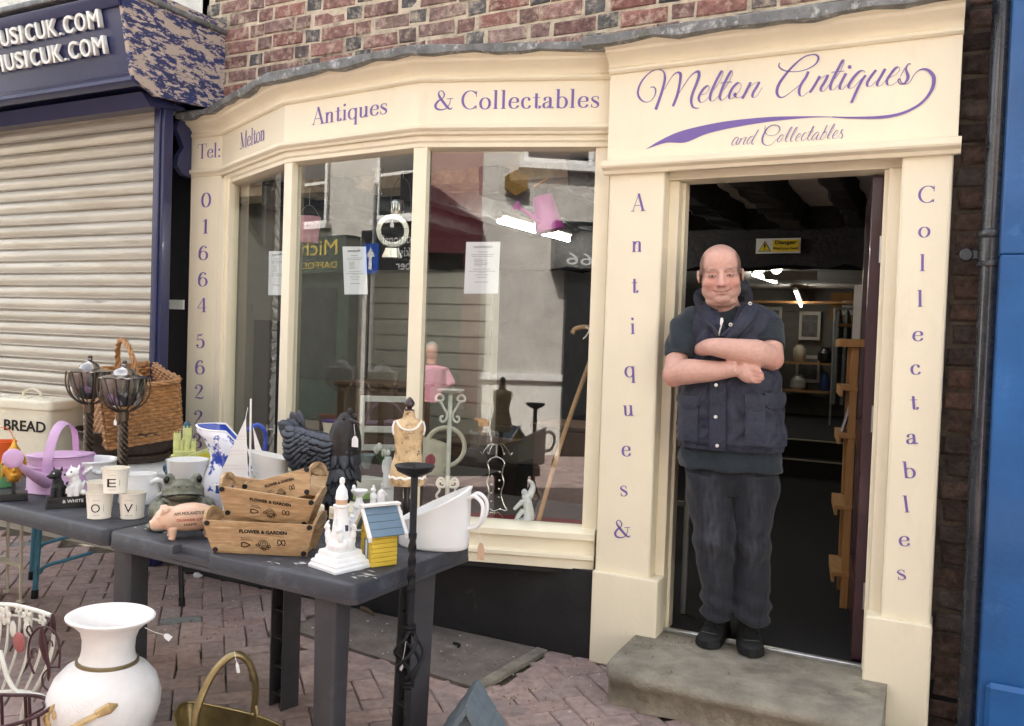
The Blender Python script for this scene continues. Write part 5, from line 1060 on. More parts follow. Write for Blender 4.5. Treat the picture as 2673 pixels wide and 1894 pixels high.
ft = folding_table('folding_table', (-2.08, 2.37, 0), R(-2.6), -.575, .575, -.325, .335, 'charcoal plastic table carrying the stacked wooden crates and yellow hut', (-.315+.09, -.105+.06))
lt = folding_table('folding_table', (-3.318, 2.452, 0), R(-4.5), -1.3, .654, -.325, .335, 'charcoal plastic table carrying the pink watering can and lettered cups')
lt.location.z = .0
def leg_box(t, x, y, w, d, nm='leg', z1=.66, taper=.86, lean=(0, 0)):
    rings = []
    for z, k in ((z1, 1), (.25, lerp(1, taper, .6)), (.0, taper)):
        u = 1-z/z1; rings.append([(x+lean[0]*u+px*k, y+lean[1]*u+py*k, z) for px, py in rrect(-w/2, w/2, -d/2, d/2, .012, 3)])
    return MB().loft(rings).obj(nm, PLSTG, t, smooth=40)
def leg_channel(t, x, y, w, d, z1=.66, lean=(0, 0), rz=0):
    Mz = Matrix.Rotation(rz, 3, 'Z')
    def bx(a0, a1, b0, b1, z0, z1_, mb):
        f = lambda p: (x+(Mz @ Vector(p)).x+lean[0]*(1-p[2]/z1), y+(Mz @ Vector(p)).y+lean[1]*(1-p[2]/z1), p[2])
        mb.add([f((a, b_, z)) for z in (z0, z1_) for b_ in (b0, b1) for a in (a0, a1)], [(0, 2, 3, 1), (4, 5, 7, 6), (0, 1, 5, 4), (2, 6, 7, 3), (0, 4, 6, 2), (1, 3, 7, 5)]); return mb
    l = bx(-w/2, w/2, d/2-.006, d/2, 0, z1, bx(w/2-.006, w/2, -d/2, d/2-.006, 0, z1, bx(-w/2, -w/2+.006, -d/2, d/2-.006, 0, z1, MB()))).obj('leg', PLSTG, t, smooth=0)
    for k in range(6): bx(-w/2+.006, w/2-.006, -d/2+.01, d/2-.006, .05+k*.11, .054+k*.11, MB()).obj('rib', PLSTG, l, smooth=0)
leg_box(ft, .445, -.265, .088, .08); leg_channel(ft, .475, .145, .095, .085, lean=(-.02, 0), rz=R(-20)); leg_channel(ft, -.16, .16, .082, .08, lean=(0, 0), rz=R(-10)); leg_box(ft, -.555, -.24, .095, .085, taper=1.08)
leg_box(lt, -1.2, -.2, .09, .085); leg_box(lt, -1.2, .2, .09, .085)
rsn = random.Random(21)
mb = MB()
for cx, cy, n, s in ((.44, -.20, 14, .03), (.30, -.22, 10, .02), (.53, -.23, 8, .018), (-.47, -.20, 16, .028), (.2, -.28, 5, .012)):
    for _ in range(n):
        x, y = cx+rsn.gauss(0, s*1.6), cy+rsn.gauss(0, s*.6); a = rsn.uniform(-.4, .4); l = rsn.uniform(.006, s); w = l*rsn.uniform(.1, .3); e = Vector((math.cos(a), math.sin(a), 0)); f = Vector((-e.y, e.x, 0)); c = Vector((x, y, .7193+rsn.uniform(0, .0006)))
        mb.add([c-e*l, c-f*w, c+e*l, c+f*w], [(0, 1, 2, 3)])
mb.obj('paint_scuff', SCUF, ft, smooth=0)['kind'] = 'stuff'
# rear white table with teal trestle and black trestle
TEAL = mat('teal_tube', srgb(70, 128, 148), .4, var=.08, vscale=20, dirt=(srgb(190, 200, 200), .74, .77, 60)); BLKT = mat('black_tube', srgb(24, 25, 28), .4, var=.1); RUBB = mat('black_rubber', srgb(16, 16, 17), .7)
WTOP = mat('white_laminate', srgb(222, 222, 220), .4, var=.04)
rt = thing('white_table', 'white topped trestle table behind the charcoal tables, under the wicker hamper', 'table', (-4.0, 3.28, 0))
MB().loft([[(x, y, z) for x, y in rrect(-.72, .68, -.22, .28, .03)] for z in (.665, .705)]).obj('top', WTOP, rt, smooth=40, bevel=.004)
def strut(par, p, q, r, m, nm, foot=True):
    l = MB().cyl(p, q, r, n=14).obj(nm, m, par)
    if foot: d = (Vector(p)-Vector(q)).normalized(); MB().cyl(Vector(p), Vector(p)-d*.045, r*1.25, n=14).obj('rubber_foot', RUBB, l)
    return l
o_ = Vector((-4.0, 3.28, 0))
strut(rt, at(90, 1561, Z=0)-o_, at(104, 1370, Y=2.88)-o_, .014, TEAL, 'leg'); strut(rt, at(82, 1511, Z=0)-o_, at(90, 1370, Y=3.06)-o_, .014, TEAL, 'leg')
strut(rt, at(335, 1539, Z=0)-o_, at(334, 1400, Y=3.24)-o_, .013, BLKT, 'leg'); strut(rt, at(475, 1581, Z=0)-o_, at(470, 1440, Y=3.2)-o_, .013, BLKT, 'leg')
MB().tube(crom([at(104, 1495, Y=2.86)-o_, at(118, 1478, Y=2.87)-o_, at(170, 1462, Y=2.95)-o_, at(240, 1442, Y=3.1)-o_], 6), .010, 10).obj('brace', TEAL, rt)
MB().tube(crom([at(106, 1425, Y=2.9)-o_, at(125, 1415, Y=2.93)-o_, at(190, 1398, Y=3.05)-o_], 6), .010, 10).obj('brace', TEAL, rt)
# cream wire plant stand
CRM = mat('cream_enamel_wire', srgb(206, 198, 176), .45, var=.08)
ps = thing('plant_stand', 'cream wire plant stand under the charcoal table edge', 'plant stand', (-4.3, 2.78, 0)); o_ = Vector((-4.3, 2.78, 0))
for a, b2 in (((18, 1547), (8, 1340)), ((53, 1574), (47, 1350))):
    p = at(*a, Z=0)-o_; q = Vector((p.x, p.y, .64)); l = MB().cyl(p, q, .008, n=10).obj('leg', CRM, ps); MB().lathe([(.008, .02), (.018, .014), (.02, .004), (.012, 0)], 14, p).obj('foot', CRM, l)
    for dx in (-.35,): MB().cyl(p+Vector((dx, .02, 0)), q+Vector((dx, .02, 0)), .008, n=10).obj('leg', CRM, ps)
p0, p1 = at(18, 1547, Z=0)-o_, at(53, 1574, Z=0)-o_
for k in range(5):
    q = lerp(p0, p1, k/4)+Vector((0, 0, .19)); MB().cyl(q, q+Vector((-.35, .02, 0)), .005, n=6).obj('shelf_wire', CRM, ps)
MB().cyl(p0+Vector((0, 0, .19)), p1+Vector((0, 0, .19)), .006, n=8).obj('shelf_edge', CRM, ps)
# big white vase
VASE = mat('matt_white_vase', srgb(244, 241, 236), .55, var=.05, vscale=10, bump=.5, bscale=200); GOLD = mat('bronze_gold_paint', srgb(150, 136, 104), .35, metal=.7, var=.15); GOLD2 = mat('straw_gold_relief', srgb(196, 166, 116), .5, metal=.25, var=.2, vscale=30)
vp = at(266, 1607, Z=.52); S = mpp(vp); va = thing('floor_vase', 'big matt white vase with gold neck band standing on the pavement', 'vase', (vp.x, vp.y, 0), face(vp), rot=(R(0), R(3), face(vp)))
pr = [(.085, 0), (.10, .004), (.12, .06), (.155, .15), (.172, .225), (.172, .265), (.155, .315), (.125, .35), (.095, .368), (.084, .385), (.080, .41), (.081, .445), (.09, .475), (.115, .500), (.134, .512), (.136, .519), (.130, .523), (.11, .512), (.085, .49), (.068, .46), (.066, .40), (.075, .36), (.05, .34)]
MB().lathe(pr, 56).obj('body', VASE, va, smooth=60)
MB().lathe([(.083, .366), (.0955, .365), (.0965, .370), (.0955, .377), (.087, .379)], 56).obj('neck_band', GOLD, va)
def onv(a, z, o=.004):
    r = interp([(q[1], q[0]) for q in pr[:14]], z)+o; return Vector((math.sin(a)*r, -math.cos(a)*r, z))
for dz, w in ((0, .018), (.006, .014)): MB().tube(crom([onv(R(-58), .10+dz), onv(R(-50), .15+dz*2, .008), onv(R(-36), .205+dz, .010), onv(R(-20), .245, .010), onv(R(-5), .27, .006)], 7), lambda t, w=w: w*(1-.35*t), 8, flat=.5).obj('relief_stem', GOLD2, va)
for i in range(26):
    a = R(-62+random.uniform(-14, 14)); z = .16+random.uniform(-.05, .11); p = onv(a, z, .004); d = (onv(a+R(random.uniform(-8, 10)), z+.05, .006)-p); d = d.normalized()*random.uniform(.02, .04)
    MB().tube([p-d*.5, p, p+d*.5], [.002, .008, .001], 6, flat=.5).obj('relief_leaf', GOLD2, va)
MB().tube([onv(R(-8), .268, .008), onv(R(4), .285, .012), onv(R(12), .288, .004)], [.012, .018, .004], 8, flat=.5).obj('relief_bud', GOLD2, va)
TAGM = mat('white_price_tag', srgb(238, 238, 236), .6, var=.02); STR = mat('white_string', srgb(230, 228, 222), .8, var=.02); TAGB = mat('buff_luggage_tag', srgb(206, 176, 146), .7, var=.06)
def price_tag(par, p, q, m=TAGM, w=.018, h=.026, yaw=0.0, tilt=0.0):
    """string from p to q, tag hanging at q (in par's frame)"""
    p, q = Vector(p), Vector(q); t = MB().tube(crom([p, lerp(p, q, .5)+Vector((.003, -.003, -.004)), q], 4), .0009, 5).obj('tag_string', STR, par)
    M = Matrix.Translation(q) @ Matrix.Rotation(yaw, 4, 'Z') @ Matrix.Rotation(tilt, 4, 'Y')
    MB().prism([M @ Vector(c) for c in ((-w/2, 0, -h), (w/2, 0, -h), (w/2, 0, -.3*h), (w*.22, 0, 0), (-w*.22, 0, 0), (-w/2, 0, -.3*h))], M.to_3x3() @ Vector((0, .0008, 0))).obj('price_tag', m, par, smooth=0)
price_tag(va, (.10, -.085, .50), (.16, -.10, .478), tilt=R(-50))
# brass coal scuttle
BRASS = mat('tarnished_brass', srgb(150, 134, 96), .34, metal=.8, var=.25, vscale=14, bump=.15, bscale=40, dirt=(srgb(96, 78, 48), .56, .76, 14))
sp = at(596, 1885, Z=.2); sc_ = thing('coal_scuttle', 'tarnished brass coal scuttle with tall hoop handle on the pavement', 'coal scuttle', (sp.x, sp.y, 0)); o_ = Vector((sp.x, sp.y, 0)); zr = .2
rim = [at(x, y, Z=zr+dz)-o_ for x, y, dz in ((455, 1862, .01), (470, 1840, .01), (500, 1832, .005), (560, 1842, 0), (650, 1862, 0), (715, 1884, 0), (745, 1905, .0), (730, 1940, .0), (640, 1960, 0), (540, 1950, 0), (475, 1915, .005), (456, 1885, .01))]
RM = crom(rim, 5, True); cen = sum(RM, Vector())/len(RM)
rings = [[(lerp(cen.x, p.x, k), lerp(cen.y, p.y, k), lerp(z, p.z, q)) for p in RM] for k, z, q in ((.55, .012, 0), (.62, .012, 0), (.82, .07, 0), (.95, .14, 0), (1, .19, 1), (.985, .19, 1), (.92, .135, 0), (.78, .07, 0), (.5, .02, 0))]
MB().loft(rings).obj('bowl', BRASS, sc_, smooth=60); MB().tube(RM, .005, 8, closed=True).obj('rolled_rim', BRASS, sc_)
HY = sp.y
hpts = [at(506, 1905, Y=HY-.10), at(515, 1850, Y=HY-.09), at(548, 1770, Y=HY-.05), at(590, 1720, Y=HY-.01), at(622, 1708, Y=HY+.02), at(650, 1730, Y=HY+.05), at(667, 1785, Y=HY+.07), at(664, 1845, Y=HY+.085)]
MB().tube([p-o_ for p in crom(hpts, 6)], .0135, 14, flat=.8).obj('handle', BRASS, sc_)
q = at(664, 1850, Y=HY+.08)-o_; lg = MB().obox(q+Vector((0, .0, -.012)), (.03, .012, .055)).obj('handle_lug', BRASS, sc_, bevel=.006); MB().ell(q+Vector((.002, -.009, -.016)), (.008, .006, .008)).obj('rivet', BRASS, lg)
price_tag(sc_, at(612, 1700, Y=HY)-o_, at(618, 1728, Y=HY-.01)-o_, w=.014, h=.034, tilt=R(-14))
# slate-blue bird house roof on the ground
SLT = mat('slate_blue_wood', srgb(104, 116, 122), .7, var=.12, vscale=20, bump=.6, bscale=60, dirt=(srgb(150, 158, 160), .6, .75, 20))
bp_ = at(1232, 1808, Z=.30); bh_ = thing('bird_house', 'slate blue wooden bird house with steep gable roof on the pavement', 'bird house', (bp_.x, bp_.y, 0), R(20))
for s in (-1, 1):
    e = Vector((s*.13, 0, -.20)); n = Vector((s*.20, 0, .13)).normalized()
    for k in range(4):
        a = Vector((0, -.10, .30))+e*(k/4); b2 = Vector((0, -.10, .30))+e*((k+.97)/4); MB().prism([a+n*.002, b2+n*.006, b2+n*.006+Vector((0, .22, 0)), a+n*.002+Vector((0, .22, 0))], -n*.012).obj('roof_slat', SLT, bh_, smooth=0, bevel=.002)
MB().prism([(-.085, -.08, 0), (.085, -.08, 0), (.085, -.08, .14), (0, -.08, .27), (-.085, -.08, .14)], (0, .17, 0)).obj('body', SLT, bh_, smooth=0)
for s in (-1, 1): MB().prism([(0, -.115, .307), (s*.145, -.115, .085), (s*.125, -.115, .075), (0, -.115, .275)], (0, .014, 0)).obj('bargeboard', SLT, bh_, smooth=0, bevel=.002)
# tall black candlestick
WRI = mat('black_wrought_iron', srgb(38, 39, 42), .48, metal=.5, var=.2, vscale=30, bump=.5, bscale=90)
cb = at(1087, 1219, Y=2.24); ck_ = thing('floor_candlestick', 'tall twisted black iron candlestick with spiked dish beside the table', 'candlestick', (cb.x-.006, 2.24, 0)); zt_ = cb.z
S = mpp(cb); MB().lathe([(.006, zt_-.034), (.02, zt_-.03), (.055, zt_-.012), (.064, zt_+.004), (.0625, zt_+.006), (.045, zt_-.004), (.01, zt_-.012)], 40).obj('dish', WRI, ck_, smooth=60)
MB().lathe([(.0035, zt_-.012), (.0005, zt_+.012)], 8).obj('spike', WRI, ck_)
def twist(mb, z0, z1, r, tw, n=40, sides=4, tap=1):
    rings = []
    for i in range(n+1):
        t = i/n; a = tw*t; rings.append([(math.cos(a+k*2*math.pi/sides)*r*lerp(1, tap, t), math.sin(a+k*2*math.pi/sides)*r*lerp(1, tap, t), lerp(z0, z1, t)) for k in range(sides)])
    return mb.loft(rings)
sz = lambda py: at(1075, py, Y=2.24).z
mb = MB(); twist(mb, sz(1390), zt_-.03, .0135, 0, 2); twist(mb, sz(1555), sz(1390), .0135, 7, 50); twist(mb, sz(1640), sz(1555), .0135, .3, 2); mb.obj('stem', WRI, ck_, smooth=30); mb = MB(); twist(mb, sz(1875), sz(1800), .0135, 0, 2); twist(mb, .06, sz(1875), .0135, 5, 40); mb.obj('lower_stem', WRI, ck_, smooth=30)
for py in (1640, 1785): MB().lathe([(.014, sz(py)-.012), (.021, sz(py)-.010), (.021, sz(py)-.002), (.016, sz(py)), (.021, sz(py)+.002), (.021, sz(py)+.010), (.014, sz(py)+.012)], 16).obj('collar', WRI, ck_)
z0, z1 = sz(1780), sz(1645)
for k in range(4):
    pts = []
    for i in range(25):
        t = i/24; r = .010+.036*math.sin(t*math.pi)**1.1; a = k*math.pi/2+t*3.6; pts.append((math.cos(a)*r, math.sin(a)*r, lerp(z0, z1, t)))
    MB().tube(pts, .0058, 8).obj('cage_bar', WRI, ck_)
MB().lathe([(.11, 0), (.11, .008), (.03, .03), (.014, .06)], 24).obj('base', WRI, ck_)
price_tag(ck_, (.0, -.02, z1-.03), (-.01, -.025, lerp(z0, z1, .38)), w=.02, h=.022, tilt=R(25))
# white wire flower chair back with dark metal butterfly and dark wire basket
WWI = mat('white_enamel_wire', srgb(226, 226, 214), .4, var=.06); DKW_ = mat('plum_brown_metal', srgb(70, 40, 44), .45, metal=.3, var=.15); PNK = mat('dusty_rose_enamel', srgb(168, 96, 94), .45, var=.15, vscale=60)
WY = 1.78
U = lambda x, y, dy=0: at(x/4.721, 1550+y/4.721, Y=WY+dy)
wc = thing('wire_flower_basket', 'white wire basket with metal flowers along its arched rim', 'wire basket', (U(150, 1200).x, WY, 0)); o_ = Vector((U(150, 1200).x, WY, 0))
def wire(par, pts, r, m, nm, n=8): return MB().tube([p-o_ for p in crom(pts, 6)], r, n).obj(nm, m, par)
wire(wc, [U(-60, 128), U(150, 135), U(340, 175), U(500, 220), U(625, 265, .01)], .0075, WWI, 'top_rim')
wire(wc, [U(660, 490), U(640, 680), U(560, 930), U(400, 1230)], .006, WWI, 'side_rod'); wire(wc, [U(-40, 1215), U(120, 1205), U(300, 1205), U(410, 1230)], .0075, WWI, 'bottom_rim')
for a, b_, c in (((20, 140), (0, 500), (-70, 900)), ((112, 140), (80, 650), (-20, 960)), ((258, 160), (200, 700), (30, 1170)), ((400, 200), (330, 760), (180, 1190)), ((545, 240), (490, 740), (310, 1200))): wire(wc, [U(*a), U(*b_), U(*c)], .0045, WWI, 'rod')
wire(wc, [U(0, 700, -.03), U(40, 850, -.035), U(100, 1050, -.035), U(230, 1220, -.03), U(480, 1250, -.03), U(590, 1320, -.02), U(640, 1440, .0)], .008, WWI, 'scroll_arm'); wire(wc, [U(-40, 262), U(200, 265), U(400, 305), U(560, 350)], .004, WWI, 'rod'); wire(wc, [U(320, 1290), U(280, 1450), U(250, 1650)], .006, WWI, 'leg')
def flower(par, c, r, m, n=5, a0=0):
    f = None
    for k in range(n):
        a = a0+k*2*math.pi/n; d = Vector((math.cos(a), 0, math.sin(a))); M = Matrix((( d.x, 0, -d.z), (0, 1, 0), (d.z, 0, d.x))); o = MB().ell(c-o_+d*r*.58, (r*.46, r*.10, r*.34), 12, 6, M).obj('petal', m, par)
    MB().ell(c-o_+Vector((0, -.006, 0)), (r*.2, r*.12, r*.2), 10, 6).obj('flower_centre', m, par)
flower(wc, U(65, 265, -.01), .034, WWI, 6, .3); flower(wc, U(225, 190, -.005), .02, WWI, 5); flower(wc, U(330, 270, -.01), .026, WWI, 5, .5); flower(wc, U(520, 320, -.005), .022, WWI, 5)
for x, y, r in ((160, 430, .022), (330, 430, .022)): MB().ell(U(x, y, -.01)-o_, (r*.8, .004, r*1.3), 12, 6).obj('leaf', WWI, wc)
bf = thing('metal_butterfly', 'plum brown metal butterfly ornament with rose wing clipped to the wire basket', 'ornament', (U(520, 700).x, WY-.04, 0)); o_ = Vector((U(520, 700).x, WY-.04, 0))
MB().ell(U(235, 595, -.05)-o_, (.030, .006, .034), 18, 10).obj('rose_wing', PNK, bf); MB().ell(U(655, 370, -.02)-o_, (.013, .005, .034), 14, 8, Matrix.Rotation(R(-8), 3, 'Y')).obj('wing_tip', DKW_, bf)
MB().tube([p-o_ for p in crom([U(520, 400, -.05), U(525, 560, -.05), U(560, 760, -.05), U(600, 900, -.05), U(595, 1075, -.05)], 5)], lambda t: interp([(0, .006), (.3, .019), (.6, .011), (.8, .007), (.92, .008), (1, .002)], t), 10, flat=.5, up=(1, 0, 0)).obj('body', DKW_, bf)
wire(bf, [U(420, 985, -.045), U(350, 780, -.045), U(370, 560, -.045), U(460, 430, -.045), U(560, 405, -.045), U(680, 480, -.045), U(735, 680, -.045), U(730, 910, -.045)], .0035, DKW_, 'wing_outline', 6)
for s_ in (((420, 790), (385, 740), (400, 680), (440, 680), (455, 730)), ((650, 650), (640, 590), (600, 575), (590, 620))): wire(bf, [U(*p, -.05) for p in s_], .0025, DKW_, 'wing_scroll', 6)
for s_ in (((375, 520), (330, 450), (345, 400)), ((400, 470), (375, 410), (360, 390))): wire(bf, [U(*p, -.05) for p in s_], .003, DKW_, 'antenna', 6)
wire(bf, [U(740, 905, -.04), U(620, 910, -.04), U(530, 1000, -.04), U(530, 1120, -.04), U(600, 1190, -.04), U(660, 1185, -.04)], .003, DKW_, 'lower_wing', 6)
db = thing('dark_wire_basket', 'dark plum wire basket in front of the white vase', 'wire basket', (U(200, 1400).x, WY-.1, 0)); o_ = Vector((U(200, 1400).x, WY-.1, 0))
wire(db, [U(-60, 1240, -.06), U(150, 1245, -.06), U(400, 1250, -.06), U(560, 1290, -.06), U(635, 1380, -.08), U(540, 1460, -.12), U(350, 1550, -.16), U(100, 1624, -.2), U(-80, 1660, -.2)], .006, DKW_, 'rim')
for x, y0 in ((15, 1250), (310, 1255), (358, 1260), (470, 1490)): wire(db, [U(x, y0, -.07), U(x+10, y0+200, -.07), U(x+15, y0+460, -.07)], .005, DKW_, 'rod')
wire(db, [U(360, 1510, -.1), U(460, 1450, -.1), U(540, 1400, -.09), U(530, 1330, -.08)], .004, DKW_, 'rod')

# litter on the paving
p = at(515, 1505, Z=0); b = MB(); rl2 = random.Random(5)
b.loft([[(math.cos(a)*r*rl2.uniform(.7, 1.2), math.sin(a)*r*.6*rl2.uniform(.7, 1.2), z+rl2.uniform(-.004, .004)) for a in np.linspace(0, 5.5, 9)] for r, z in ((.03, .002), (.035, .012), (.015, .024))]).obj('paper_scrap', mat('crumpled_paper', srgb(226, 226, 226), .8, var=.05), smooth=0, loc=p); tag(bpy.data.objects['paper_scrap'], 'crumpled white paper scrap on the paving behind the table', 'litter')
p = at(1194, 1685, Z=.012); o = MB().tube(crom([(-.03, .01, .004), (0, .012, .004), (.014, 0, .004), (.012, -.018, .004)], 5), .007, 8, flat=.6).obj('rubber_offcut', RUBB, loc=p); tag(o, 'bent black rubber offcut lying on the studded slab', 'litter')
p = at(957, 1598, Z=.012); o = MB().tube(crom([(-.05, .02, .01), (0, .005, .012), (.06, -.02, .008)], 5), [.010, .011, .012, .012, .011, .010, .010, .009, .008, .007, .005], 8).obj('rotten_stick', mat('rotten_wood', srgb(104, 84, 66), .9, var=.3, vscale=60), loc=p); tag(o, 'short rotten stick against the black stallriser', 'stick')
# ================================================================ goods on the tables
def spot(px, Y, Z=TZ, py=1250):
    x = at(px, py, Y=Y).x; return Vector((x, Y, Z))
def spz(px, py, Z=TZ): return at(px, py, Z=Z)
def ztop(px, py, p): return at(px, py, Y=p.y).z-p.z
ENAM = mat('cream_enamel', srgb(232, 226, 202), .28, var=.03, coat=.3); WCER = mat('white_glazed_ceramic', srgb(240, 240, 238), .14, var=.02, coat=.5); CUPW = mat('ivory_tin', srgb(238, 232, 216), .32, var=.03, coat=.2); WPLR = mat('white_plaster_cast', srgb(240, 240, 238), .6, var=.05, bump=.4, bscale=120)
INK = mat('black_print', srgb(26, 24, 22), .6, var=0); LILAC = mat('lilac_enamel', srgb(206, 168, 204), .4, var=.05, vscale=14, dirt=(srgb(180, 130, 168), .62, .8, 10)); WICK = mat('brown_wicker', srgb(176, 130, 84), .5, var=.25, vscale=40, bump=.3, bscale=90); WICKD = mat('dark_willow', srgb(70, 56, 46), .6, var=.3, vscale=50, bump=.6, bscale=120)
STEELT = mat('tarnished_silver', srgb(150, 146, 142), .18, metal=.95, var=.2, vscale=16); BRNZ = mat('aged_bronze', srgb(92, 80, 68), .35, metal=.7, var=.2, vscale=30)
CWOOD = mat('mango_wood', ramp=(9, [srgb(152, 120, 84), srgb(194, 164, 124), srgb(174, 140, 100), srgb(204, 176, 138)]), rough=.6, var=.12, vscale=22, bump=.4, bscale=80, stretch=(.5, 1, 4), dirt=(srgb(96, 70, 42), .68, .78, 14))
STUD = mat('black_stud', srgb(36, 36, 40), .4, metal=.5)
# --- bread bin
p = spz(100, 1190); p.y = 3.16; p.x = at(90, 1120, Y=3.16).x; p.z = .705; S = mpp(p); bbn = thing('bread_bin', 'cream enamel bread bin with black lettering and arched lid handle', 'bread bin', p, R(12)); hb = ztop(100, 1056, p)
MB().loft([[(x, y, z) for x, y in rrect(-.235, .235, -.14, .14, .03)] for z in (0, hb)]).obj('box', ENAM, bbn, smooth=40)
MB().loft([[(x*k, y*k, z) for x, y in rrect(-.245, .245, -.15, .15, .035)] for z, k in ((hb-.012, 1), (hb+.025, 1), (hb+.035, .985), (hb+.04, .95), (hb+.042, .6), (hb+.05, .3))]).obj('lid', ENAM, bbn, smooth=50)
MB().tube(crom([(-.065, -.02, hb+.04), (-.055, -.02, hb+.075), (0, -.02, hb+.095), (.055, -.02, hb+.075), (.065, -.02, hb+.04)], 6), .013, 8, flat=.35, up=(0, 1, 0)).obj('lid_handle', ENAM, bbn)
text_on('BREAD', (-.075, -.1415, hb*.50), (1, 0, 0), (0, 0, 1), INK, bbn, fit=.29, hfit=.062, bold=.02)
# --- wicker hamper, woven rod by rod
hm = thing('wicker_hamper', 'tilted brown wicker hamper with hooped handle on the dark willow bowl', 'basket', spot(350, 3.34, .86, 1060), rot=(R(8), R(6), R(-27)))
HL, HD, HH = .62, .38, .33
def woven(par, a, b, h, taper, nm, rows=17, stakes=15):
    """wall between corner points a and b (at the foot), leaning out by taper at the top"""
    a, b = Vector(a), Vector(b); d = b-a; n = Vector((d.y, -d.x, 0)).normalized(); mb = MB()
    for r in range(rows):
        t = (r+.5)/rows; pts = []
        for i in range(stakes*4+1):
            u = i/(stakes*4); w = math.sin(u*stakes*math.pi+(math.pi if r % 2 else 0)); pts.append(a+d*u+n*(taper*t+w*.0045)+Vector((0, 0, t*h)))
        mb.tube(pts, h/rows*.54, 5)
    mb.obj(nm, WICK, par, smooth=60)['kind'] = 'stuff'
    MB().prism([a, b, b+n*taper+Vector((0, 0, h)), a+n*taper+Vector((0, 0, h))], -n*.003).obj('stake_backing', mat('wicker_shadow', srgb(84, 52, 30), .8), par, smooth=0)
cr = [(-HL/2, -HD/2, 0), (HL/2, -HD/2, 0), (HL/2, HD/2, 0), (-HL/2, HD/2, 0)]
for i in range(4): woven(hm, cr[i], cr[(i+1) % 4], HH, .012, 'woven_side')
MB().box(-HL/2, HL/2, -HD/2, HD/2, 0, .006).obj('bottom', WICK, hm, smooth=0)
def braid(par, pts, r, m, nm, k=3, tw=26, closed=False):
    P = crom(pts, 10, closed); o = None
    for j in range(k):
        q = []
        for i, c in enumerate(P):
            t = (P[(i+1) % len(P)]-P[i-1]).normalized() if 0 < i < len(P)-1 or closed else (P[min(i+1, len(P)-1)]-P[max(i-1, 0)]).normalized(); u = t.orthogonal().normalized(); w = t.cross(u); a = i/len(P)*tw+j*2*math.pi/k; q.append(c+(u*math.cos(a)+w*math.sin(a))*r)
        o = MB().tube(q, r*.85, 6, closed=closed).obj(nm, m, par)
rim_ = [(-HL/2-.01, -HD/2-.01, HH), (0, -HD/2-.014, HH), (HL/2+.01, -HD/2-.01, HH), (HL/2+.014, 0, HH), (HL/2+.01, HD/2+.01, HH), (0, HD/2+.014, HH), (-HL/2-.01, HD/2+.01, HH), (-HL/2-.014, 0, HH)]
braid(hm, rim_, .008, WICK, 'braided_rim', 3, 60, True)
braid(hm, [(-.23, 0, HH-.05), (-.23, 0, HH+.07), (-.15, 0, HH+.17), (0, 0, HH+.205), (.15, 0, HH+.17), (.23, 0, HH+.07), (.23, 0, HH-.05)], .009, WICK, 'handle', 3, 34)
for y in (-.05, .06): MB().tube([(-.2, y, HH+.004), (.2, y, HH+.004)], .006, 6).obj('lid_rod', WICK, hm)
for k in range(11): MB().tube([(-.19+k*.02, -.05, HH+.004), (-.19+k*.02, .06, HH+.004)], .005, 5).obj('lid_rod', WICK, hm)
# --- dark willow bowl
p = spot(344, 3.32, .705, 1180); S = mpp(p); bw_ = thing('willow_bowl', 'dark willow bowl on a coiled foot under the tilted hamper', 'basket', p); hh = ztop(344, 1118, p)
for k in range(18):
    t = k/17; r = lerp(.15, .30, t**.7); z = lerp(.04, hh, t); MB().tube([(math.cos(a)*r, math.sin(a)*r, z+.002*math.sin(a*23+k)) for a in np.linspace(0, 2*math.pi, 48, endpoint=False)], .0075, 5, closed=True).obj('willow_round', WICKD, bw_)
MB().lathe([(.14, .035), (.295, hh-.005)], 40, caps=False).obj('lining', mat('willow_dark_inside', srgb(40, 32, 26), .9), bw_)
for k in range(3): MB().tube([(math.cos(a)*(.19+.004*k), math.sin(a)*(.19+.004*k), .010+k*.013) for a in np.linspace(0, 2*math.pi, 40, endpoint=False)], .010, 6, closed=True).obj('foot_coil', WICKD, bw_)
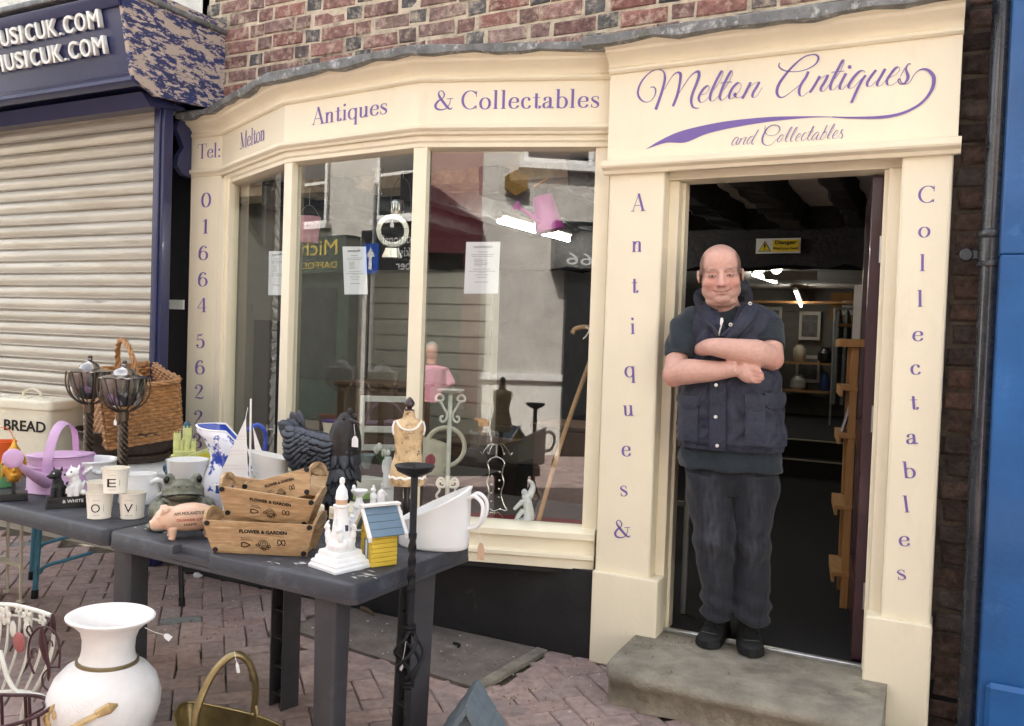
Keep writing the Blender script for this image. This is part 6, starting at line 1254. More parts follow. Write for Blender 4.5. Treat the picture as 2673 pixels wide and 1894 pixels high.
# --- garden torches
def torch(px, ydisc, wdisc, ybot, ycol, Y, lab):
    p = spot(px, Y, TZ, 1230); S = mpp(p); t = thing('garden_torch', lab, 'torch', p, 0, 'globe torches with twisted stems'); zd = ztop(px, ydisc, p); r = wdisc/2*S; zb_ = ztop(px, ybot, p); zc = ztop(px, ycol, p)
    MB().lathe([(r*.2, zb_+.012), (r*.55, zb_+.022), (r*.82, lerp(zb_, zd, .55)), (r*.93, zd-.006)], 32).obj('globe', STEELT, t, smooth=60)
    MB().lathe([(r*.9, zd-.008), (r*1.0, zd-.004), (r*1.0, zd), (r*.62, zd+.008), (r*.48, zd+.012), (r*.40, zd+.03), (r*.22, zd+.043), (r*.10, zd+.05), (r*.12, zd+.056), (r*.08, zd+.062)], 40).obj('lid', STEELT, t, smooth=50)
    MB().ell((0, 0, zd+.066), (r*.11, r*.11, r*.10), 12, 8).obj('finial', BRNZ, t)
    for k in range(10):
        a = k*2*math.pi/10+.2; pts = [(math.cos(a)*q*r, math.sin(a)*q*r, z) for q, z in ((1.0, zd-.004), (1.02, lerp(zb_, zd, .6)), (.86, lerp(zb_, zd, .25)), (.5, zb_+.002), (.2, zb_-.012))]; MB().tube(crom(pts, 4), .0042, 6).obj('rib', BRNZ, t)
    MB().lathe([(.019, zb_-.002), (.0235, zb_-.008), (.0235, zc), (.02, zc-.004)], 20).obj('collar', BRNZ, t)
    mb = MB(); n = 90; rings = []
    for i in range(n+1):
        z = lerp(zc, 0.0, i/n); a0 = i*.16; rings.append([((.0195+.0035*math.cos(5*(q*2*math.pi/20)))*math.cos(q*2*math.pi/20+a0), (.0195+.0035*math.cos(5*(q*2*math.pi/20)))*math.sin(q*2*math.pi/20+a0), z) for q in range(20)])
    mb.loft(rings).obj('stem', BRNZ, t, smooth=60); return t
torch(229, 967, 109, 1047, 1077, 2.72, 'metal globe torch with twisted stem standing behind the other'); t2 = torch(319, 983, 124, 1067, 1098, 2.66, 'metal globe torch with twisted stem and price tags on its collar')
p = spot(319, 2.66, TZ, 1230); price_tag(t2, (-.01, -.03, ztop(312, 1075, p)), (-.012, -.034, ztop(305, 1092, p))); price_tag(t2, (.004, -.03, ztop(315, 1060, p)), (-.02, -.03, ztop(304, 1046, p)), tilt=R(10))
# --- lilac watering can
p = spz(158, 1278); S = mpp(p); wcn = thing('watering_can', 'lilac enamel watering can with round rose and hooped handle', 'watering can', p, face(p)); rc = 80*S; hcn = ztop(158, 1186, p)
MB().lathe([(rc*1.0, 0), (rc*1.02, .004), (rc*1.0, .012), (rc*.985, .014), (rc*.97, hcn*.68), (rc*1.0, hcn*.70), (rc*1.0, hcn*.74), (rc*.96, hcn*.76), (rc*.97, hcn*.96), (rc*1.02, hcn*.98), (rc*1.02, hcn), (rc*.95, hcn)], 44).obj('body', LILAC, wcn, smooth=50)
MB().loft([[(math.cos(a)*rc*.99*k, max(-10, math.sin(a)*rc*.99*k), hcn+.004+dz) for a in np.linspace(math.pi*1.02, math.pi*1.98, 18)]+[(rc*.9*k, -.0, hcn+.004+dz), (-rc*.9*k, .0, hcn+.004+dz)] for k, dz in ((1, 0), (.97, .006))]).obj('half_lid', LILAC, wcn)
hp0, hp1, hp2 = Vector((-.05, -rc*.9, hcn*.6)), Vector((0, 0, hcn+.135)), Vector((.075, rc*.9, hcn*.9))
MB().tube(crom([(-.055, -rc*.96, hcn*.62), (-.05, -rc*.95, hcn+.01), (-.025, -rc*.55, hcn+.11), (.012, 0, hcn+.145), (.05, rc*.6, hcn+.10), (.06, rc*.95, hcn), (.06, rc*.96, hcn*.6)], 7), .019, 8, flat=.14, up=(1, 0, 0)).obj('handle', LILAC, wcn)
wv = lambda px, py, dy: (Matrix.Rotation(-face(p), 3, 'Z') @ (at(px, py, Y=p.y+dy)-p))
rs_ = wv(34, 1196, -.34); sb_ = wv(122, 1255, -.11); sp_ = wv(62, 1222, -.29)
MB().tube(crom([sb_, lerp(sb_, sp_, .6)+Vector((0, 0, -.006)), sp_, lerp(sp_, rs_, .7)], 5), lambda t: interp([(0, .032), (.35, .020), (.8, .0115), (1, .013)], t), 14).obj('spout', LILAC, wcn)
dr_ = (Vector((-.12, -.98, .10))).normalized(); Mr = dr_.to_track_quat('Z', 'Y').to_matrix(); rse = MB().lathe([(.012, -.03), (.036, -.004), (.039, 0), (.037, .004), (.02, .009), (.004, .0105)], 28, rs_, M=Mr).obj('rose', LILAC, wcn, smooth=50)
LHOL = mat('rose_holes', srgb(120, 84, 112), .8); mb = MB()
for i in range(70):
    a = i*2.4; q = .0042*math.sqrt(i); c = rs_+Mr @ Vector((math.cos(a)*q, math.sin(a)*q, .0106-(q/.037)**2*.0068)); mb.add([c+Mr @ Vector((math.cos(b_)*.0012, math.sin(b_)*.0012, .0004)) for b_ in (0, 1.26, 2.5, 3.77, 5)], [(0, 1, 2, 3, 4)])
mb.obj('rose_holes', LHOL, rse, smooth=0)['kind'] = 'stuff'
MB().tube([wv(97, 1228, -.12), wv(132, 1208, -.08)], .008, 6, flat=.4).obj('spout_brace', LILAC, wcn)
# --- gilt Buddha head on a black stand
GILT = mat('gilt_resin', srgb(206, 156, 60), .32, metal=.65, var=.2, vscale=40); BLKW = mat('black_lacquer', srgb(24, 24, 26), .4, var=.1)
p = spz(35, 1303); S = mpp(p); bd = thing('gilt_head', 'gilt curled head statue on a black stand behind the watering can rose', 'statue', p, face(p)); zh = ztop(36, 1215, p)
MB().box(-.052, .052, -.045, .045, 0, .030).obj('plinth', BLKW, bd, smooth=0, bevel=.003); MB().box(-.007, .007, -.007, .007, .03, .085).obj('post', BLKW, bd, smooth=0)
b = MB(); b.ell((0, 0, .135), (.040, .046, .058), 20, 14); b.ell((0, -.018, .105), (.030, .030, .030)); b.tube([(0, .0, .075), (0, .004, .12)], [.026, .028], 16); b.tube([(0, -.045, .145), (0, -.054, .125)], [.004, .008], 8); b.ell((0, -.043, .108), (.014, .008, .005))
for s in (-1, 1): b.ell((s*.042, .0, .12), (.006, .012, .034)); b.ell((s*.017, -.041, .142), (.011, .006, .004))
mesh_obj('head', remesh(b, .003, 2), GILT, bd)
cu = MB().ell((0, 0, 0), (.0062, .0062, .0062), 8, 6).mesh('curl'); cu.materials.append(GILT)
for i in range(110):
    zz = 1-i/110*1.0; a = i*2.39996; rr = math.sqrt(max(0, 1-zz*zz)); q = Vector((math.cos(a)*rr*.043, math.sin(a)*rr*.049, .145+zz*.058))
    if q.y < -.022 and q.z < .178: continue
    mkobj('curl', cu, bd, loc=q)
MB().lathe([(.026, .195), (.022, .215), (.012, .228), (.006, .245), (.001, .262)], 16).obj('topknot', GILT, bd)
# --- orange and green plant pots at the edge, with an orange wire hoop
ORG = mat('orange_tin', srgb(226, 98, 34), .4, var=.05); p = spot(2, 2.52, TZ, 1270); op = thing('orange_pot', 'small orange tin pot with thin wire hoop handle', 'pot', p); h0 = ztop(2, 1150, p)
MB().lathe([(.045, 0), (.05, .002), (.056, h0*.5), (.064, h0-.006), (.067, h0-.004), (.067, h0), (.062, h0), (.05, .02)], 30).obj('pot', ORG, op, smooth=50); MB().tube(crom([(.0, -.05, h0-.01), (.0, -.045, h0+.05), (.06, -.02, h0+.07), (.09, .0, h0+.02), (.075, .0, h0-.08)], 6), .002, 6).obj('wire_handle', ORG, op)
GRNT = mat('green_tin', srgb(104, 166, 110), .4, var=.05); p = spot(2, 2.36, TZ, 1270); gp_ = thing('green_pot', 'small green tin pot beside the gilt head', 'pot', p); MB().lathe([(.04, 0), (.047, .002), (.056, .09), (.059, .092), (.059, .097), (.053, .097), (.04, .01)], 28).obj('pot', GRNT, gp_, smooth=50)
# --- white embossed jardiniere
p = spz(232, 1282); p.y += .05; p.x = at(232, 1270, Y=p.y).x; S = mpp(p); jd = thing('white_jardiniere', 'white ceramic jardiniere with raised garland below its rim', 'planter', p); hj = ztop(232, 1196, p); rj = 69*S
MB().lathe([(rj*.62, 0), (rj*.66, .004), (rj*.82, hj*.4), (rj*.94, hj*.85), (rj*.97, hj*.9), (rj*1.0, hj*.93), (rj*1.0, hj*.98), (rj*.96, hj), (rj*.90, hj*.96), (rj*.85, hj*.6), (rj*.6, .02)], 48).obj('pot', WCER, jd, smooth=50)
rg = random.Random(9)
for i in range(34):
    a = R(180+i*180/33); sag = abs(math.sin(i*.47)); z = hj*(.80-.18*sag); r = rj*lerp(.80, .94, z/hj/.85); MB().ell((math.cos(a)*r, math.sin(a)*r, z), (.011, .011, .010), 8, 6).obj('garland_leaf', WCER, jd)
# --- two terriers on a black block
p = spz(178, 1322); S = mpp(p); dg_ = thing('terrier_figurine', 'black terrier and white terrier figurine on a black lettered block', 'figurine', p, face(p)+R(4)); wb_ = 53*S
MB().prism([(-wb_, -.032, 0), (wb_, -.032, 0), (wb_, .032, 0), (-wb_, .032, 0)], (0, 0, .004)).loft([[(x*k, y*k, z) for x, y in rrect(-wb_, wb_, -.032, .032, .004, 2)] for z, k in ((.004, 1), (.046, .94))]).obj('block', BLKW, dg_, smooth=30)
text_on('& WHITE', (-wb_*.28, -.0335, .022), (1, 0, 0), (0, 0, 1), TAGM, dg_, fit=wb_*.92, hfit=.0135, bold=.02); text_on('BLACK', (-wb_*.86, -.0335, .022), (1, 0, 0), (0, 0, 1), BLKW, dg_, fit=wb_*.5, hfit=.0135, bold=.02)
def terrier(ox, flip, m, nm, sc=1):
    b = MB(); q = lambda x, y, z: (ox+x*flip*sc, y*sc, .046+z*sc)
    b.ell(q(0, 0, .030), (.021*sc, .024*sc, .030*sc)); b.ell(q(.004, -.004, .055), (.015*sc, .017*sc, .024*sc)); b.ell(q(.008, -.010, .078), (.018*sc, .018*sc, .016*sc)); b.ell(q(.020, -.018, .072), (.013*sc, .011*sc, .010*sc))
    for s in (-1, 1): b.tube([q(.002+.010*s, -.004, .086), q(.002+.013*s, -.004, .104)], [.006*sc, .001], 8); b.tube([q(.006+.009*s, -.018, .034), q(.008+.010*s, -.024, .0)], [.008*sc, .0085*sc], 8); b.ell(q(-.008+s*.014, -.004, .008), (.012*sc, .02*sc, .010*sc))
    b.tube([q(-.018, .012, .02), q(-.030, .016, .045)], [.007*sc, .003*sc], 8)
    me = remesh(b, .0022, 1); 
    o = mesh_obj(nm, me, m, dg_)
    MB().ell(q(.033, -.022, .073), (.004*sc, .004*sc, .0035*sc), 8, 6).obj('nose', BLKW, o); MB().ell(q(.015, -.026, .082), (.003*sc, .003*sc, .003*sc), 8, 6).obj('eye', TAGM if m is not WPLR else BLKW, o)
DOGB = mat('black_dog_glaze', srgb(30, 29, 30), .4, var=.15, bump=1, bscale=300); terrier(-wb_*.45, -1, DOGB, 'black_dog', 1.2); terrier(wb_*.30, -1, WPLR, 'white_dog', 1.24)
price_tag(dg_, (-.02, -.04, .105), (-.004, -.042, .088))
# --- lettered tin cups
def cup(px, py, hpx, letter, lab, Z=TZ, rot=0):
    p = spz(px, py, Z); S = mpp(p); c = thing('lettered_cup', lab, 'cup', p, face(p)+rot, 'small ivory lettered cups'); r = 34*S; h_ = hpx*S
    MB().lathe([(r*.80, .001), (r*.83, 0), (r*.86, .003), (r*.82, .006), (r*.97, h_-.003), (r*1.03, h_-.002), (r*1.03, h_+.001), (r*.96, h_+.001), (r*.80, .008)], 40).obj('cup', CUPW, c, smooth=50)
    def wrap(me_o, lift=.0009):
        bm = bmesh.new(); bm.from_mesh(me_o.data); bmesh.ops.triangulate(bm, faces=bm.faces); bmesh.ops.subdivide_edges(bm, edges=bm.edges, cuts=2, use_grid_fill=True); bm.to_mesh(me_o.data); bm.free()
        for v in me_o.data.vertices:
            x, z = v.co.x, v.co.z; rr = lerp(r*.82, r*.97, z/h_)+lift; a = x/rr; v.co = (math.sin(a)*rr, -math.cos(a)*rr, z)
    if letter:
        o = text_on(letter, (-r*.62, 0, h_*.28), (1, 0, 0), (0, 0, 1), INK, c, 'letter', fit=r*.66, hfit=h_*.34); wrap(o)
        for z0, f in ((h_*.74, 1), (h_*.20, -1)):
            mb = MB()
            for k in range(5): x = -r*.5+k*r*.11; mb.prism([(x, 0, z0), (x+r*.05, 0, z0+f*h_*.05), (x+r*.07, 0, z0+f*h_*.035)], (0, .0001, 0))
            o = mb.obj('crown_mark', INK, c, smooth=0); wrap(o); o['kind'] = 'stuff'
        wrap(MB().box(r*.28, r*.30, 0, .0001, h_*.32, h_*.58).obj('rule', INK, c, smooth=0))
    return c, h_
_, hcup = cup(259, 1350, 66, 'O', 'ivory tin cup printed with the letter O'); cup(345, 1350, 66, 'V', 'ivory tin cup printed with the letter V')
cup(262, 1322, 66, None, 'plain faced ivory tin cup tucked behind the letter O cup')
pE = spz(302, 1338); zE = .72+hcup+.002; e_, _ = cup(301, 1284, 64, 'E', 'ivory tin cup printed with the letter E balanced on the others', zE)
# --- white jug with strap handle, patterned mug
p = spz(350, 1312); p.y += .03; S = mpp(p); jg = thing('white_jug', 'white ceramic jug with thick loop handle behind the cups', 'jug', p, face(p)); hj = ztop(345, 1232, p); r = 50*S
MB().lathe([(r*1.05, 0), (r*1.08, .004), (r*1.0, hj*.3), (r*.86, hj*.7), (r*.84, hj*.93), (r*.87, hj), (r*.80, hj), (r*.78, hj*.7), (r*.9, .02)], 40, sy=.9).obj('body', WCER, jg, smooth=50)
MB().tube(crom([(r*.5, -r*.7, hj*.74), (r*.8, -r*.95, hj*.86), (r*1.12, -r*.75, hj*.72), (r*1.15, -r*.6, hj*.45), (r*.9, -r*.5, hj*.25)], 6), .011, 10, flat=.7).obj('handle', WCER, jg)
PATT = mat('grey_patterned_china', srgb(206, 206, 204), .25, var=.2, vscale=90, coat=.3); p = spot(412, 2.6, TZ, 1280); S = mpp(p); mg = thing('patterned_mug', 'small grey patterned china mug beside the frog', 'mug', p); hm_ = ztop(412, 1240, p); MB().lathe([(18*S, 0), (19*S, .004), (21*S, hm_*.6), (21*S, hm_), (19*S, hm_), (18*S, .01)], 30).obj('body', PATT, mg, smooth=50)
# --- green stone frog
FROG = mat('mossy_bronze_resin', srgb(112, 114, 98), .4, metal=.2, var=.3, vscale=30, bump=.8, bscale=70, dirt=[(srgb(140, 140, 118), .55, .72, 20), (srgb(44, 46, 40), .62, .74, 45)])
p = spz(475, 1368); S = mpp(p); fg = thing('stone_frog', 'mossy bronze coloured frog statue sitting with a wide down-turned mouth', 'statue', p, face(p)); k = S*155/.21/1.0*.001*1000/1.0
k = (155*S)/.20
b = MB(); e_ = lambda c, r, M=None: b.ell(tuple(q*k for q in c), tuple(q*k for q in r), 20, 14, M)
e_((0, .02, .06), (.070, .07, .062)); e_((0, -.012, .120), (.068, .058, .034)); e_((0, -.03, .108), (.064, .05, .022)); e_((0, -.022, .135), (.05, .045, .022))
for s in (-1, 1): e_((s*.043, -.018, .155), (.019, .019, .021)); e_((s*.078, .02, .045), (.030, .055, .042)); b.tube([(s*.060*k, -.02*k, .075*k), (s*.074*k, -.06*k, .045*k), (s*.070*k, -.085*k, .0)], [.020*k, .015*k, .014*k], 10); e_((s*.085, -.06, .012), (.028, .035, .012)); e_((s*.068, -.095, .006), (.02, .018, .008))
me = remesh(b, .0035, 3); o = mesh_obj('body', me, FROG, fg); DKF = mat('dark_glass_eye', srgb(16, 14, 12), .1)
for s in (-1, 1): MB().ell((s*.050*k, -.030*k, .158*k), (.0105*k, .011*k, .013*k), 12, 8).obj('eye', DKF, o); MB().ell((s*.012*k, -.078*k, .140*k), (.003*k, .002*k, .002*k), 8, 6).obj('nostril', DKF, o)
MB().tube(crom([(-.062*k, -.045*k, .104*k), (-.04*k, -.072*k, .111*k), (0, -.0835*k, .116*k), (.04*k, -.072*k, .111*k), (.062*k, -.045*k, .104*k)], 6), .0026*k, 6).obj('mouth_line', DKF, o)
# --- pink pig money box
PIG = mat('pale_pink_pig', srgb(226, 188, 160), .35, var=.08, vscale=14, coat=.2, dirt=(srgb(186, 120, 90), .62, .8, 10)); p = spz(484, 1402); S = mpp(p); pg = thing('pig_money_box', 'pale pink pig money box with printed lettering on its side', 'money box', p, face(p)+R(6)); k = 166*S/.225
b = MB(); e_ = lambda c, r: b.ell(tuple(q*k for q in c), tuple(q*k for q in r), 24, 14)
e_((.015, 0, .072), (.092, .050, .050)); e_((-.055, 0, .072), (.050, .042, .042)); e_((-.088, 0, .060), (.026, .028, .026)); b.tube([(-.09*k, 0, .056*k), (-.116*k, 0, .050*k)], [.019*k, .0165*k], 14)
for x in (-.045, .075):
    for y in (-.022, .022): b.tube([(x*k, y*k, .04*k), (x*k, y*k*1.1, .012*k), (x*k-.004, y*k*1.1, 0)], [.017*k, .012*k, .0135*k], 10)
for y in (-1, 1): b.tube([(-.060*k, y*.020*k, .105*k), (-.076*k, y*.030*k, .104*k), (-.086*k, y*.030*k, .092*k)], [.012*k, .012*k, .003*k], 8)
o = mesh_obj('body', remesh(b, .003, 2), PIG, pg)
MB().ell((-.088*k, -.024*k, .080*k), (.006*k, .004*k, .006*k), 10, 6).obj('eye', TAGM, o); MB().ell((-.089*k, -.0268*k, .080*k), (.003*k, .002*k, .003*k), 8, 6).obj('pupil', BLKW, o)
REDI = mat('red_print', srgb(186, 40, 44), .6, var=0)
for s_, x, z, w, hh_, m in (("WM MOLAND'S SONS", -.045, .084, .125, .0105, INK), ('QUAKER CITY', -.035, .066, .098, .0105, REDI), ('HAMS', -.010, .050, .042, .0095, INK)):
    o2 = text_on(s_, (x*k, 0, z*k), (1, 0, 0), (0, 0, 1), m, pg, fit=w*k, hfit=hh_*k, bold=.01)
    for v in o2.data.vertices:
        X_, Z_ = v.co.x/k, v.co.z/k; Z_ += (.006*(1-((X_-.015)/.07)**2) if s_[0] == 'W' else 0); e2 = max(.02, 1-((X_-.015)/.092)**2-((Z_-.072)/.050)**2); v.co = (X_*k, -(.050*math.sqrt(e2)+.0015)*k, Z_*k)
# --- printed wooden trugs
def trug(name, loc, rot, L0, L1, D0, D1, Hh, lab):
    t = thing('wooden_trug', lab, 'trug', loc, rot=rot, group='stacked printed wooden trugs'); T_h = .009
    fr = lambda s: [(-L0/2, s*D0/2, 0), (L0/2, s*D0/2, 0), (L1/2, s*D1/2, Hh), (-L1/2, s*D1/2, Hh)]
    for s, nm in ((-1, 'front_board'), (1, 'back_board')): MB().prism(fr(s), (0, -s*T_h, 0)).obj(nm, CWOOD, t, smooth=0, bevel=.0015)
    for s in (-1, 1):
        tilt = (L1-L0)/2/Hh; pt = lambda y, z, o=0: Vector((s*(L0/2-T_h-.001+tilt*z+o), y, z)); n = 12
        out = [pt(-D0/2+T_h, 0), pt(D0/2-T_h, 0), pt(D1/2-T_h, Hh*.92)]+[pt(math.cos(a)*(D1/2-T_h), Hh*.92+math.sin(a)*Hh*.36) for a in np.linspace(.05, math.pi-.05, 16)]+[pt(-D1/2+T_h, Hh*.92)]
        # end board with a hand slot: outer ring stitched to inner slot ring
        cz = Hh*.86; slot = [pt(math.cos(a)*D1*.26, cz+math.sin(a)*Hh*(.17 if math.sin(a) > 0 else .10)) for a in np.linspace(0, 2*math.pi, 24, endpoint=False)]; cc = pt(0, Hh*.75)
        ring = []
        for q in slot:
            d = Vector((0, q.y, q.z-cc.z)); best = None
            for i in range(len(out)):
                a_, b_ = out[i], out[(i+1) % len(out)]; ay, az, by, bz = a_.y, a_.z-cc.z, b_.y, b_.z-cc.z; den = d.y*(bz-az)-d.z*(by-ay)
                if abs(den) < 1e-9: continue
                tt = (ay*(bz-az)-az*(by-ay))/den; uu = (ay*d.z-az*d.y)/den
                if tt > 0 and -.001 <= uu <= 1.001 and (best is None or tt > best): best = tt
            best = best or 1.5; ring.append(pt(d.y*best, cc.z+d.z*best))
        off_ = Vector((s*T_h, 0, 0)); mb = MB(); mb.loft([slot, ring, [q+off_ for q in ring], [q+off_ for q in slot], slot], caps=False); mb.obj('end_board', CWOOD, t, smooth=0)
    MB().box(-L0/2+.01, L0/2-.01, -D0/2+T_h, D0/2-T_h, .002, .010).obj('base_board', CWOOD, t, smooth=0)
    for x, z in ((-.46, .92), (.46, .92), (-.46, .10), (.46, .10)):
        xx = lerp(L0, L1, z)*x; y = -lerp(D0, D1, z)/2; MB().cyl((xx, y, Hh*z), (xx, y-.006, Hh*z), .0095, .008, 10).obj('stud', STUD, t)
    yf = lambda z: -lerp(D0, D1, z/Hh)/2-.0012; slp = Vector((0, -(D1-D0)/2, Hh)).normalized()
    tx = text_on('FLOWER & GARDEN', (-L0*.20, yf(Hh*.66), Hh*.66), (1, 0, 0), slp, INK, t, fit=L0*.5, hfit=Hh*.115, bold=.03)
    def mk(pts, w, nm='print_mark'):
        mb = MB(); ribbon(mb, pts, lambda i, dx, dy, tt: w, Vector((0, yf(0), 0)), Vector((1, 0, 0)), slp, Vector((0, -1, 0)), .0008); return mb.obj(nm, INK, t, smooth=0)
    c = (.05*L0, Hh*.36); s_ = Hh*.16
    mk([(c[0]+math.cos(a*1.0)*s_*(.12+a/22)*1.1, c[1]+math.sin(a)*s_*(.12+a/22)) for a in np.linspace(0, 19, 70)], Hh*.016, 'rose_print')
    for dx, dy, r_ in ((-1.1, -.3, .5), (1.0, -.5, .5), (.7, -.9, .45), (.1, -1.15, .4), (-.3, -.95, .35)): mk([(c[0]+s_*(dx+math.cos(a)*r_*.7), c[1]+s_*(dy+math.sin(a)*r_*.4)) for a in np.linspace(0, 6.4, 14)], Hh*.02)
    for x0, z0, w_ in ((-.19, .52, .10), (-.19, .46, .13)): mk([(L0*(x0+w_*i/8), Hh*(z0+.012*math.sin(i*2.2))) for i in range(9)], Hh*.014)
    mk([(L0*-.15+math.cos(a)*Hh*.12*(1+.3*math.cos(3*a)), Hh*.30+math.sin(a)*Hh*.07) for a in np.linspace(0, 6.4, 22)], Hh*.03); mk([(L0*.24+math.cos(a)*Hh*.11*abs(math.cos(a*1.0))**.3, Hh*.42+math.sin(2*a)*Hh*.09) for a in np.linspace(0, 6.4, 24)], Hh*.025)
    return t
q0, q1 = spz(554, 1442), spz(800, 1454); d = q1-q0; yw = math.atan2(d.y, d.x); Lb = d.length; cen = (q0+q1)/2+Vector((-math.sin(yw), math.cos(yw), 0))*.06; S = mpp(q0)
trug('trug_low', cen, (0, 0, yw), Lb, Lb*1.19, .115, .16, 88*S, 'printed wooden trug at the foot of the crate stack')
c2_ = cen+Vector((-math.sin(yw), math.cos(yw), 0))*.012+Vector((.004, .012, .112)); trug('trug_mid', c2_, (R(6), R(6), yw), Lb*.88, Lb*1.05, .095, .135, 80*S, 'printed wooden trug nested inside the lowest one')
c3_ = at(752, 1290, Y=cen.y+.045)+Vector((0, 0, -.030)); trug('trug_top', c3_, (R(-16), R(-18), yw-R(14)), Lb*.72, Lb*.86, .085, .12, 68*S, 'printed wooden trug tipped askew on top of the stack')
# --- black metal hen covered in feathers
HEN = mat('black_tin_feather', srgb(66, 70, 78), .4, metal=.4, var=.2, vscale=40, bump=.4, bscale=90); HEND = mat('dark_brown_tin', srgb(50, 46, 46), .4, metal=.4, var=.2, vscale=50, bump=.6, bscale=120)
hY = 2.66; hn = thing('metal_hen', 'black tin hen with layered feathers standing behind the wooden trugs', 'statue', spot(845, hY, TZ, 1330), 0); o_ = Vector(hn.location); K = lambda px, py, dy=0: at(px, py, Y=hY+dy)-o_
b = MB(); S = mpp(o_)
b.ell(K(828, 1190), (58*S, 50*S, 62*S), 24, 16, Matrix.Rotation(R(-28), 3, 'Y')); b.tube(crom([K(868, 1240), K(895, 1170), K(902, 1115), K(904, 1092)], 6), [60*S-(60-24)*S*i/18 for i in range(19)], 18); b.ell(K(904, 1095), (23*S, 21*S, 21*S)); b.tube(crom([K(880, 1290), K(880, 1220)], 4), [44*S]*5, 16); b.ell(K(866, 1192), (46*S, 40*S, 52*S), 20, 14); b.ell(K(848, 1222), (64*S, 52*S, 54*S), 24, 16); b.ell(K(866, 1270), (58*S, 46*S, 50*S), 24, 16); b.tube([K(918, 1098, -.01), K(938, 1106, -.02)], [9*S, 2*S], 8)
b.tube(crom([K(795, 1180), K(780, 1130), K(778, 1100)], 4), [40*S, 38*S, 36*S, 34*S, 30*S, 27*S, 24*S, 20*S, 15*S], 14, flat=.5)
for dx, dy in ((-.03, 0), (.05, 0)): b.tube([K(870, 1290)+Vector((dx, 0, 0)), Vector((K(870, 1290).x+dx, K(870, 1290).y, .0))], [.012, .01], 8)
hbod = mesh_obj('body', remesh(b, .005, 2), HEND, hn)
fm = []
for kx in range(3):
    mb = MB(); rr = [(0, .1), (.15, .5), (.4, .8), (.7, .74), (.92, .4), (1, .04)]; L_ = []; 
    for t, w in rr: L_.append([(-w*.42, 0, -t), (-w*.2, -.04-.01*t, -t), (0, -.055, -t), (w*.2, -.04-.01*t, -t), (w*.42, 0, -t), (0, -.02, -t)])
    me_ = mb.loft(L_).mesh('feather'); me_.materials.append(HEN if kx else HEND); me_.polygons.foreach_set('use_smooth', [True]*len(me_.polygons)); fm.append(me_)
rf = random.Random(6)
def feather(p, dirv, nrm, ln, k=1):
    z = -Vector(dirv).normalized(); y = -(Vector(nrm)-z*Vector(nrm).dot(z)).normalized(); x = y.cross(z); M = Matrix((x, y, z)).transposed().to_4x4(); o = mkobj('feather', fm[k], hn); o.matrix_local = Matrix.Translation(p) @ M @ Matrix.Diagonal((ln, ln, ln, 1))
for row, (px, py, n, ln) in enumerate(((905, 1122, 9, .055), (900, 1150, 11, .06), (892, 1182, 12, .07), (884, 1215, 13, .075), (878, 1248, 13, .075), (874, 1280, 12, .06))):
    c = K(px, py); r = [26, 34, 46, 52, 48, 44][row]*S
    for i in range(n):
        a = R(lerp(170, 370, i/(n-1)))+rf.gauss(0, .05); nr_ = Vector((math.cos(a), math.sin(a), .15)); feather(c+Vector((math.cos(a), math.sin(a), 0))*r*.94+Vector((0, 0, .02)), Vector((nr_.x*.25+rf.gauss(0, .05), nr_.y*.2, -1)), nr_, ln*rf.uniform(.85, 1.15), 0 if row < 1 and rf.random() < .5 else rf.choice((2, 1)))
for row in range(8):
    for i in range(12):
        t = row/7; u = i/11; c = K(lerp(898, 796, t)+u*lerp(0, 34, t), lerp(1145, 1270, u)+lerp(20, -20, t)*0+lerp(0, -25, t)); yy = -math.sqrt(max(.1, 1-((u-.5)*1.5)**2))*56*S; p_ = c+Vector((0, yy, 0)); feather(p_, Vector((-.8, .12*t, -.05-.6*(u-.3))), Vector((-.35*t, -1, .9-1.6*u)), .066*rf.uniform(.8, 1.25), rf.choice((1, 2, 2)))
for i in range(9):
    a = R(lerp(150, 70, i/8)); base = K(792, 1150, rf.uniform(-.03, .02)); feather(base+Vector((0, -.02, 0)), Vector((math.cos(a)*.7-.2, rf.uniform(-.1, .1), math.sin(a))), Vector((-.3, -1, .1)), rf.uniform(.09, .13), rf.choice((1, 2)))
for (px, py), (qx, qy) in (((912, 1082), (917, 1066)), ((918, 1092), (932, 1084)), ((922, 1112), (934, 1122))): MB().ell(lerp(K(px, py), K(qx, qy), .5), (9*S, 3*S, 10*S), 10, 6).obj('comb', HEND, hn)
MB().ell(K(897, 1092, -.032), (4*S, 3*S, 4*S), 8, 6).obj('eye', BLKW, hn); price_tag(hn, K(924, 1106, -.04), K(927, 1138, -.06), w=.03, h=.042)
# --- white lighthouse cast
p = spz(887, 1478); S = mpp(p); lh = thing('lighthouse_statue', 'white plaster lighthouse with cherubs on a stepped square base', 'statue', p, face(p)+R(38)); zt_ = ztop(878, 1243, p); rb_ = .072
for k, (r, z0, z1) in enumerate(((rb_, 0, .014), (rb_*.93, .014, .026), (rb_*.80, .026, .040), (rb_*.70, .040, .056))): MB().loft([[(x*f, y*f, z) for x, y in rrect(-r, r, -r, r, .004, 2)] for z, f in ((z0, 1), (z0+(z1-z0)*.6, 1), (z1, .95))]).obj('base_step', WPLR, lh, smooth=30)
b = MB(); b.ell((0, 0, .07), (.045, .045, .035)); 
for i in range(16): a = i*1.1; b.ell((math.cos(a)*.036, math.sin(a)*.036, .062+.03*math.sin(i*1.7)), (.013, .013, .013+.004*(i % 3)), 10, 8)
for a in (-.9, .7, 2.4, 4.0):
    c, s = math.cos(a), math.sin(a); b.ell((c*.040, s*.040, .105), (.011, .011, .018)); b.ell((c*.042, s*.042, .130), (.009, .009, .010)); b.tube([(c*.04, s*.04, .115), (c*.052+s*.01, s*.052-c*.01, .125), (c*.04+s*.02, s*.04-c*.02, .145)], [.005, .004, .004], 6)
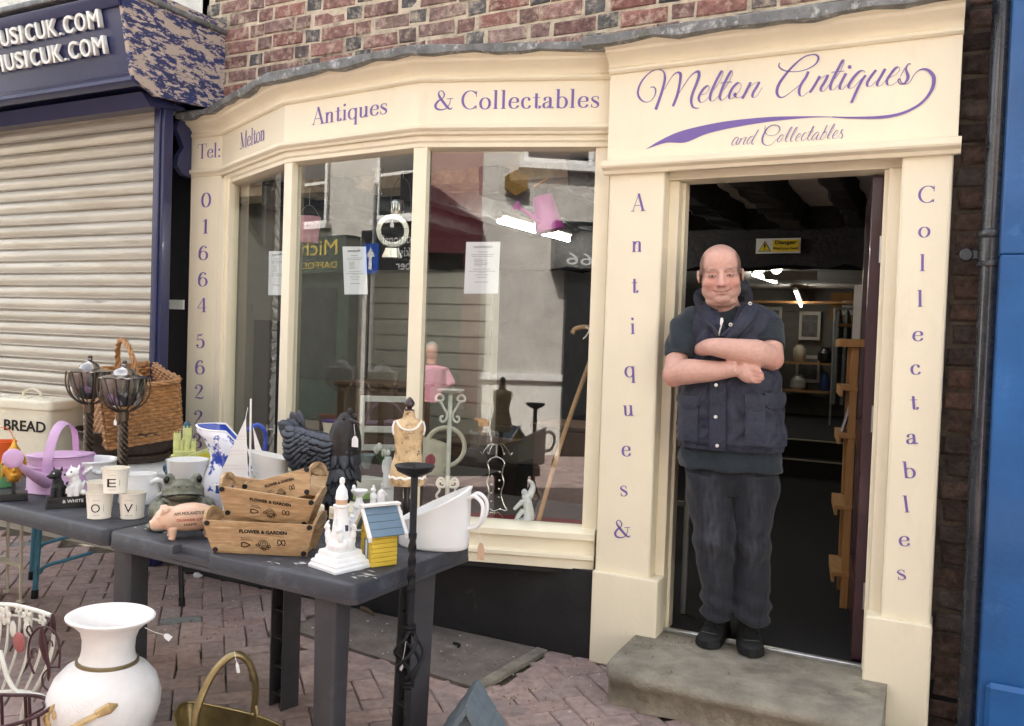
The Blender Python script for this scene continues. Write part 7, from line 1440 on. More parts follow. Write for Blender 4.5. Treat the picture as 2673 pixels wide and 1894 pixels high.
mesh_obj('rock_and_cherubs', remesh(b, .003, 1), WPLR, lh)
MB().lathe([(.034, .085), (.028, .12), (.0235, .16), (.021, zt_*.66), (.026, zt_*.675), (.027, zt_*.69), (.020, zt_*.70)], 28).obj('tower', WPLR, lh); MB().lathe([(.0185, zt_*.70), (.0185, zt_*.755)], 24).obj('lantern_band', mat('tan_band', srgb(206, 172, 140), .6), lh); MB().lathe([(.0205, zt_*.755), (.0205, zt_*.77), (.0175, zt_*.85), (.008, zt_*.91), (.006, zt_*.915), (.009, zt_*.95), (.008, zt_*.985), (.002, zt_)], 24).obj('dome', WPLR, lh)
MB().box(-.004, .004, -.0325, -.026, .12, .138).obj('door', NAVY, lh, smooth=0); price_tag(lh, (-.022, -.01, zt_*.62), (-.030, -.012, zt_*.56), w=.014, h=.02)
# --- yellow beach hut
YELW = mat('yellow_painted_wood', srgb(228, 196, 70), .5, var=.05, vscale=20, dirt=(srgb(200, 160, 40), .66, .8, 16)); BLUR = mat('slate_blue_roof_paint', srgb(112, 136, 154), .5, var=.05); WHB = mat('white_painted_wood', srgb(240, 238, 232), .5, var=.04)
c0, c1, c2p = spz(740+665/2.9, 1000+1398/2.9), spz(740+858/2.9, 1000+1372/2.9), spz(740+548/2.9, 1000+1352/2.9); dx_ = c1-c0; yw = math.atan2(dx_.y, dx_.x); Lw = dx_.length*1.0; S = mpp(c0); ht = thing('toy_beach_hut', 'yellow toy beach hut with slate blue roof and white bargeboards', 'toy hut', c0, yw); Wd = .088; Hw = 98*S
for i in range(8): z = i*Hw/8; MB().box(0, Lw, 0, Wd, z+.0006, z+Hw/8-.0006).obj('wall_plank', YELW, ht, smooth=0, bevel=.0012)
for i in range(4):
    z0, z1 = Hw+i*.0125, Hw+(i+1)*.0125-.001; f = lambda z: max(.002, (1-(z-Hw)/.055)*Wd/2); MB().add([(x, Wd/2+s*f(z), z) for z in (z0, z1) for x, s in ((.001, -1), (.001, 1), (Lw-.001, 1), (Lw-.001, -1))], [(0, 1, 2, 3), (4, 5, 6, 7), (0, 1, 5, 4), (1, 2, 6, 5), (2, 3, 7, 6), (3, 0, 4, 7)]).obj('gable_plank', YELW, ht, smooth=0)
rg_ = Vector((0, Wd/2, Hw+.062))
for s in (-1, 1):
    e = Vector((0, Wd/2+s*(Wd/2+.022), Hw-.020)); n = Vector((0, s*(rg_.z-e.z), abs(e.y-rg_.y))).normalized()
    for i in range(4): a_, b_ = lerp(rg_, e, i/4+.006), lerp(rg_, e, (i+1)/4-.006); MB().prism([a_+Vector((-.012, 0, 0)), b_+Vector((-.012, 0, 0)), b_+Vector((Lw+.012, 0, 0)), a_+Vector((Lw+.012, 0, 0))], n*.007).obj('roof_slat', BLUR, ht, smooth=0, bevel=.001)
    for x0 in (-.024, Lw+.013): MB().prism([rg_+Vector((x0, 0, .012)), rg_+Vector((x0, 0, -.006)), e+Vector((x0, s*.004, -.012)), e+Vector((x0, s*.006, .006))], (.011, 0, 0)).obj('bargeboard', WHB, ht, smooth=0, bevel=.001)
MB().box(-.024, Lw+.024, Wd/2-.014, Wd/2+.014, Hw+.069, Hw+.077).obj('ridge_board', WHB, ht, smooth=0, bevel=.001)
dd = MB().box(-.003, -.0004, Wd*.28, Wd*.62, .008, Hw*.72).obj('door', BLUR, ht, smooth=0); MB().box(-.005, -.0035, Wd*.33, Wd*.44, .012, Hw*.70).obj('door_panel', WHB, dd, smooth=0)
# --- white slanted planter with loop handles
p = spz(1112, 1432); p.y += .05; S = mpp(p); pl_ = thing('slanted_planter', 'white glazed oval planter with slanting rim and looped handles', 'planter', p, R(14)); A_x, B_y = .132, .085
zs = lambda x: lerp(.085, .225, min(1, max(0, (x+A_x)/(2*A_x)))**.85)
rings = []
for t, f in ((0, .93), (.02, .97), (.1, .985), (.5, 1.0), (.93, 1.0), (.97, 1.035), (1.0, 1.035), (1.0, .955), (.5, .93), (.06, .9), (.05, .4)):
    rings.append([(math.cos(a)*A_x*f, math.sin(a)*B_y*f, (zs(math.cos(a)*A_x)-.022*max(0, -math.sin(a)))*t) for a in np.linspace(0, 2*math.pi, 56, endpoint=False)])
MB().loft(rings).obj('body', WCER, pl_, smooth=60)
for o2 in (-.028, .028): MB().tube(crom([(A_x*.98, o2*.6, .185), (A_x+.022, o2, .195), (A_x+.050, o2, .170), (A_x+.050, o2, .125), (A_x+.030, o2*.8, .088), (A_x*.985, o2*.5, .075)], 6), .0075, 10).obj('handle', WCER, pl_)
price_tag(pl_, (A_x+.040, -.028, .075), (A_x+.052, -.034, .035), TAGB, .026, .06, yaw=R(-10)); MB().tube(crom([(A_x+.045, -.03, .05), (A_x+.06, -.034, .03), (A_x+.078, -.036, .022)], 4), .0012, 5).obj('twine', STR, pl_)
# --- paper-printed dress form
DRSP = mat('printed_paper_form', srgb(214, 184, 140), .55, var=.15, vscale=24, dirt=[(srgb(136, 100, 62), .50, .66, 30), (srgb(64, 50, 44), .60, .635, 19)]); LACEM = mat('white_lace', srgb(240, 236, 226), .8, var=.1); TURN = mat('black_turned_wood', srgb(34, 28, 30), .35, coat=.2)
p = spot(1059, 2.60, TZ, 1380); S = mpp(p); df = thing('dress_form', 'small paper printed dress form on a black turned stand', 'dress form', p, face(p)); zz = lambda py: ztop(1059, py, p)
rw_ = [(1265, 43, 30), (1258, 46, 32), (1235, 46, 32), (1215, 43, 31), (1190, 36, 27), (1170, 33, 25), (1150, 36, 28), (1130, 40, 32), (1110, 38, 30), (1098, 40, 24), (1095, 30, 19), (1090, 17, 15), (1078, 14, 14), (1070, 13.5, 13.5)]
tub(mb := MB(), [((0, 0, zz(y)), a*S, b_*S, 2.2) for y, a, b_ in rw_], 36); mb.obj('torso', DRSP, df, smooth=70)
MB().lathe([(13*S, zz(1092)), (14.5*S, zz(1088)), (14.5*S, zz(1083)), (8*S, zz(1080)), (14*S, zz(1074)), (13*S, zz(1068)), (6*S, zz(1064)), (13*S, zz(1056)), (13.5*S, zz(1050)), (9*S, zz(1042)), (2*S, zz(1035))], 24).obj('finial', mat('plum_turned_wood', srgb(58, 40, 44), .3, coat=.4), df)
MB().lathe([(40*S*.9, 0), (38*S*.9, .008), (14*S, .016), (9*S, .04), (12*S, .06), (8*S, .08), (11*S, .11), (13*S, .13), (8*S, .15), (10*S, zz(1262))], 24).obj('stand', TURN, df)
MB().tube(crom([(math.cos(a)*47.5*S, math.sin(a)*33.5*S, zz(1243)+.003*math.sin(a*12)) for a in np.linspace(0, 2*math.pi, 40, endpoint=False)], 2, True), .0045, 6, closed=True, flat=.5).obj('lace_hem', LACEM, df)
MB().tube(crom([(-32*S, -16*S, zz(1096)), (-20*S, -29*S, zz(1112)), (0, -34*S, zz(1118)), (20*S, -29*S, zz(1112)), (32*S, -16*S, zz(1096))], 6), .004, 6).obj('lace_neck', LACEM, df)
for s in (-1, 1): MB().tube(crom([(s*37*S, -12*S, zz(1098)), (s*41*S, -16*S, zz(1115)), (s*38*S, -14*S, zz(1132))], 5), .004, 6).obj('lace_arm', LACEM, df)
# --- blue and white pitcher
BW = mat('blue_white_delft', srgb(236, 238, 244), .16, var=.02, coat=.5, dirt=[(srgb(48, 74, 168), .54, .58, 9), (srgb(120, 146, 210), .66, .7, 26)]); BWI = mat('cobalt_glaze', srgb(56, 82, 176), .18, var=.2, vscale=20, coat=.5)
pY = 2.66; p = spot(600, pY, TZ, 1300); S = mpp(p); bpj = thing('delft_pitcher', 'blue and white china pitcher with wide cobalt spout', 'pitcher', p, face(p)); zz = lambda py: ztop(600, py, p); X_ = lambda px: (px-600)*S
rr = [(1330, 600, 40, 40), (1326, 600, 44, 42), (1290, 598, 62, 56), (1262, 597, 66, 58), (1235, 596, 60, 54), (1210, 594, 48, 44), (1190, 592, 42, 38), (1165, 588, 46, 38), (1140, 584, 56, 38), (1122, 580, 66, 36), (1108, 576, 62, 30)]
outr = [[(X_(cx)+math.cos(a)*w*S, math.sin(a)*d*S, zz(py)+(math.cos(a) > .2)*0+(-.012 if False else 0)) for a in np.linspace(0, 2*math.pi, 40, endpoint=False)] for py, cx, w, d in rr]
def tiltz(r, k): return [(x, y, z-max(0, x-X_(585))*k) for x, y, z in r]
outr[-1] = [(x, y, z-max(0, -y+.0)*.45) for x, y, z in tiltz(outr[-1], 1.15)]; outr[-2] = [(x, y, z-max(0, -y)*.3) for x, y, z in tiltz(outr[-2], .8)]; outr[-3] = tiltz(outr[-3], .4)
MB().loft(outr, caps=False).obj('body', BW, bpj, smooth=70)
inn = [[(lerp(X_(584), x, k), y*k, z-dz) for x, y, z in outr[i]] for i, k, dz in ((-1, 1.0, -.002), (-1, .93, .0), (-2, .90, .01), (-3, .82, .0), (-5, .6, 0))]; MB().loft(inn).obj('inside', BWI, bpj, smooth=70)
MB().tube([Vector(q) for q in outr[-1]], .0045, 8, closed=True).obj('lip', WCER, bpj); MB().tube(crom([(X_(640), 0, zz(1122)), (X_(665), -.004, zz(1108)), (X_(684), -.004, zz(1130)), (X_(682), 0, zz(1180)), (X_(655), 0, zz(1215)), (X_(640), 0, zz(1222))], 6), .0095, 10).obj('handle', BWI, bpj)
# --- model sailing boat
sY = 2.48; p = spot(640, sY, TZ, 1290); S = mpp(p); sb2 = thing('model_yacht', 'model sailing boat with white stitched sails and blue hull', 'model boat', p, face(p)); q_ = lambda px, py, d=0: ((px-640)*S, d, ztop(640, py, p))
MB().loft([[(x, -w, z) for w, z in ((0, q_(0, 1286)[2]), (wd, q_(0, 1262)[2]), (0, q_(0, 1260)[2]), (-wd, q_(0, 1262)[2]))] for x, wd in (((567-640)*S, .001), ((590-640)*S, .018), ((620-640)*S, .024), ((640-640)*S, .022), ((660-640)*S, .003))]).obj('hull', mat('blue_boat_paint', srgb(52, 96, 178), .4), sb2, smooth=40)
MB().box((585-640)*S, (650-640)*S, -.012, .012, 0, q_(0, 1284)[2]).obj('cradle', WHB, sb2, smooth=0); MB().tube([q_(651, 1252), q_(648, 1040)], .0038, 8).obj('mast', WHB, sb2); MB().tube([q_(563, 1264, -.01), q_(650, 1246, -.006)], .0028, 8).obj('boom', WHB, sb2)
SAIL = mat('white_canvas', srgb(238, 236, 230), .8, var=.04); MB().prism([q_(637, 1088, -.004), q_(646, 1246, -.004), q_(572, 1246, -.012)], (0, .002, 0)).obj('mainsail', SAIL, sb2, smooth=0); MB().prism([q_(655, 1112), q_(680, 1180), q_(661, 1172)], (0, .002, 0)).obj('jib', SAIL, sb2, smooth=0)
STCH = mat('red_stitch', srgb(196, 120, 120), .8, var=0)
for y, x0 in ((1137, 617), (1145, 616), (1175, 602), (1184, 600), (1213, 586), (1222, 584)):
    mb = MB(); n = int((642-x0)/3.4)
    for i in range(n): x = x0+i*3.4; a_ = q_(x, y, -.0075-.006*(645-x)/75); mb.box(a_[0], a_[0]+1.8*S, a_[1]-.0004, a_[1], a_[2], a_[2]+.0009)
    mb.obj('stitching', STCH, sb2, smooth=0)['kind'] = 'stuff'
MB().tube([q_(636, 1092), q_(641, 1062)], .0014, 5).obj('halyard', WHB, sb2)
# --- tilted white bucket jug
bY = 2.62; p = spot(712, bY, TZ, 1300); S = mpp(p); bk = thing('white_flower_bucket', 'white metal flower jug with flared lip and strap handle behind the trugs', 'jug', p, face(p)); zz = lambda py: ztop(712, py, p)
o2 = []
for py, w, tz in ((1340, 40, 0), (1300, 40, 0), (1232, 42, 0), (1222, 45, -.004), (1198, 53, -.012), (1186, 58, -.020), (1186, 56, -.020), (1205, 46, -.01), (1240, 38, 0), (1330, 34, 0)): o2.append([((-2 if py > 1225 else -9)*S+math.cos(a)*w*S, math.sin(a)*w*S*.8, zz(py)+math.cos(a)*tz) for a in np.linspace(0, 2*math.pi, 36, endpoint=False)])
MB().loft(o2).obj('body', WHB, bk, smooth=50); MB().tube(crom([(36*S, -.01, zz(1212)), (55*S, -.012, zz(1202)), (72*S, -.008, zz(1204)), (78*S, 0, zz(1222)), (74*S, 0, zz(1260)), (60*S, 0, zz(1290))], 6), .014, 8, flat=.2, up=(0, 1, 0)).obj('handle', mat('galvanised_strap', srgb(206, 206, 204), .3, metal=.6), bk)
# --- pottery castle and white pot behind the frog
CAST = mat('pale_lime_glaze', srgb(206, 212, 140), .35, var=.12, vscale=30); CBLU = mat('deep_teal_glaze', srgb(28, 78, 100), .3, var=.2, vscale=20, coat=.3)
cY = 2.72; p = spot(495, cY, TZ, 1270); S = mpp(p); ca_ = thing('pottery_castle', 'pale lime pottery castle and liner ornament against a teal rock', 'ornament', p, face(p)); zz = lambda py: ztop(495, py, p); x_ = lambda px: (px-495)*S
b = MB(); b.ell((x_(478), .03, zz(1190)), (26*S, .03, 40*S)); b.ell((x_(485), .035, zz(1130)), (14*S, .02, 30*S)); b.ell((x_(520), .02, zz(1215)), (34*S, .03, 34*S)); b.ell((x_(450), .02, zz(1220)), (22*S, .03, 22*S)); b.box(x_(435), x_(550), -.02, .05, 0, zz(1225)); mesh_obj('rock', remesh(b, .004, 2), CBLU, ca_)
for px, w, y0, y1 in ((462, 9, 1195, 1130), (486, 11, 1195, 1116), (474, 7, 1180, 1148), (500, 8, 1200, 1150)):
    MB().box(x_(px-w), x_(px+w), -.02, .005, zz(y0), zz(y1)).obj('tower', CAST, ca_, smooth=0, bevel=.001)
    for s in (-1, 0, 1): MB().box(x_(px+s*w*.75-1.5), x_(px+s*w*.75+1.5), -.021, -.012, zz(y1), zz(y1-6)).obj('battlement', CAST, ca_, smooth=0)
for k, (a_, b_, y0, y1) in enumerate(((440, 520, 1212, 1196), (448, 512, 1196, 1184), (456, 506, 1184, 1174))): MB().box(x_(a_), x_(b_), -.04, .0, zz(y0), zz(y1)).obj('deck', CAST, ca_, smooth=0, bevel=.002)
MB().prism([(x_(440), -.045, zz(1222)), (x_(552), -.045, zz(1206)), (x_(540), -.045, zz(1166)), (x_(500), -.045, zz(1180)), (x_(450), -.045, zz(1214))], (0, .012, 0)).obj('liner_bow', CAST, ca_, smooth=0, bevel=.002); MB().prism([(x_(446), -.0455, zz(1219)), (x_(546), -.0455, zz(1204)), (x_(540), -.0455, zz(1176)), (x_(500), -.0455, zz(1188))], (0, -.002, 0)).obj('liner_stripe', mat('yellow_glaze', srgb(206, 196, 60), .3), ca_, smooth=0)
p = spot(488, 2.56, TZ, 1280); S = mpp(p); wp = thing('white_flower_pot', 'plain white flower pot behind the frog', 'pot', p); hp_ = ztop(488, 1198, p); MB().lathe([(40*S, 0), (42*S, .004), (52*S, hp_-.004), (54*S, hp_), (51*S, hp_), (40*S, .02)], 40).obj('pot', WCER, wp, smooth=50)
# --- small white plaster figures behind the hut
p = spot(935, 2.52, TZ, 1380); S = mpp(p); cg = thing('plaster_carriage', 'white plaster fountain shell on a wheeled carriage between lighthouse and hut', 'figurine', p, face(p)); zz = lambda py: ztop(935, py, p)
for r, a_, b_ in ((34, 1380, 1366), (28, 1366, 1354), (22, 1354, 1344)): MB().box(-r*S, r*S, -r*S*.8, r*S*.8, max(0, zz(a_)), zz(b_)).obj('step', WPLR, cg, smooth=0, bevel=.002)
MB().lathe([(14*S, zz(1346)), (10*S, zz(1330)), (16*S, zz(1318)), (9*S, zz(1306)), (8*S, zz(1296)), (20*S, zz(1284)), (22*S, zz(1278)), (17*S, zz(1281))], 20).obj('fountain', WPLR, cg)
w_ = MB().tube([(math.cos(a)*10*S-.006, -.022, zz(1330)+math.sin(a)*10*S) for a in np.linspace(0, 6.283, 24, endpoint=False)], .0022, 6, closed=True).obj('wheel', WPLR, cg)
for k in range(6): a = k*math.pi/3; MB().tube([(-.006, -.022, zz(1330)), (math.cos(a)*10*S-.006, -.022, zz(1330)+math.sin(a)*10*S)], .0014, 5).obj('spoke', WPLR, w_)
MB().ell((-14*S, 0, zz(1273)), (5*S, 5*S, 9*S)).obj('bird', WPLR, cg)
p = spot(972, 2.56, TZ, 1380); S = mpp(p); sm = thing('plaster_putto', 'little white plaster seated figure behind the beach hut roof', 'figurine', p); zz = lambda py: ztop(972, py, p); b = MB(); b.ell((0, 0, zz(1296)), (10*S, 9*S, 12*S)); b.ell((0, 0, zz(1278)), (7*S, 7*S, 7*S)); b.ell((0, 0, zz(1268)), (4*S, 4*S, 3*S)); b.tube([(0, 0, 0), (0, 0, zz(1290))], [.02, .010], 12); mesh_obj('body', remesh(b, .002, 1), WPLR, sm)
p = spot(995, 2.58, TZ, 1380); S = mpp(p); hs_ = thing('plaster_horse', 'white plaster horse head ornament behind the beach hut roof', 'figurine', p, face(p)); zz = lambda py: ztop(995, py, p); b = MB(); b.tube(crom([(0, 0, 0), (-2*S, 0, zz(1310)), (-4*S, 0, zz(1288)), (0, 0, zz(1280))], 5), [.022-.0009*i for i in range(16)], 12); b.tube([(-2*S, 0, zz(1281)), (12*S, 0, zz(1294))], [7*S, 4*S], 10); b.tube([(-3*S, 0, zz(1280)), (-2*S, 0, zz(1272))], [3*S, .5*S], 6); mesh_obj('head', remesh(b, .0022, 1), WPLR, hs_)
# ================================================================ the window display
pa, pb2, pc = [(Vector((*off([a, b_], -.080)[0], 1)), Vector((b_[1]-a[1], -(b_[0]-a[0]), 0)).normalized()) for a, b_ in zip(BAY[:-1], BAY[1:])]
PAPER = mat('white_paper', srgb(238, 238, 240), .7, var=.02); GREYI = mat('grey_print', srgb(120, 118, 126), .7, var=0)
def notice(pl, px0, py0, px1, py1, skew, lab):
    c = [plane_at(*q, *pl) for q in ((px0, py1), (px1, py1), (px1+skew, py0), (px0+skew, py0))]; o = (c[0]+c[1])/2; t = thing('paper_notice', lab, 'notice', o, 0, 'printed notices taped inside the window'); c = [q-o for q in c]
    MB().prism(c, -pl[1]*.0006).obj('sheet', PAPER, t, smooth=0); ux = (c[1]-c[0]); uy = (c[3]-c[0]); n = pl[1]; rn = random.Random(lab)
    def ln(u0, u1, v, h): a_ = [c[0]+ux*u+uy*w+n*.0012 for u, w in ((u0, v), (u1, v), (u1, v+h), (u0, v+h))]; MB().quad(*a_).obj('print_line', GREYI, t, smooth=0)
    P = [(c[0]+ux*(.22+.56*i/40)+uy*(.90+.018*math.sin(i*1.3)*(1 if i % 7 else 1.8))+n*.0014) for i in range(41)]; MB().tube(P, .0011, 4).obj('script_heading', GREYI, t)
    ln(.49, .51, .845, .008); ln(.36, .64, .80, .008); ln(.16, .84, .75, .006); ln(.2, .8, .715, .006)
    for i in range(6): ln(.26, .26+rn.uniform(.2, .42), .665-i*.026, .006)
    ln(.24, .76, .47, .006); ln(.12, .88, .43, .006); ln(.4, .6, .41, .005); ln(.3, .7, .36, .006); ln(.36, .64, .31, .006); ln(.3, .7, .22, .008)
notice(pa, 700, 655, 745, 770, 2, 'white notice half hidden behind the first mullion in the narrow pane'); notice(pb2, 899, 643, 960, 768, -5, 'white notice tilted in the middle pane beside the hanging lantern'); notice(pc, 1211, 631, 1300, 766, 6, 'white notice taped in the wide pane near the hanging magenta can')
CHRM = mat('polished_nickel', srgb(214, 212, 204), .16, metal=.95, var=.06); MAGE = mat('magenta_tin', srgb(190, 74, 164), .35, var=.06, coat=.2); PNKB = mat('pale_pink_tin', srgb(222, 168, 182), .4, var=.05)
# hanging ring lantern
Yl = 3.62; p = at(1025, 603, Y=Yl); S = mpp(p); rl_ = thing('ring_lantern', 'round nickel hanging lantern with looped strap in the middle pane', 'lantern', p, face(p)); q_ = lambda px, py, d=0: Vector(((px-1025)*S, d, (603-py)*S))
MB().loft([[Vector((math.cos(a), 0, math.sin(a)))*r*S*(1.08 if False else 1)+Vector((0, d, 0)) for r, d in ((42, -.03), (42, .03), (30, .03), (30, -.03))] for a in np.linspace(0, 2*math.pi, 48)], caps=False).obj('ring', CHRM, rl_, smooth=40)
cp_ = MB().lathe([(14*S, q_(0, 563).z), (18*S, q_(0, 552).z), (18*S, q_(0, 528).z), (14*S, q_(0, 522).z)], 24, (10*S, 0, 0)).obj('vent_cap', CHRM, rl_)
for k in range(7): a = R(200+k*24); MB().box(-.0015, .0015, -.0012, .0012, q_(0, 550).z, q_(0, 532).z).obj('vent_slot', BLKW, cp_, smooth=0, loc=(10*S+math.cos(a)*18.2*S, math.sin(a)*18.2*S, 0))
MB().tube(crom([q_(1018, 540), q_(1020, 500), q_(1036, 468), q_(1050, 464), q_(1064, 480), q_(1070, 520), q_(1069, 545)], 6), .008, 8, flat=.25, up=(0, 1, 0)).obj('strap', mat('grey_leather', srgb(96, 98, 98), .6), rl_)
MB().loft([[(x, y, z) for x, y in rrect(-w*S, w*S, -.03, .03, .004, 2)] for w, z in ((26, q_(0, 672).z), (17, q_(0, 648).z))]).obj('foot', CHRM, rl_); MB().cyl(q_(1048, 464), q_(1050, 400), .0008, n=5).obj('hanging_cord', STR, rl_); price_tag(rl_, q_(1023, 545, -.032), q_(1023, 582, -.034))
# hanging magenta watering can
Yl = 3.86; p = at(1430, 560, Y=Yl); S = mpp(p); mc = thing('hanging_watering_can', 'magenta tin watering can hung up by its wooden grip in the wide pane', 'watering can', p, face(p)); q_ = lambda px, py, d=0: Vector(((px-1430)*S, d, (560-py)*S))
a_, b_ = q_(1414, 513), q_(1438, 602); ax_ = (b_-a_).normalized(); Mq = ax_.to_track_quat('Z', 'Y').to_matrix(); hl = (b_-a_).length
MB().lathe([(26*S, 0), (27*S, .002), (39*S, hl-.004), (41*S, hl-.002), (41*S, hl), (10*S, hl+.001)], 32, a_, M=Mq).obj('body', MAGE, mc, smooth=50); MB().tube(crom([q_(1418, 585, -.04), q_(1400, 575, -.04), q_(1372, 556, -.04), q_(1352, 545, -.04)], 5), lambda t: lerp(.018, .007, t), 12).obj('spout', MAGE, mc); dd_ = Vector((-.75, -.5, .3)).normalized(); MB().lathe([(.008, -.02), (.026, 0), (.024, .005), (.004, .008)], 20, q_(1348, 543, -.04), M=dd_.to_track_quat('Z', 'Y').to_matrix()).obj('rose', MAGE, mc)
MB().tube([q_(1391, 520), q_(1390, 488), q_(1424, 466), q_(1432, 515)], .0012, 5).obj('bail_wire', GREYM, mc); MB().cyl(q_(1390, 488), q_(1424, 466), .0065, n=10).obj('wooden_grip', PINE, mc); MB().cyl(q_(1427, 466), q_(1427, 430), .0008, n=5).obj('hanging_cord', STR, mc)
# hanging pink bucket
Yl = 3.72; p = at(806, 600, Y=Yl); S = mpp(p); pk = thing('hanging_pink_bucket', 'pale pink tin bucket hung on a cord in the middle pane', 'bucket', p, face(p)); MB().lathe([(24*S, -34*S), (25*S, -33*S), (29*S, 30*S), (31*S, 32*S), (31*S, 34*S), (28*S, 34*S), (22*S, -28*S)], 30).obj('pail', PNKB, pk, smooth=50); MB().tube(crom([(-29*S, 0, 32*S), (-12*S, 0, 58*S), (0, 0, 64*S), (12*S, 0, 58*S), (29*S, 0, 32*S)], 6), .0014, 5).obj('bail_wire', GREYM, pk); MB().cyl((0, 0, 64*S), (0, 0, 110*S), .0008, n=5).obj('hanging_cord', STR, pk)
# bulb on the soffit
p = at(986, 470, Y=3.8); lb = thing('bare_bulb', 'unlit clear bulb in a white holder under the bay soffit', 'lamp', (p.x, 3.8, 2.375)); MB().lathe([(.03, 0), (.03, -.012), (.016, -.02), (.016, -.06), (.02, -.065), (.02, -.075)], 18).obj('holder', WHP, lb); MB().lathe([(.012, -.07), (.018, -.09), (.030, -.115), (.032, -.13), (.024, -.15), (.004, -.16)], 18).obj('bulb', glass('bulb_glass', (.92, .94, .94), 2), lb)
# low display stand inside
wt = thing('display_table', 'dark low table set inside the window behind the glass', 'table', (-2.75, 3.98, .585)); MB().box(-.55, .55, -.20, .30, .10, .13).obj('top', DKW, wt, smooth=0, bevel=.003)
for x in (-.5, .5):
    for y in (-.16, .26): MB().box(x-.02, x+.02, y-.02, y+.02, 0, .10).obj('leg', DKW, wt, smooth=0)
WT = .715
# white scroll candle stand
p = at(1166, 1335, Y=3.70); p.z = .585; S = mpp(p); ss = thing('scroll_stand', 'white scrolled iron plant stand inside the wide pane', 'stand', p, face(p)); zz = lambda py: at(1166, py, Y=p.y).z-.585
WIR = mat('white_painted_iron', srgb(232, 230, 218), .45, var=.06); MB().lathe([(6*S, 0), (6*S, zz(1022))], 14).obj('column', WIR, ss); MB().lathe([(8*S, zz(1026)), (30*S, zz(1022)), (36*S, zz(1016)), (35*S, zz(1015)), (10*S, zz(1019))], 30).obj('dish', WIR, ss)
def scroll(par, pts, r, m): MB().tube(crom([(x*S, -.012, zz(y)) for x, y in pts], 6), r, 8).obj('scroll', m, par)
for s in (-1, 1):
    scroll(ss, [(s*24, 1046), (s*18, 1040), (s*21, 1032), (s*30, 1029), (s*37, 1036), (s*36, 1044), (s*27, 1046), (s*22, 1052), (s*17, 1062), (s*8, 1078), (s*9, 1092), (s*17, 1100), (s*24, 1096), (s*23, 1087), (s*16, 1086)], 3.4*S, WIR)
    scroll(ss, [(s*12, 1262), (s*16, 1255), (s*24, 1257), (s*24, 1265), (s*16, 1270), (s*8, 1268), (s*8, 1255), (s*16, 1247), (s*24, 1250), (s*28, 1262), (s*20, 1276), (s*28, 1292), (s*22, 1306), (s*34, 1320), (s*40, 1312), (s*34, 1306)], 3.2*S, WIR)
# cream watering can with ring handle
p = at(1136, 1236, Y=3.86); p.z = WT; S = mpp(p); cw = thing('cream_watering_can', 'cream enamel watering can with ring handle and rose pink spot', 'watering can', p, face(p)); zz = lambda py: at(1136, py, Y=3.86).z-WT; CRK = mat('crackled_cream_enamel', srgb(226, 218, 198), .4, var=.06, dirt=(srgb(186, 160, 110), .60, .68, 26))
o2 = [[(math.cos(a)*34*S*f, math.sin(a)*26*S*f, z+(math.cos(a)*-10*S if k else 0)) for a in np.linspace(0, 2*math.pi, 36, endpoint=False)] for f, z, k in ((1, max(0, zz(1238)), 0), (1.02, .006+max(0, zz(1238)), 0), (1, zz(1165), 0), (1.03, zz(1160), 0), (1.0, zz(1150), 1), (.92, zz(1150), 1), (.9, zz(1200), 0))]; MB().loft(o2).obj('body', CRK, cw, smooth=50)
MB().tube([(24*S+math.cos(a)*50*S, 0, zz(1165)+math.sin(a)*50*S) for a in np.linspace(R(-75), R(215), 40)], 6*S, 10).obj('ring_handle', CRK, cw); MB().ell((-10*S, -25*S, zz(1198)), (17*S, 1.5*S, 17*S), 20, 8).obj('spot', mat('rose_pink_paint', srgb(176, 84, 96), .5), cw)
# wire jewellery form
p = at(1290, 1352, Y=3.66); p.z = .585; S = mpp(p); jf = thing('jewellery_form', 'chrome wire dress shaped jewellery holder in the wide pane', 'jewellery stand', p, face(p)); zz = lambda py: max(.002, at(1290, py, Y=3.66).z-.585)
oc = [(0, 1190), (14, 1196), (22, 1208), (18, 1222), (17, 1238), (22, 1258), (17, 1276), (16, 1292), (24, 1315), (32, 1330), (14, 1328), (0, 1333)]
for s in (-1, 1): MB().tube(crom([(s*x*S, -.01, zz(y)) for x, y in oc], 5), 2.0*S, 8).obj('outline_wire', CHRM, jf)
MB().cyl((0, 0, 0), (0, 0, zz(1330)), 3*S).cyl((0, 0, zz(1190)), (0, 0, zz(1160)), 3*S).obj('stem', CHRM, jf)['kind'] = 'stuff'
for s in (-1, 1):
    for w in (1, .55): MB().tube(crom([(0, 0, zz(1162)), (s*14*S*w, -.006, zz(1157)), (s*28*S*w, -.012, zz(1170)), (s*36*S*w, -.012, zz(1184)), (s*42*S*w, -.012, zz(1178))], 5), 1.5*S, 6).obj('hook_arm', CHRM, jf)
    MB().tube(crom([(0, 0, zz(1340)), (s*10*S, -.004, zz(1336)), (s*20*S, -.01, zz(1346)), (s*24*S, -.014, .003)], 5), 1.8*S, 6).obj('foot_scroll', CHRM, jf)
for i in range(8): MB().ell(((-1)**i*10*S, -.012, zz(1230+i*11)), (3*S, 1.5*S, 3*S), 8, 5).obj('bead', CHRM, jf)
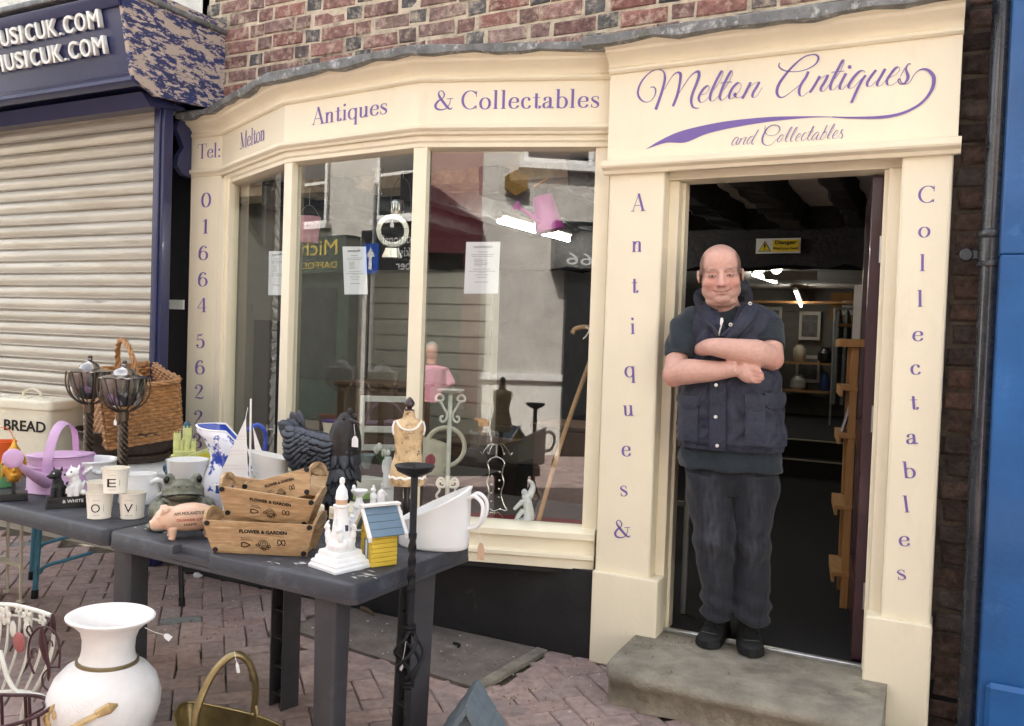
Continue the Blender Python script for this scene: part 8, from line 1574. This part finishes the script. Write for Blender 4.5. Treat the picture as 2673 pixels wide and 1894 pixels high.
# white angel
p = at(1366, 1366, Y=3.70); p.z = .585; S = mpp(p); an = thing('angel_statue', 'small white winged angel statue at the foot of the wide pane', 'statue', p, face(p)); zz = lambda py: max(0, at(1366, py, Y=3.70).z-.585); b = MB(); t3 = lambda L_, r: b.tube(crom([(x*S, d*S, zz(y)) for x, y, d in L_], 5), r, 10)
t3([(12, 1368, 0), (14, 1340, 0), (8, 1310, -3), (4, 1290, -4)], lambda t: lerp(16*S, 11*S, t)); b.ell((0, -4*S, zz(1283)), (8*S, 8*S, 9*S)); t3([(8, 1300, 4), (20, 1280, 6), (20, 1262, 6), (8, 1252, 6)], lambda t: lerp(12*S, 3*S, t)); t3([(-4, 1306, -8), (-18, 1320, -12), (-26, 1328, -12)], lambda t: lerp(7*S, 4*S, t)); t3([(-2, 1330, -4), (-14, 1345, -8), (-20, 1366, -8)], lambda t: lerp(8*S, 4*S, t)); b.lathe([(30*S, 0), (26*S, .006)], 16)
mesh_obj('figure', remesh(b, .0028, 1), WPLR, an)
# cane leaning in the corner
CANE = mat('bamboo_cane', srgb(196, 156, 112), .45, var=.12, vscale=30); c0_ = at(1405, 1368, Y=3.72); c0_.z = .587; pts = [c0_, at(1460, 1170, Y=3.78), at(1530, 970, Y=3.84), at(1562, 890, Y=3.86), at(1553, 862, Y=3.86), at(1527, 853, Y=3.85), at(1502, 858, Y=3.84), at(1494, 870, Y=3.83)]; cn = thing('walking_cane', 'crook handled bamboo cane leaning inside the wide pane', 'cane', c0_); MB().tube([q-c0_ for q in crom(pts, 8)], .0115, 10).obj('shaft', CANE, cn); q = at(1536, 860, Y=3.83)-c0_; MB().tube(crom([q+Vector((-.01, -.012, .012)), q+Vector((.01, -.014, 0)), q+Vector((-.004, -.014, -.03)), q+Vector((-.02, -.014, -.045))], 4), .004, 6).obj('tied_ribbon', STR, cn)
# distressed white sash frame, planter box, snowdrops and bits
DIST = mat('distressed_white_wood', srgb(224, 222, 212), .75, var=.08, bump=.8, bscale=60, dirt=(srgb(140, 112, 76), .64, .70, 30)); p = at(1000, 1180, Y=4.05); p.z = WT; S = mpp(p); fr_ = thing('old_sash_frame', 'distressed white window sash propped behind the dress form', 'frame', p, face(p)); zz = lambda py: at(1000, py, Y=4.05).z-WT; x_ = lambda px: (px-1000)*S
MB().box(x_(938), x_(950), -.015, .015, zz(1175), zz(1033)).obj('stile', DIST, fr_, smooth=0, bevel=.002); MB().box(x_(1070), x_(1082), -.015, .015, zz(1175), zz(1033)).obj('stile', DIST, fr_, smooth=0, bevel=.002)
for a_, b_ in ((1048, 1033), (1128, 1112), (1175, 1160)): MB().box(x_(950), x_(1070), -.014, .014, zz(a_), zz(b_)).obj('rail', DIST, fr_, smooth=0, bevel=.002)
p = at(968, 1232, Y=3.74); p.z = WT-.13; S = mpp(p); pbx = thing('painted_planter_box', 'chippy white painted wooden box with lime green base in the window', 'box', p, face(p)); MB().box(-46*S, 46*S, -.07, .07, .03, .105).obj('box', DIST, pbx, smooth=0, bevel=.003); MB().box(-48*S, 48*S, -.075, .075, .0, .03).obj('green_base', mat('lime_green_felt', srgb(150, 200, 90), .8), pbx, smooth=0)
p = at(1004, 1150, Y=3.8); p.z = WT; sd_ = thing('snowdrop_plant', 'green bladed snowdrop plant with white blooms in the window', 'plant', p); GRN2 = mat('snowdrop_leaf', srgb(74, 112, 52), .5, var=.15); rn = random.Random(3)
for i in range(13): a = rn.uniform(0, 6.3); l = rn.uniform(.09, .16); MB().tube(crom([(0, 0, 0), (math.cos(a)*.02, math.sin(a)*.02, l*.6), (math.cos(a)*.05, math.sin(a)*.05, l)], 4), lambda t: .005*(1-t)+.0006, 5, flat=.3).obj('leaf', GRN2, sd_)
for i in range(3): a = 2+i*1.2; MB().ell((math.cos(a)*.05, math.sin(a)*.03, .10+.02*i), (.016, .016, .024), 10, 8).obj('bloom', SAIL, sd_)
p = at(1012, 1235, Y=3.66); p.z = .587; S = mpp(p); sg = thing('plaster_muse', 'little white plaster standing woman beside the painted box', 'statue', p, face(p)); b = MB(); b.box(-17*S, 17*S, -.02, .02, 0, .10); b.tube([(0, 0, .08), (0, 0, .16), (0, 0, .24)], [15*S, 11*S, 9*S], 12); b.ell((0, 0, .262), (6*S, 6*S, 8*S)); b.ell((-11*S, 0, .19), (5*S, 5*S, 18*S)); b.ell((11*S, 0, .19), (5*S, 5*S, 18*S)); mesh_obj('figure', remesh(b, .003, 2), WPLR, sg)
p = at(866, 1150, Y=3.9); p.z = WT; S = mpp(p); ej = thing('enamel_jug', 'cream enamel jug with blue rim behind the hen', 'jug', p); zz = lambda py: at(866, py, Y=3.9).z-WT; MB().lathe([(26*S, 0), (28*S, zz(1145)), (22*S, zz(1122)), (27*S, zz(1100))], 28).obj('body', ENAM, ej, smooth=50); MB().lathe([(26.5*S, zz(1101)), (28.5*S, zz(1099)), (28.5*S, zz(1096)), (25*S, zz(1097))], 28).obj('rim', mat('blue_enamel_rim', srgb(50, 66, 130), .3), ej)
p = at(958, 1160, Y=3.84); p.z = WT; S = mpp(p); gv = thing('glass_posy_vase', 'ruffled clear glass vase beside the white sash frame', 'vase', p); MB().lathe([(10*S, 0), (12*S, .01), (16*S, .05), (24*S, .075), (25*S, .08), (15*S, .052), (9*S, .012)], 20).obj('vase', mat('clear_glass', srgb(220, 230, 228), .1, trans=.7, var=0), gv)
# grey display frame at the corner, dark chalk board
p = at(1540, 1378, Y=3.86); p.z = .585; gf = thing('grey_display_frame', 'grey metal display frame standing in the right corner of the window', 'frame', p, face(p)); MB().box(-.03, -.012, -.01, .01, 0, .52).box(-.012, .05, -.01, .01, .50, .52).obj('frame', GREYM, gf, smooth=0, bevel=.003); MB().box(-.012, .05, -.004, .004, .01, .50).obj('panel', WALLD, gf, smooth=0)
p = at(705, 1110, Y=4.15); p.z = .585; cbd = thing('black_poster', 'tall black poster board standing in the narrow pane', 'board', p, R(20)); MB().box(-.12, .12, -.01, .01, 0, .95).obj('board', mat('black_card', srgb(24, 24, 30), .6), cbd, smooth=0); text_on('H', (-.02, -.012, .22), (1, 0, 0), (0, 0, 1), GREYL, cbd, fit=.06, hfit=.06)
# stock farther inside: a rack of folded rugs and wooden chair backs
for i, (x, y, w, h_, c) in enumerate(((-2.0, 5.0, .5, .75, (92, 66, 46)), (-2.7, 4.9, .4, .6, (70, 52, 42)), (-3.4, 4.8, .5, .95, (106, 84, 66)))):
    t = thing('wooden_cabinet', ('brown', 'small dark', 'tall tan')[i]+' wooden cabinet inside behind the window display', 'cabinet', (x, y, .168)); wd_ = mat('cabinet_wood%d' % i, srgb(*c), .5, var=.2, vscale=14, stretch=(1, 1, .2)); MB().box(-w/2, w/2, -.2, .2, 0, h_).obj('carcass', wd_, t, smooth=0, bevel=.004); MB().box(-w/2-.02, w/2+.02, -.22, .22, h_, h_+.025).obj('top', wd_, t, smooth=0, bevel=.004)
    for k in range(3): MB().box(-w/2+.02, w/2-.02, -.212, -.2, .05+k*h_/3.2, .03+(k+1)*h_/3.2).obj('drawer', wd_, t, smooth=0, bevel=.003)
# seated man across the street, mirrored in the glass
sm_ = thing('person', 'grey haired man in pink t-shirt and pale shorts seated across the street', 'person', (-1.92, -2.55, .42), R(180)); b = MB()
SK2 = mat('skin_plain', srgb(200, 150, 130), .5, var=.05); b.ell((0, .0, .86), (.075, .09, .11)); b.tube([(0, .0, .70), (0, 0, .82)], [.06, .055], 12); b.ell((0, 0, .48), (.14, .1, .2))
for s in (-1, 1): b.tube(crom([(s*.17, 0, .60), (s*.24, -.06, .40), (s*.10, -.22, .28)], 5), lambda t: lerp(.05, .032, t), 10); b.ell((s*.07, -.26, .27), (.035, .05, .03)); b.tube(crom([(s*.09, 0, .16), (s*.11, -.38, .16), (s*.11, -.42, -.10), (s*.11, -.40, -.38)], 5), lambda t: lerp(.07, .035, t), 12)
mesh_obj('body', remesh(b, .012, 2), SK2, sm_); b = MB(); b.tube(crom([(0, .02, .18), (0, .0, .42), (0, 0, .64), (0, 0, .70)], 5), lambda t: interp([(0, .19), (.4, .20), (.8, .20), (1, .09)], t), 20)
for s in (-1, 1): b.tube([(s*.14, 0, .62), (s*.235, -.04, .46)], [.085, .078], 12)
mesh_obj('t_shirt', remesh(b, .012, 2), mat('pink_cotton', srgb(214, 150, 168), .9), sm_); b = MB()
for s in (-1, 1): b.tube([(s*.08, .05, .15), (s*.105, -.30, .165)], [.115, .095], 14)
mesh_obj('shorts', remesh(b, .012, 2), mat('pale_shorts', srgb(206, 206, 204), .9), sm_); MB().ell((0, .02, .90), (.079, .085, .085)).obj('hair', mat('grey_hair', srgb(150, 148, 144), .9), sm_)
bn = thing('street_bench', 'plain wooden bench against the pink house across the street', 'bench', (-1.92, -2.62, 0)); MB().box(-.7, .7, -.2, .25, .42, .47).obj('seat', PINE, bn, smooth=0); 
for x in (-.6, .6): MB().box(x-.03, x+.03, -.18, .2, 0, .42).obj('leg', PINE, bn, smooth=0)
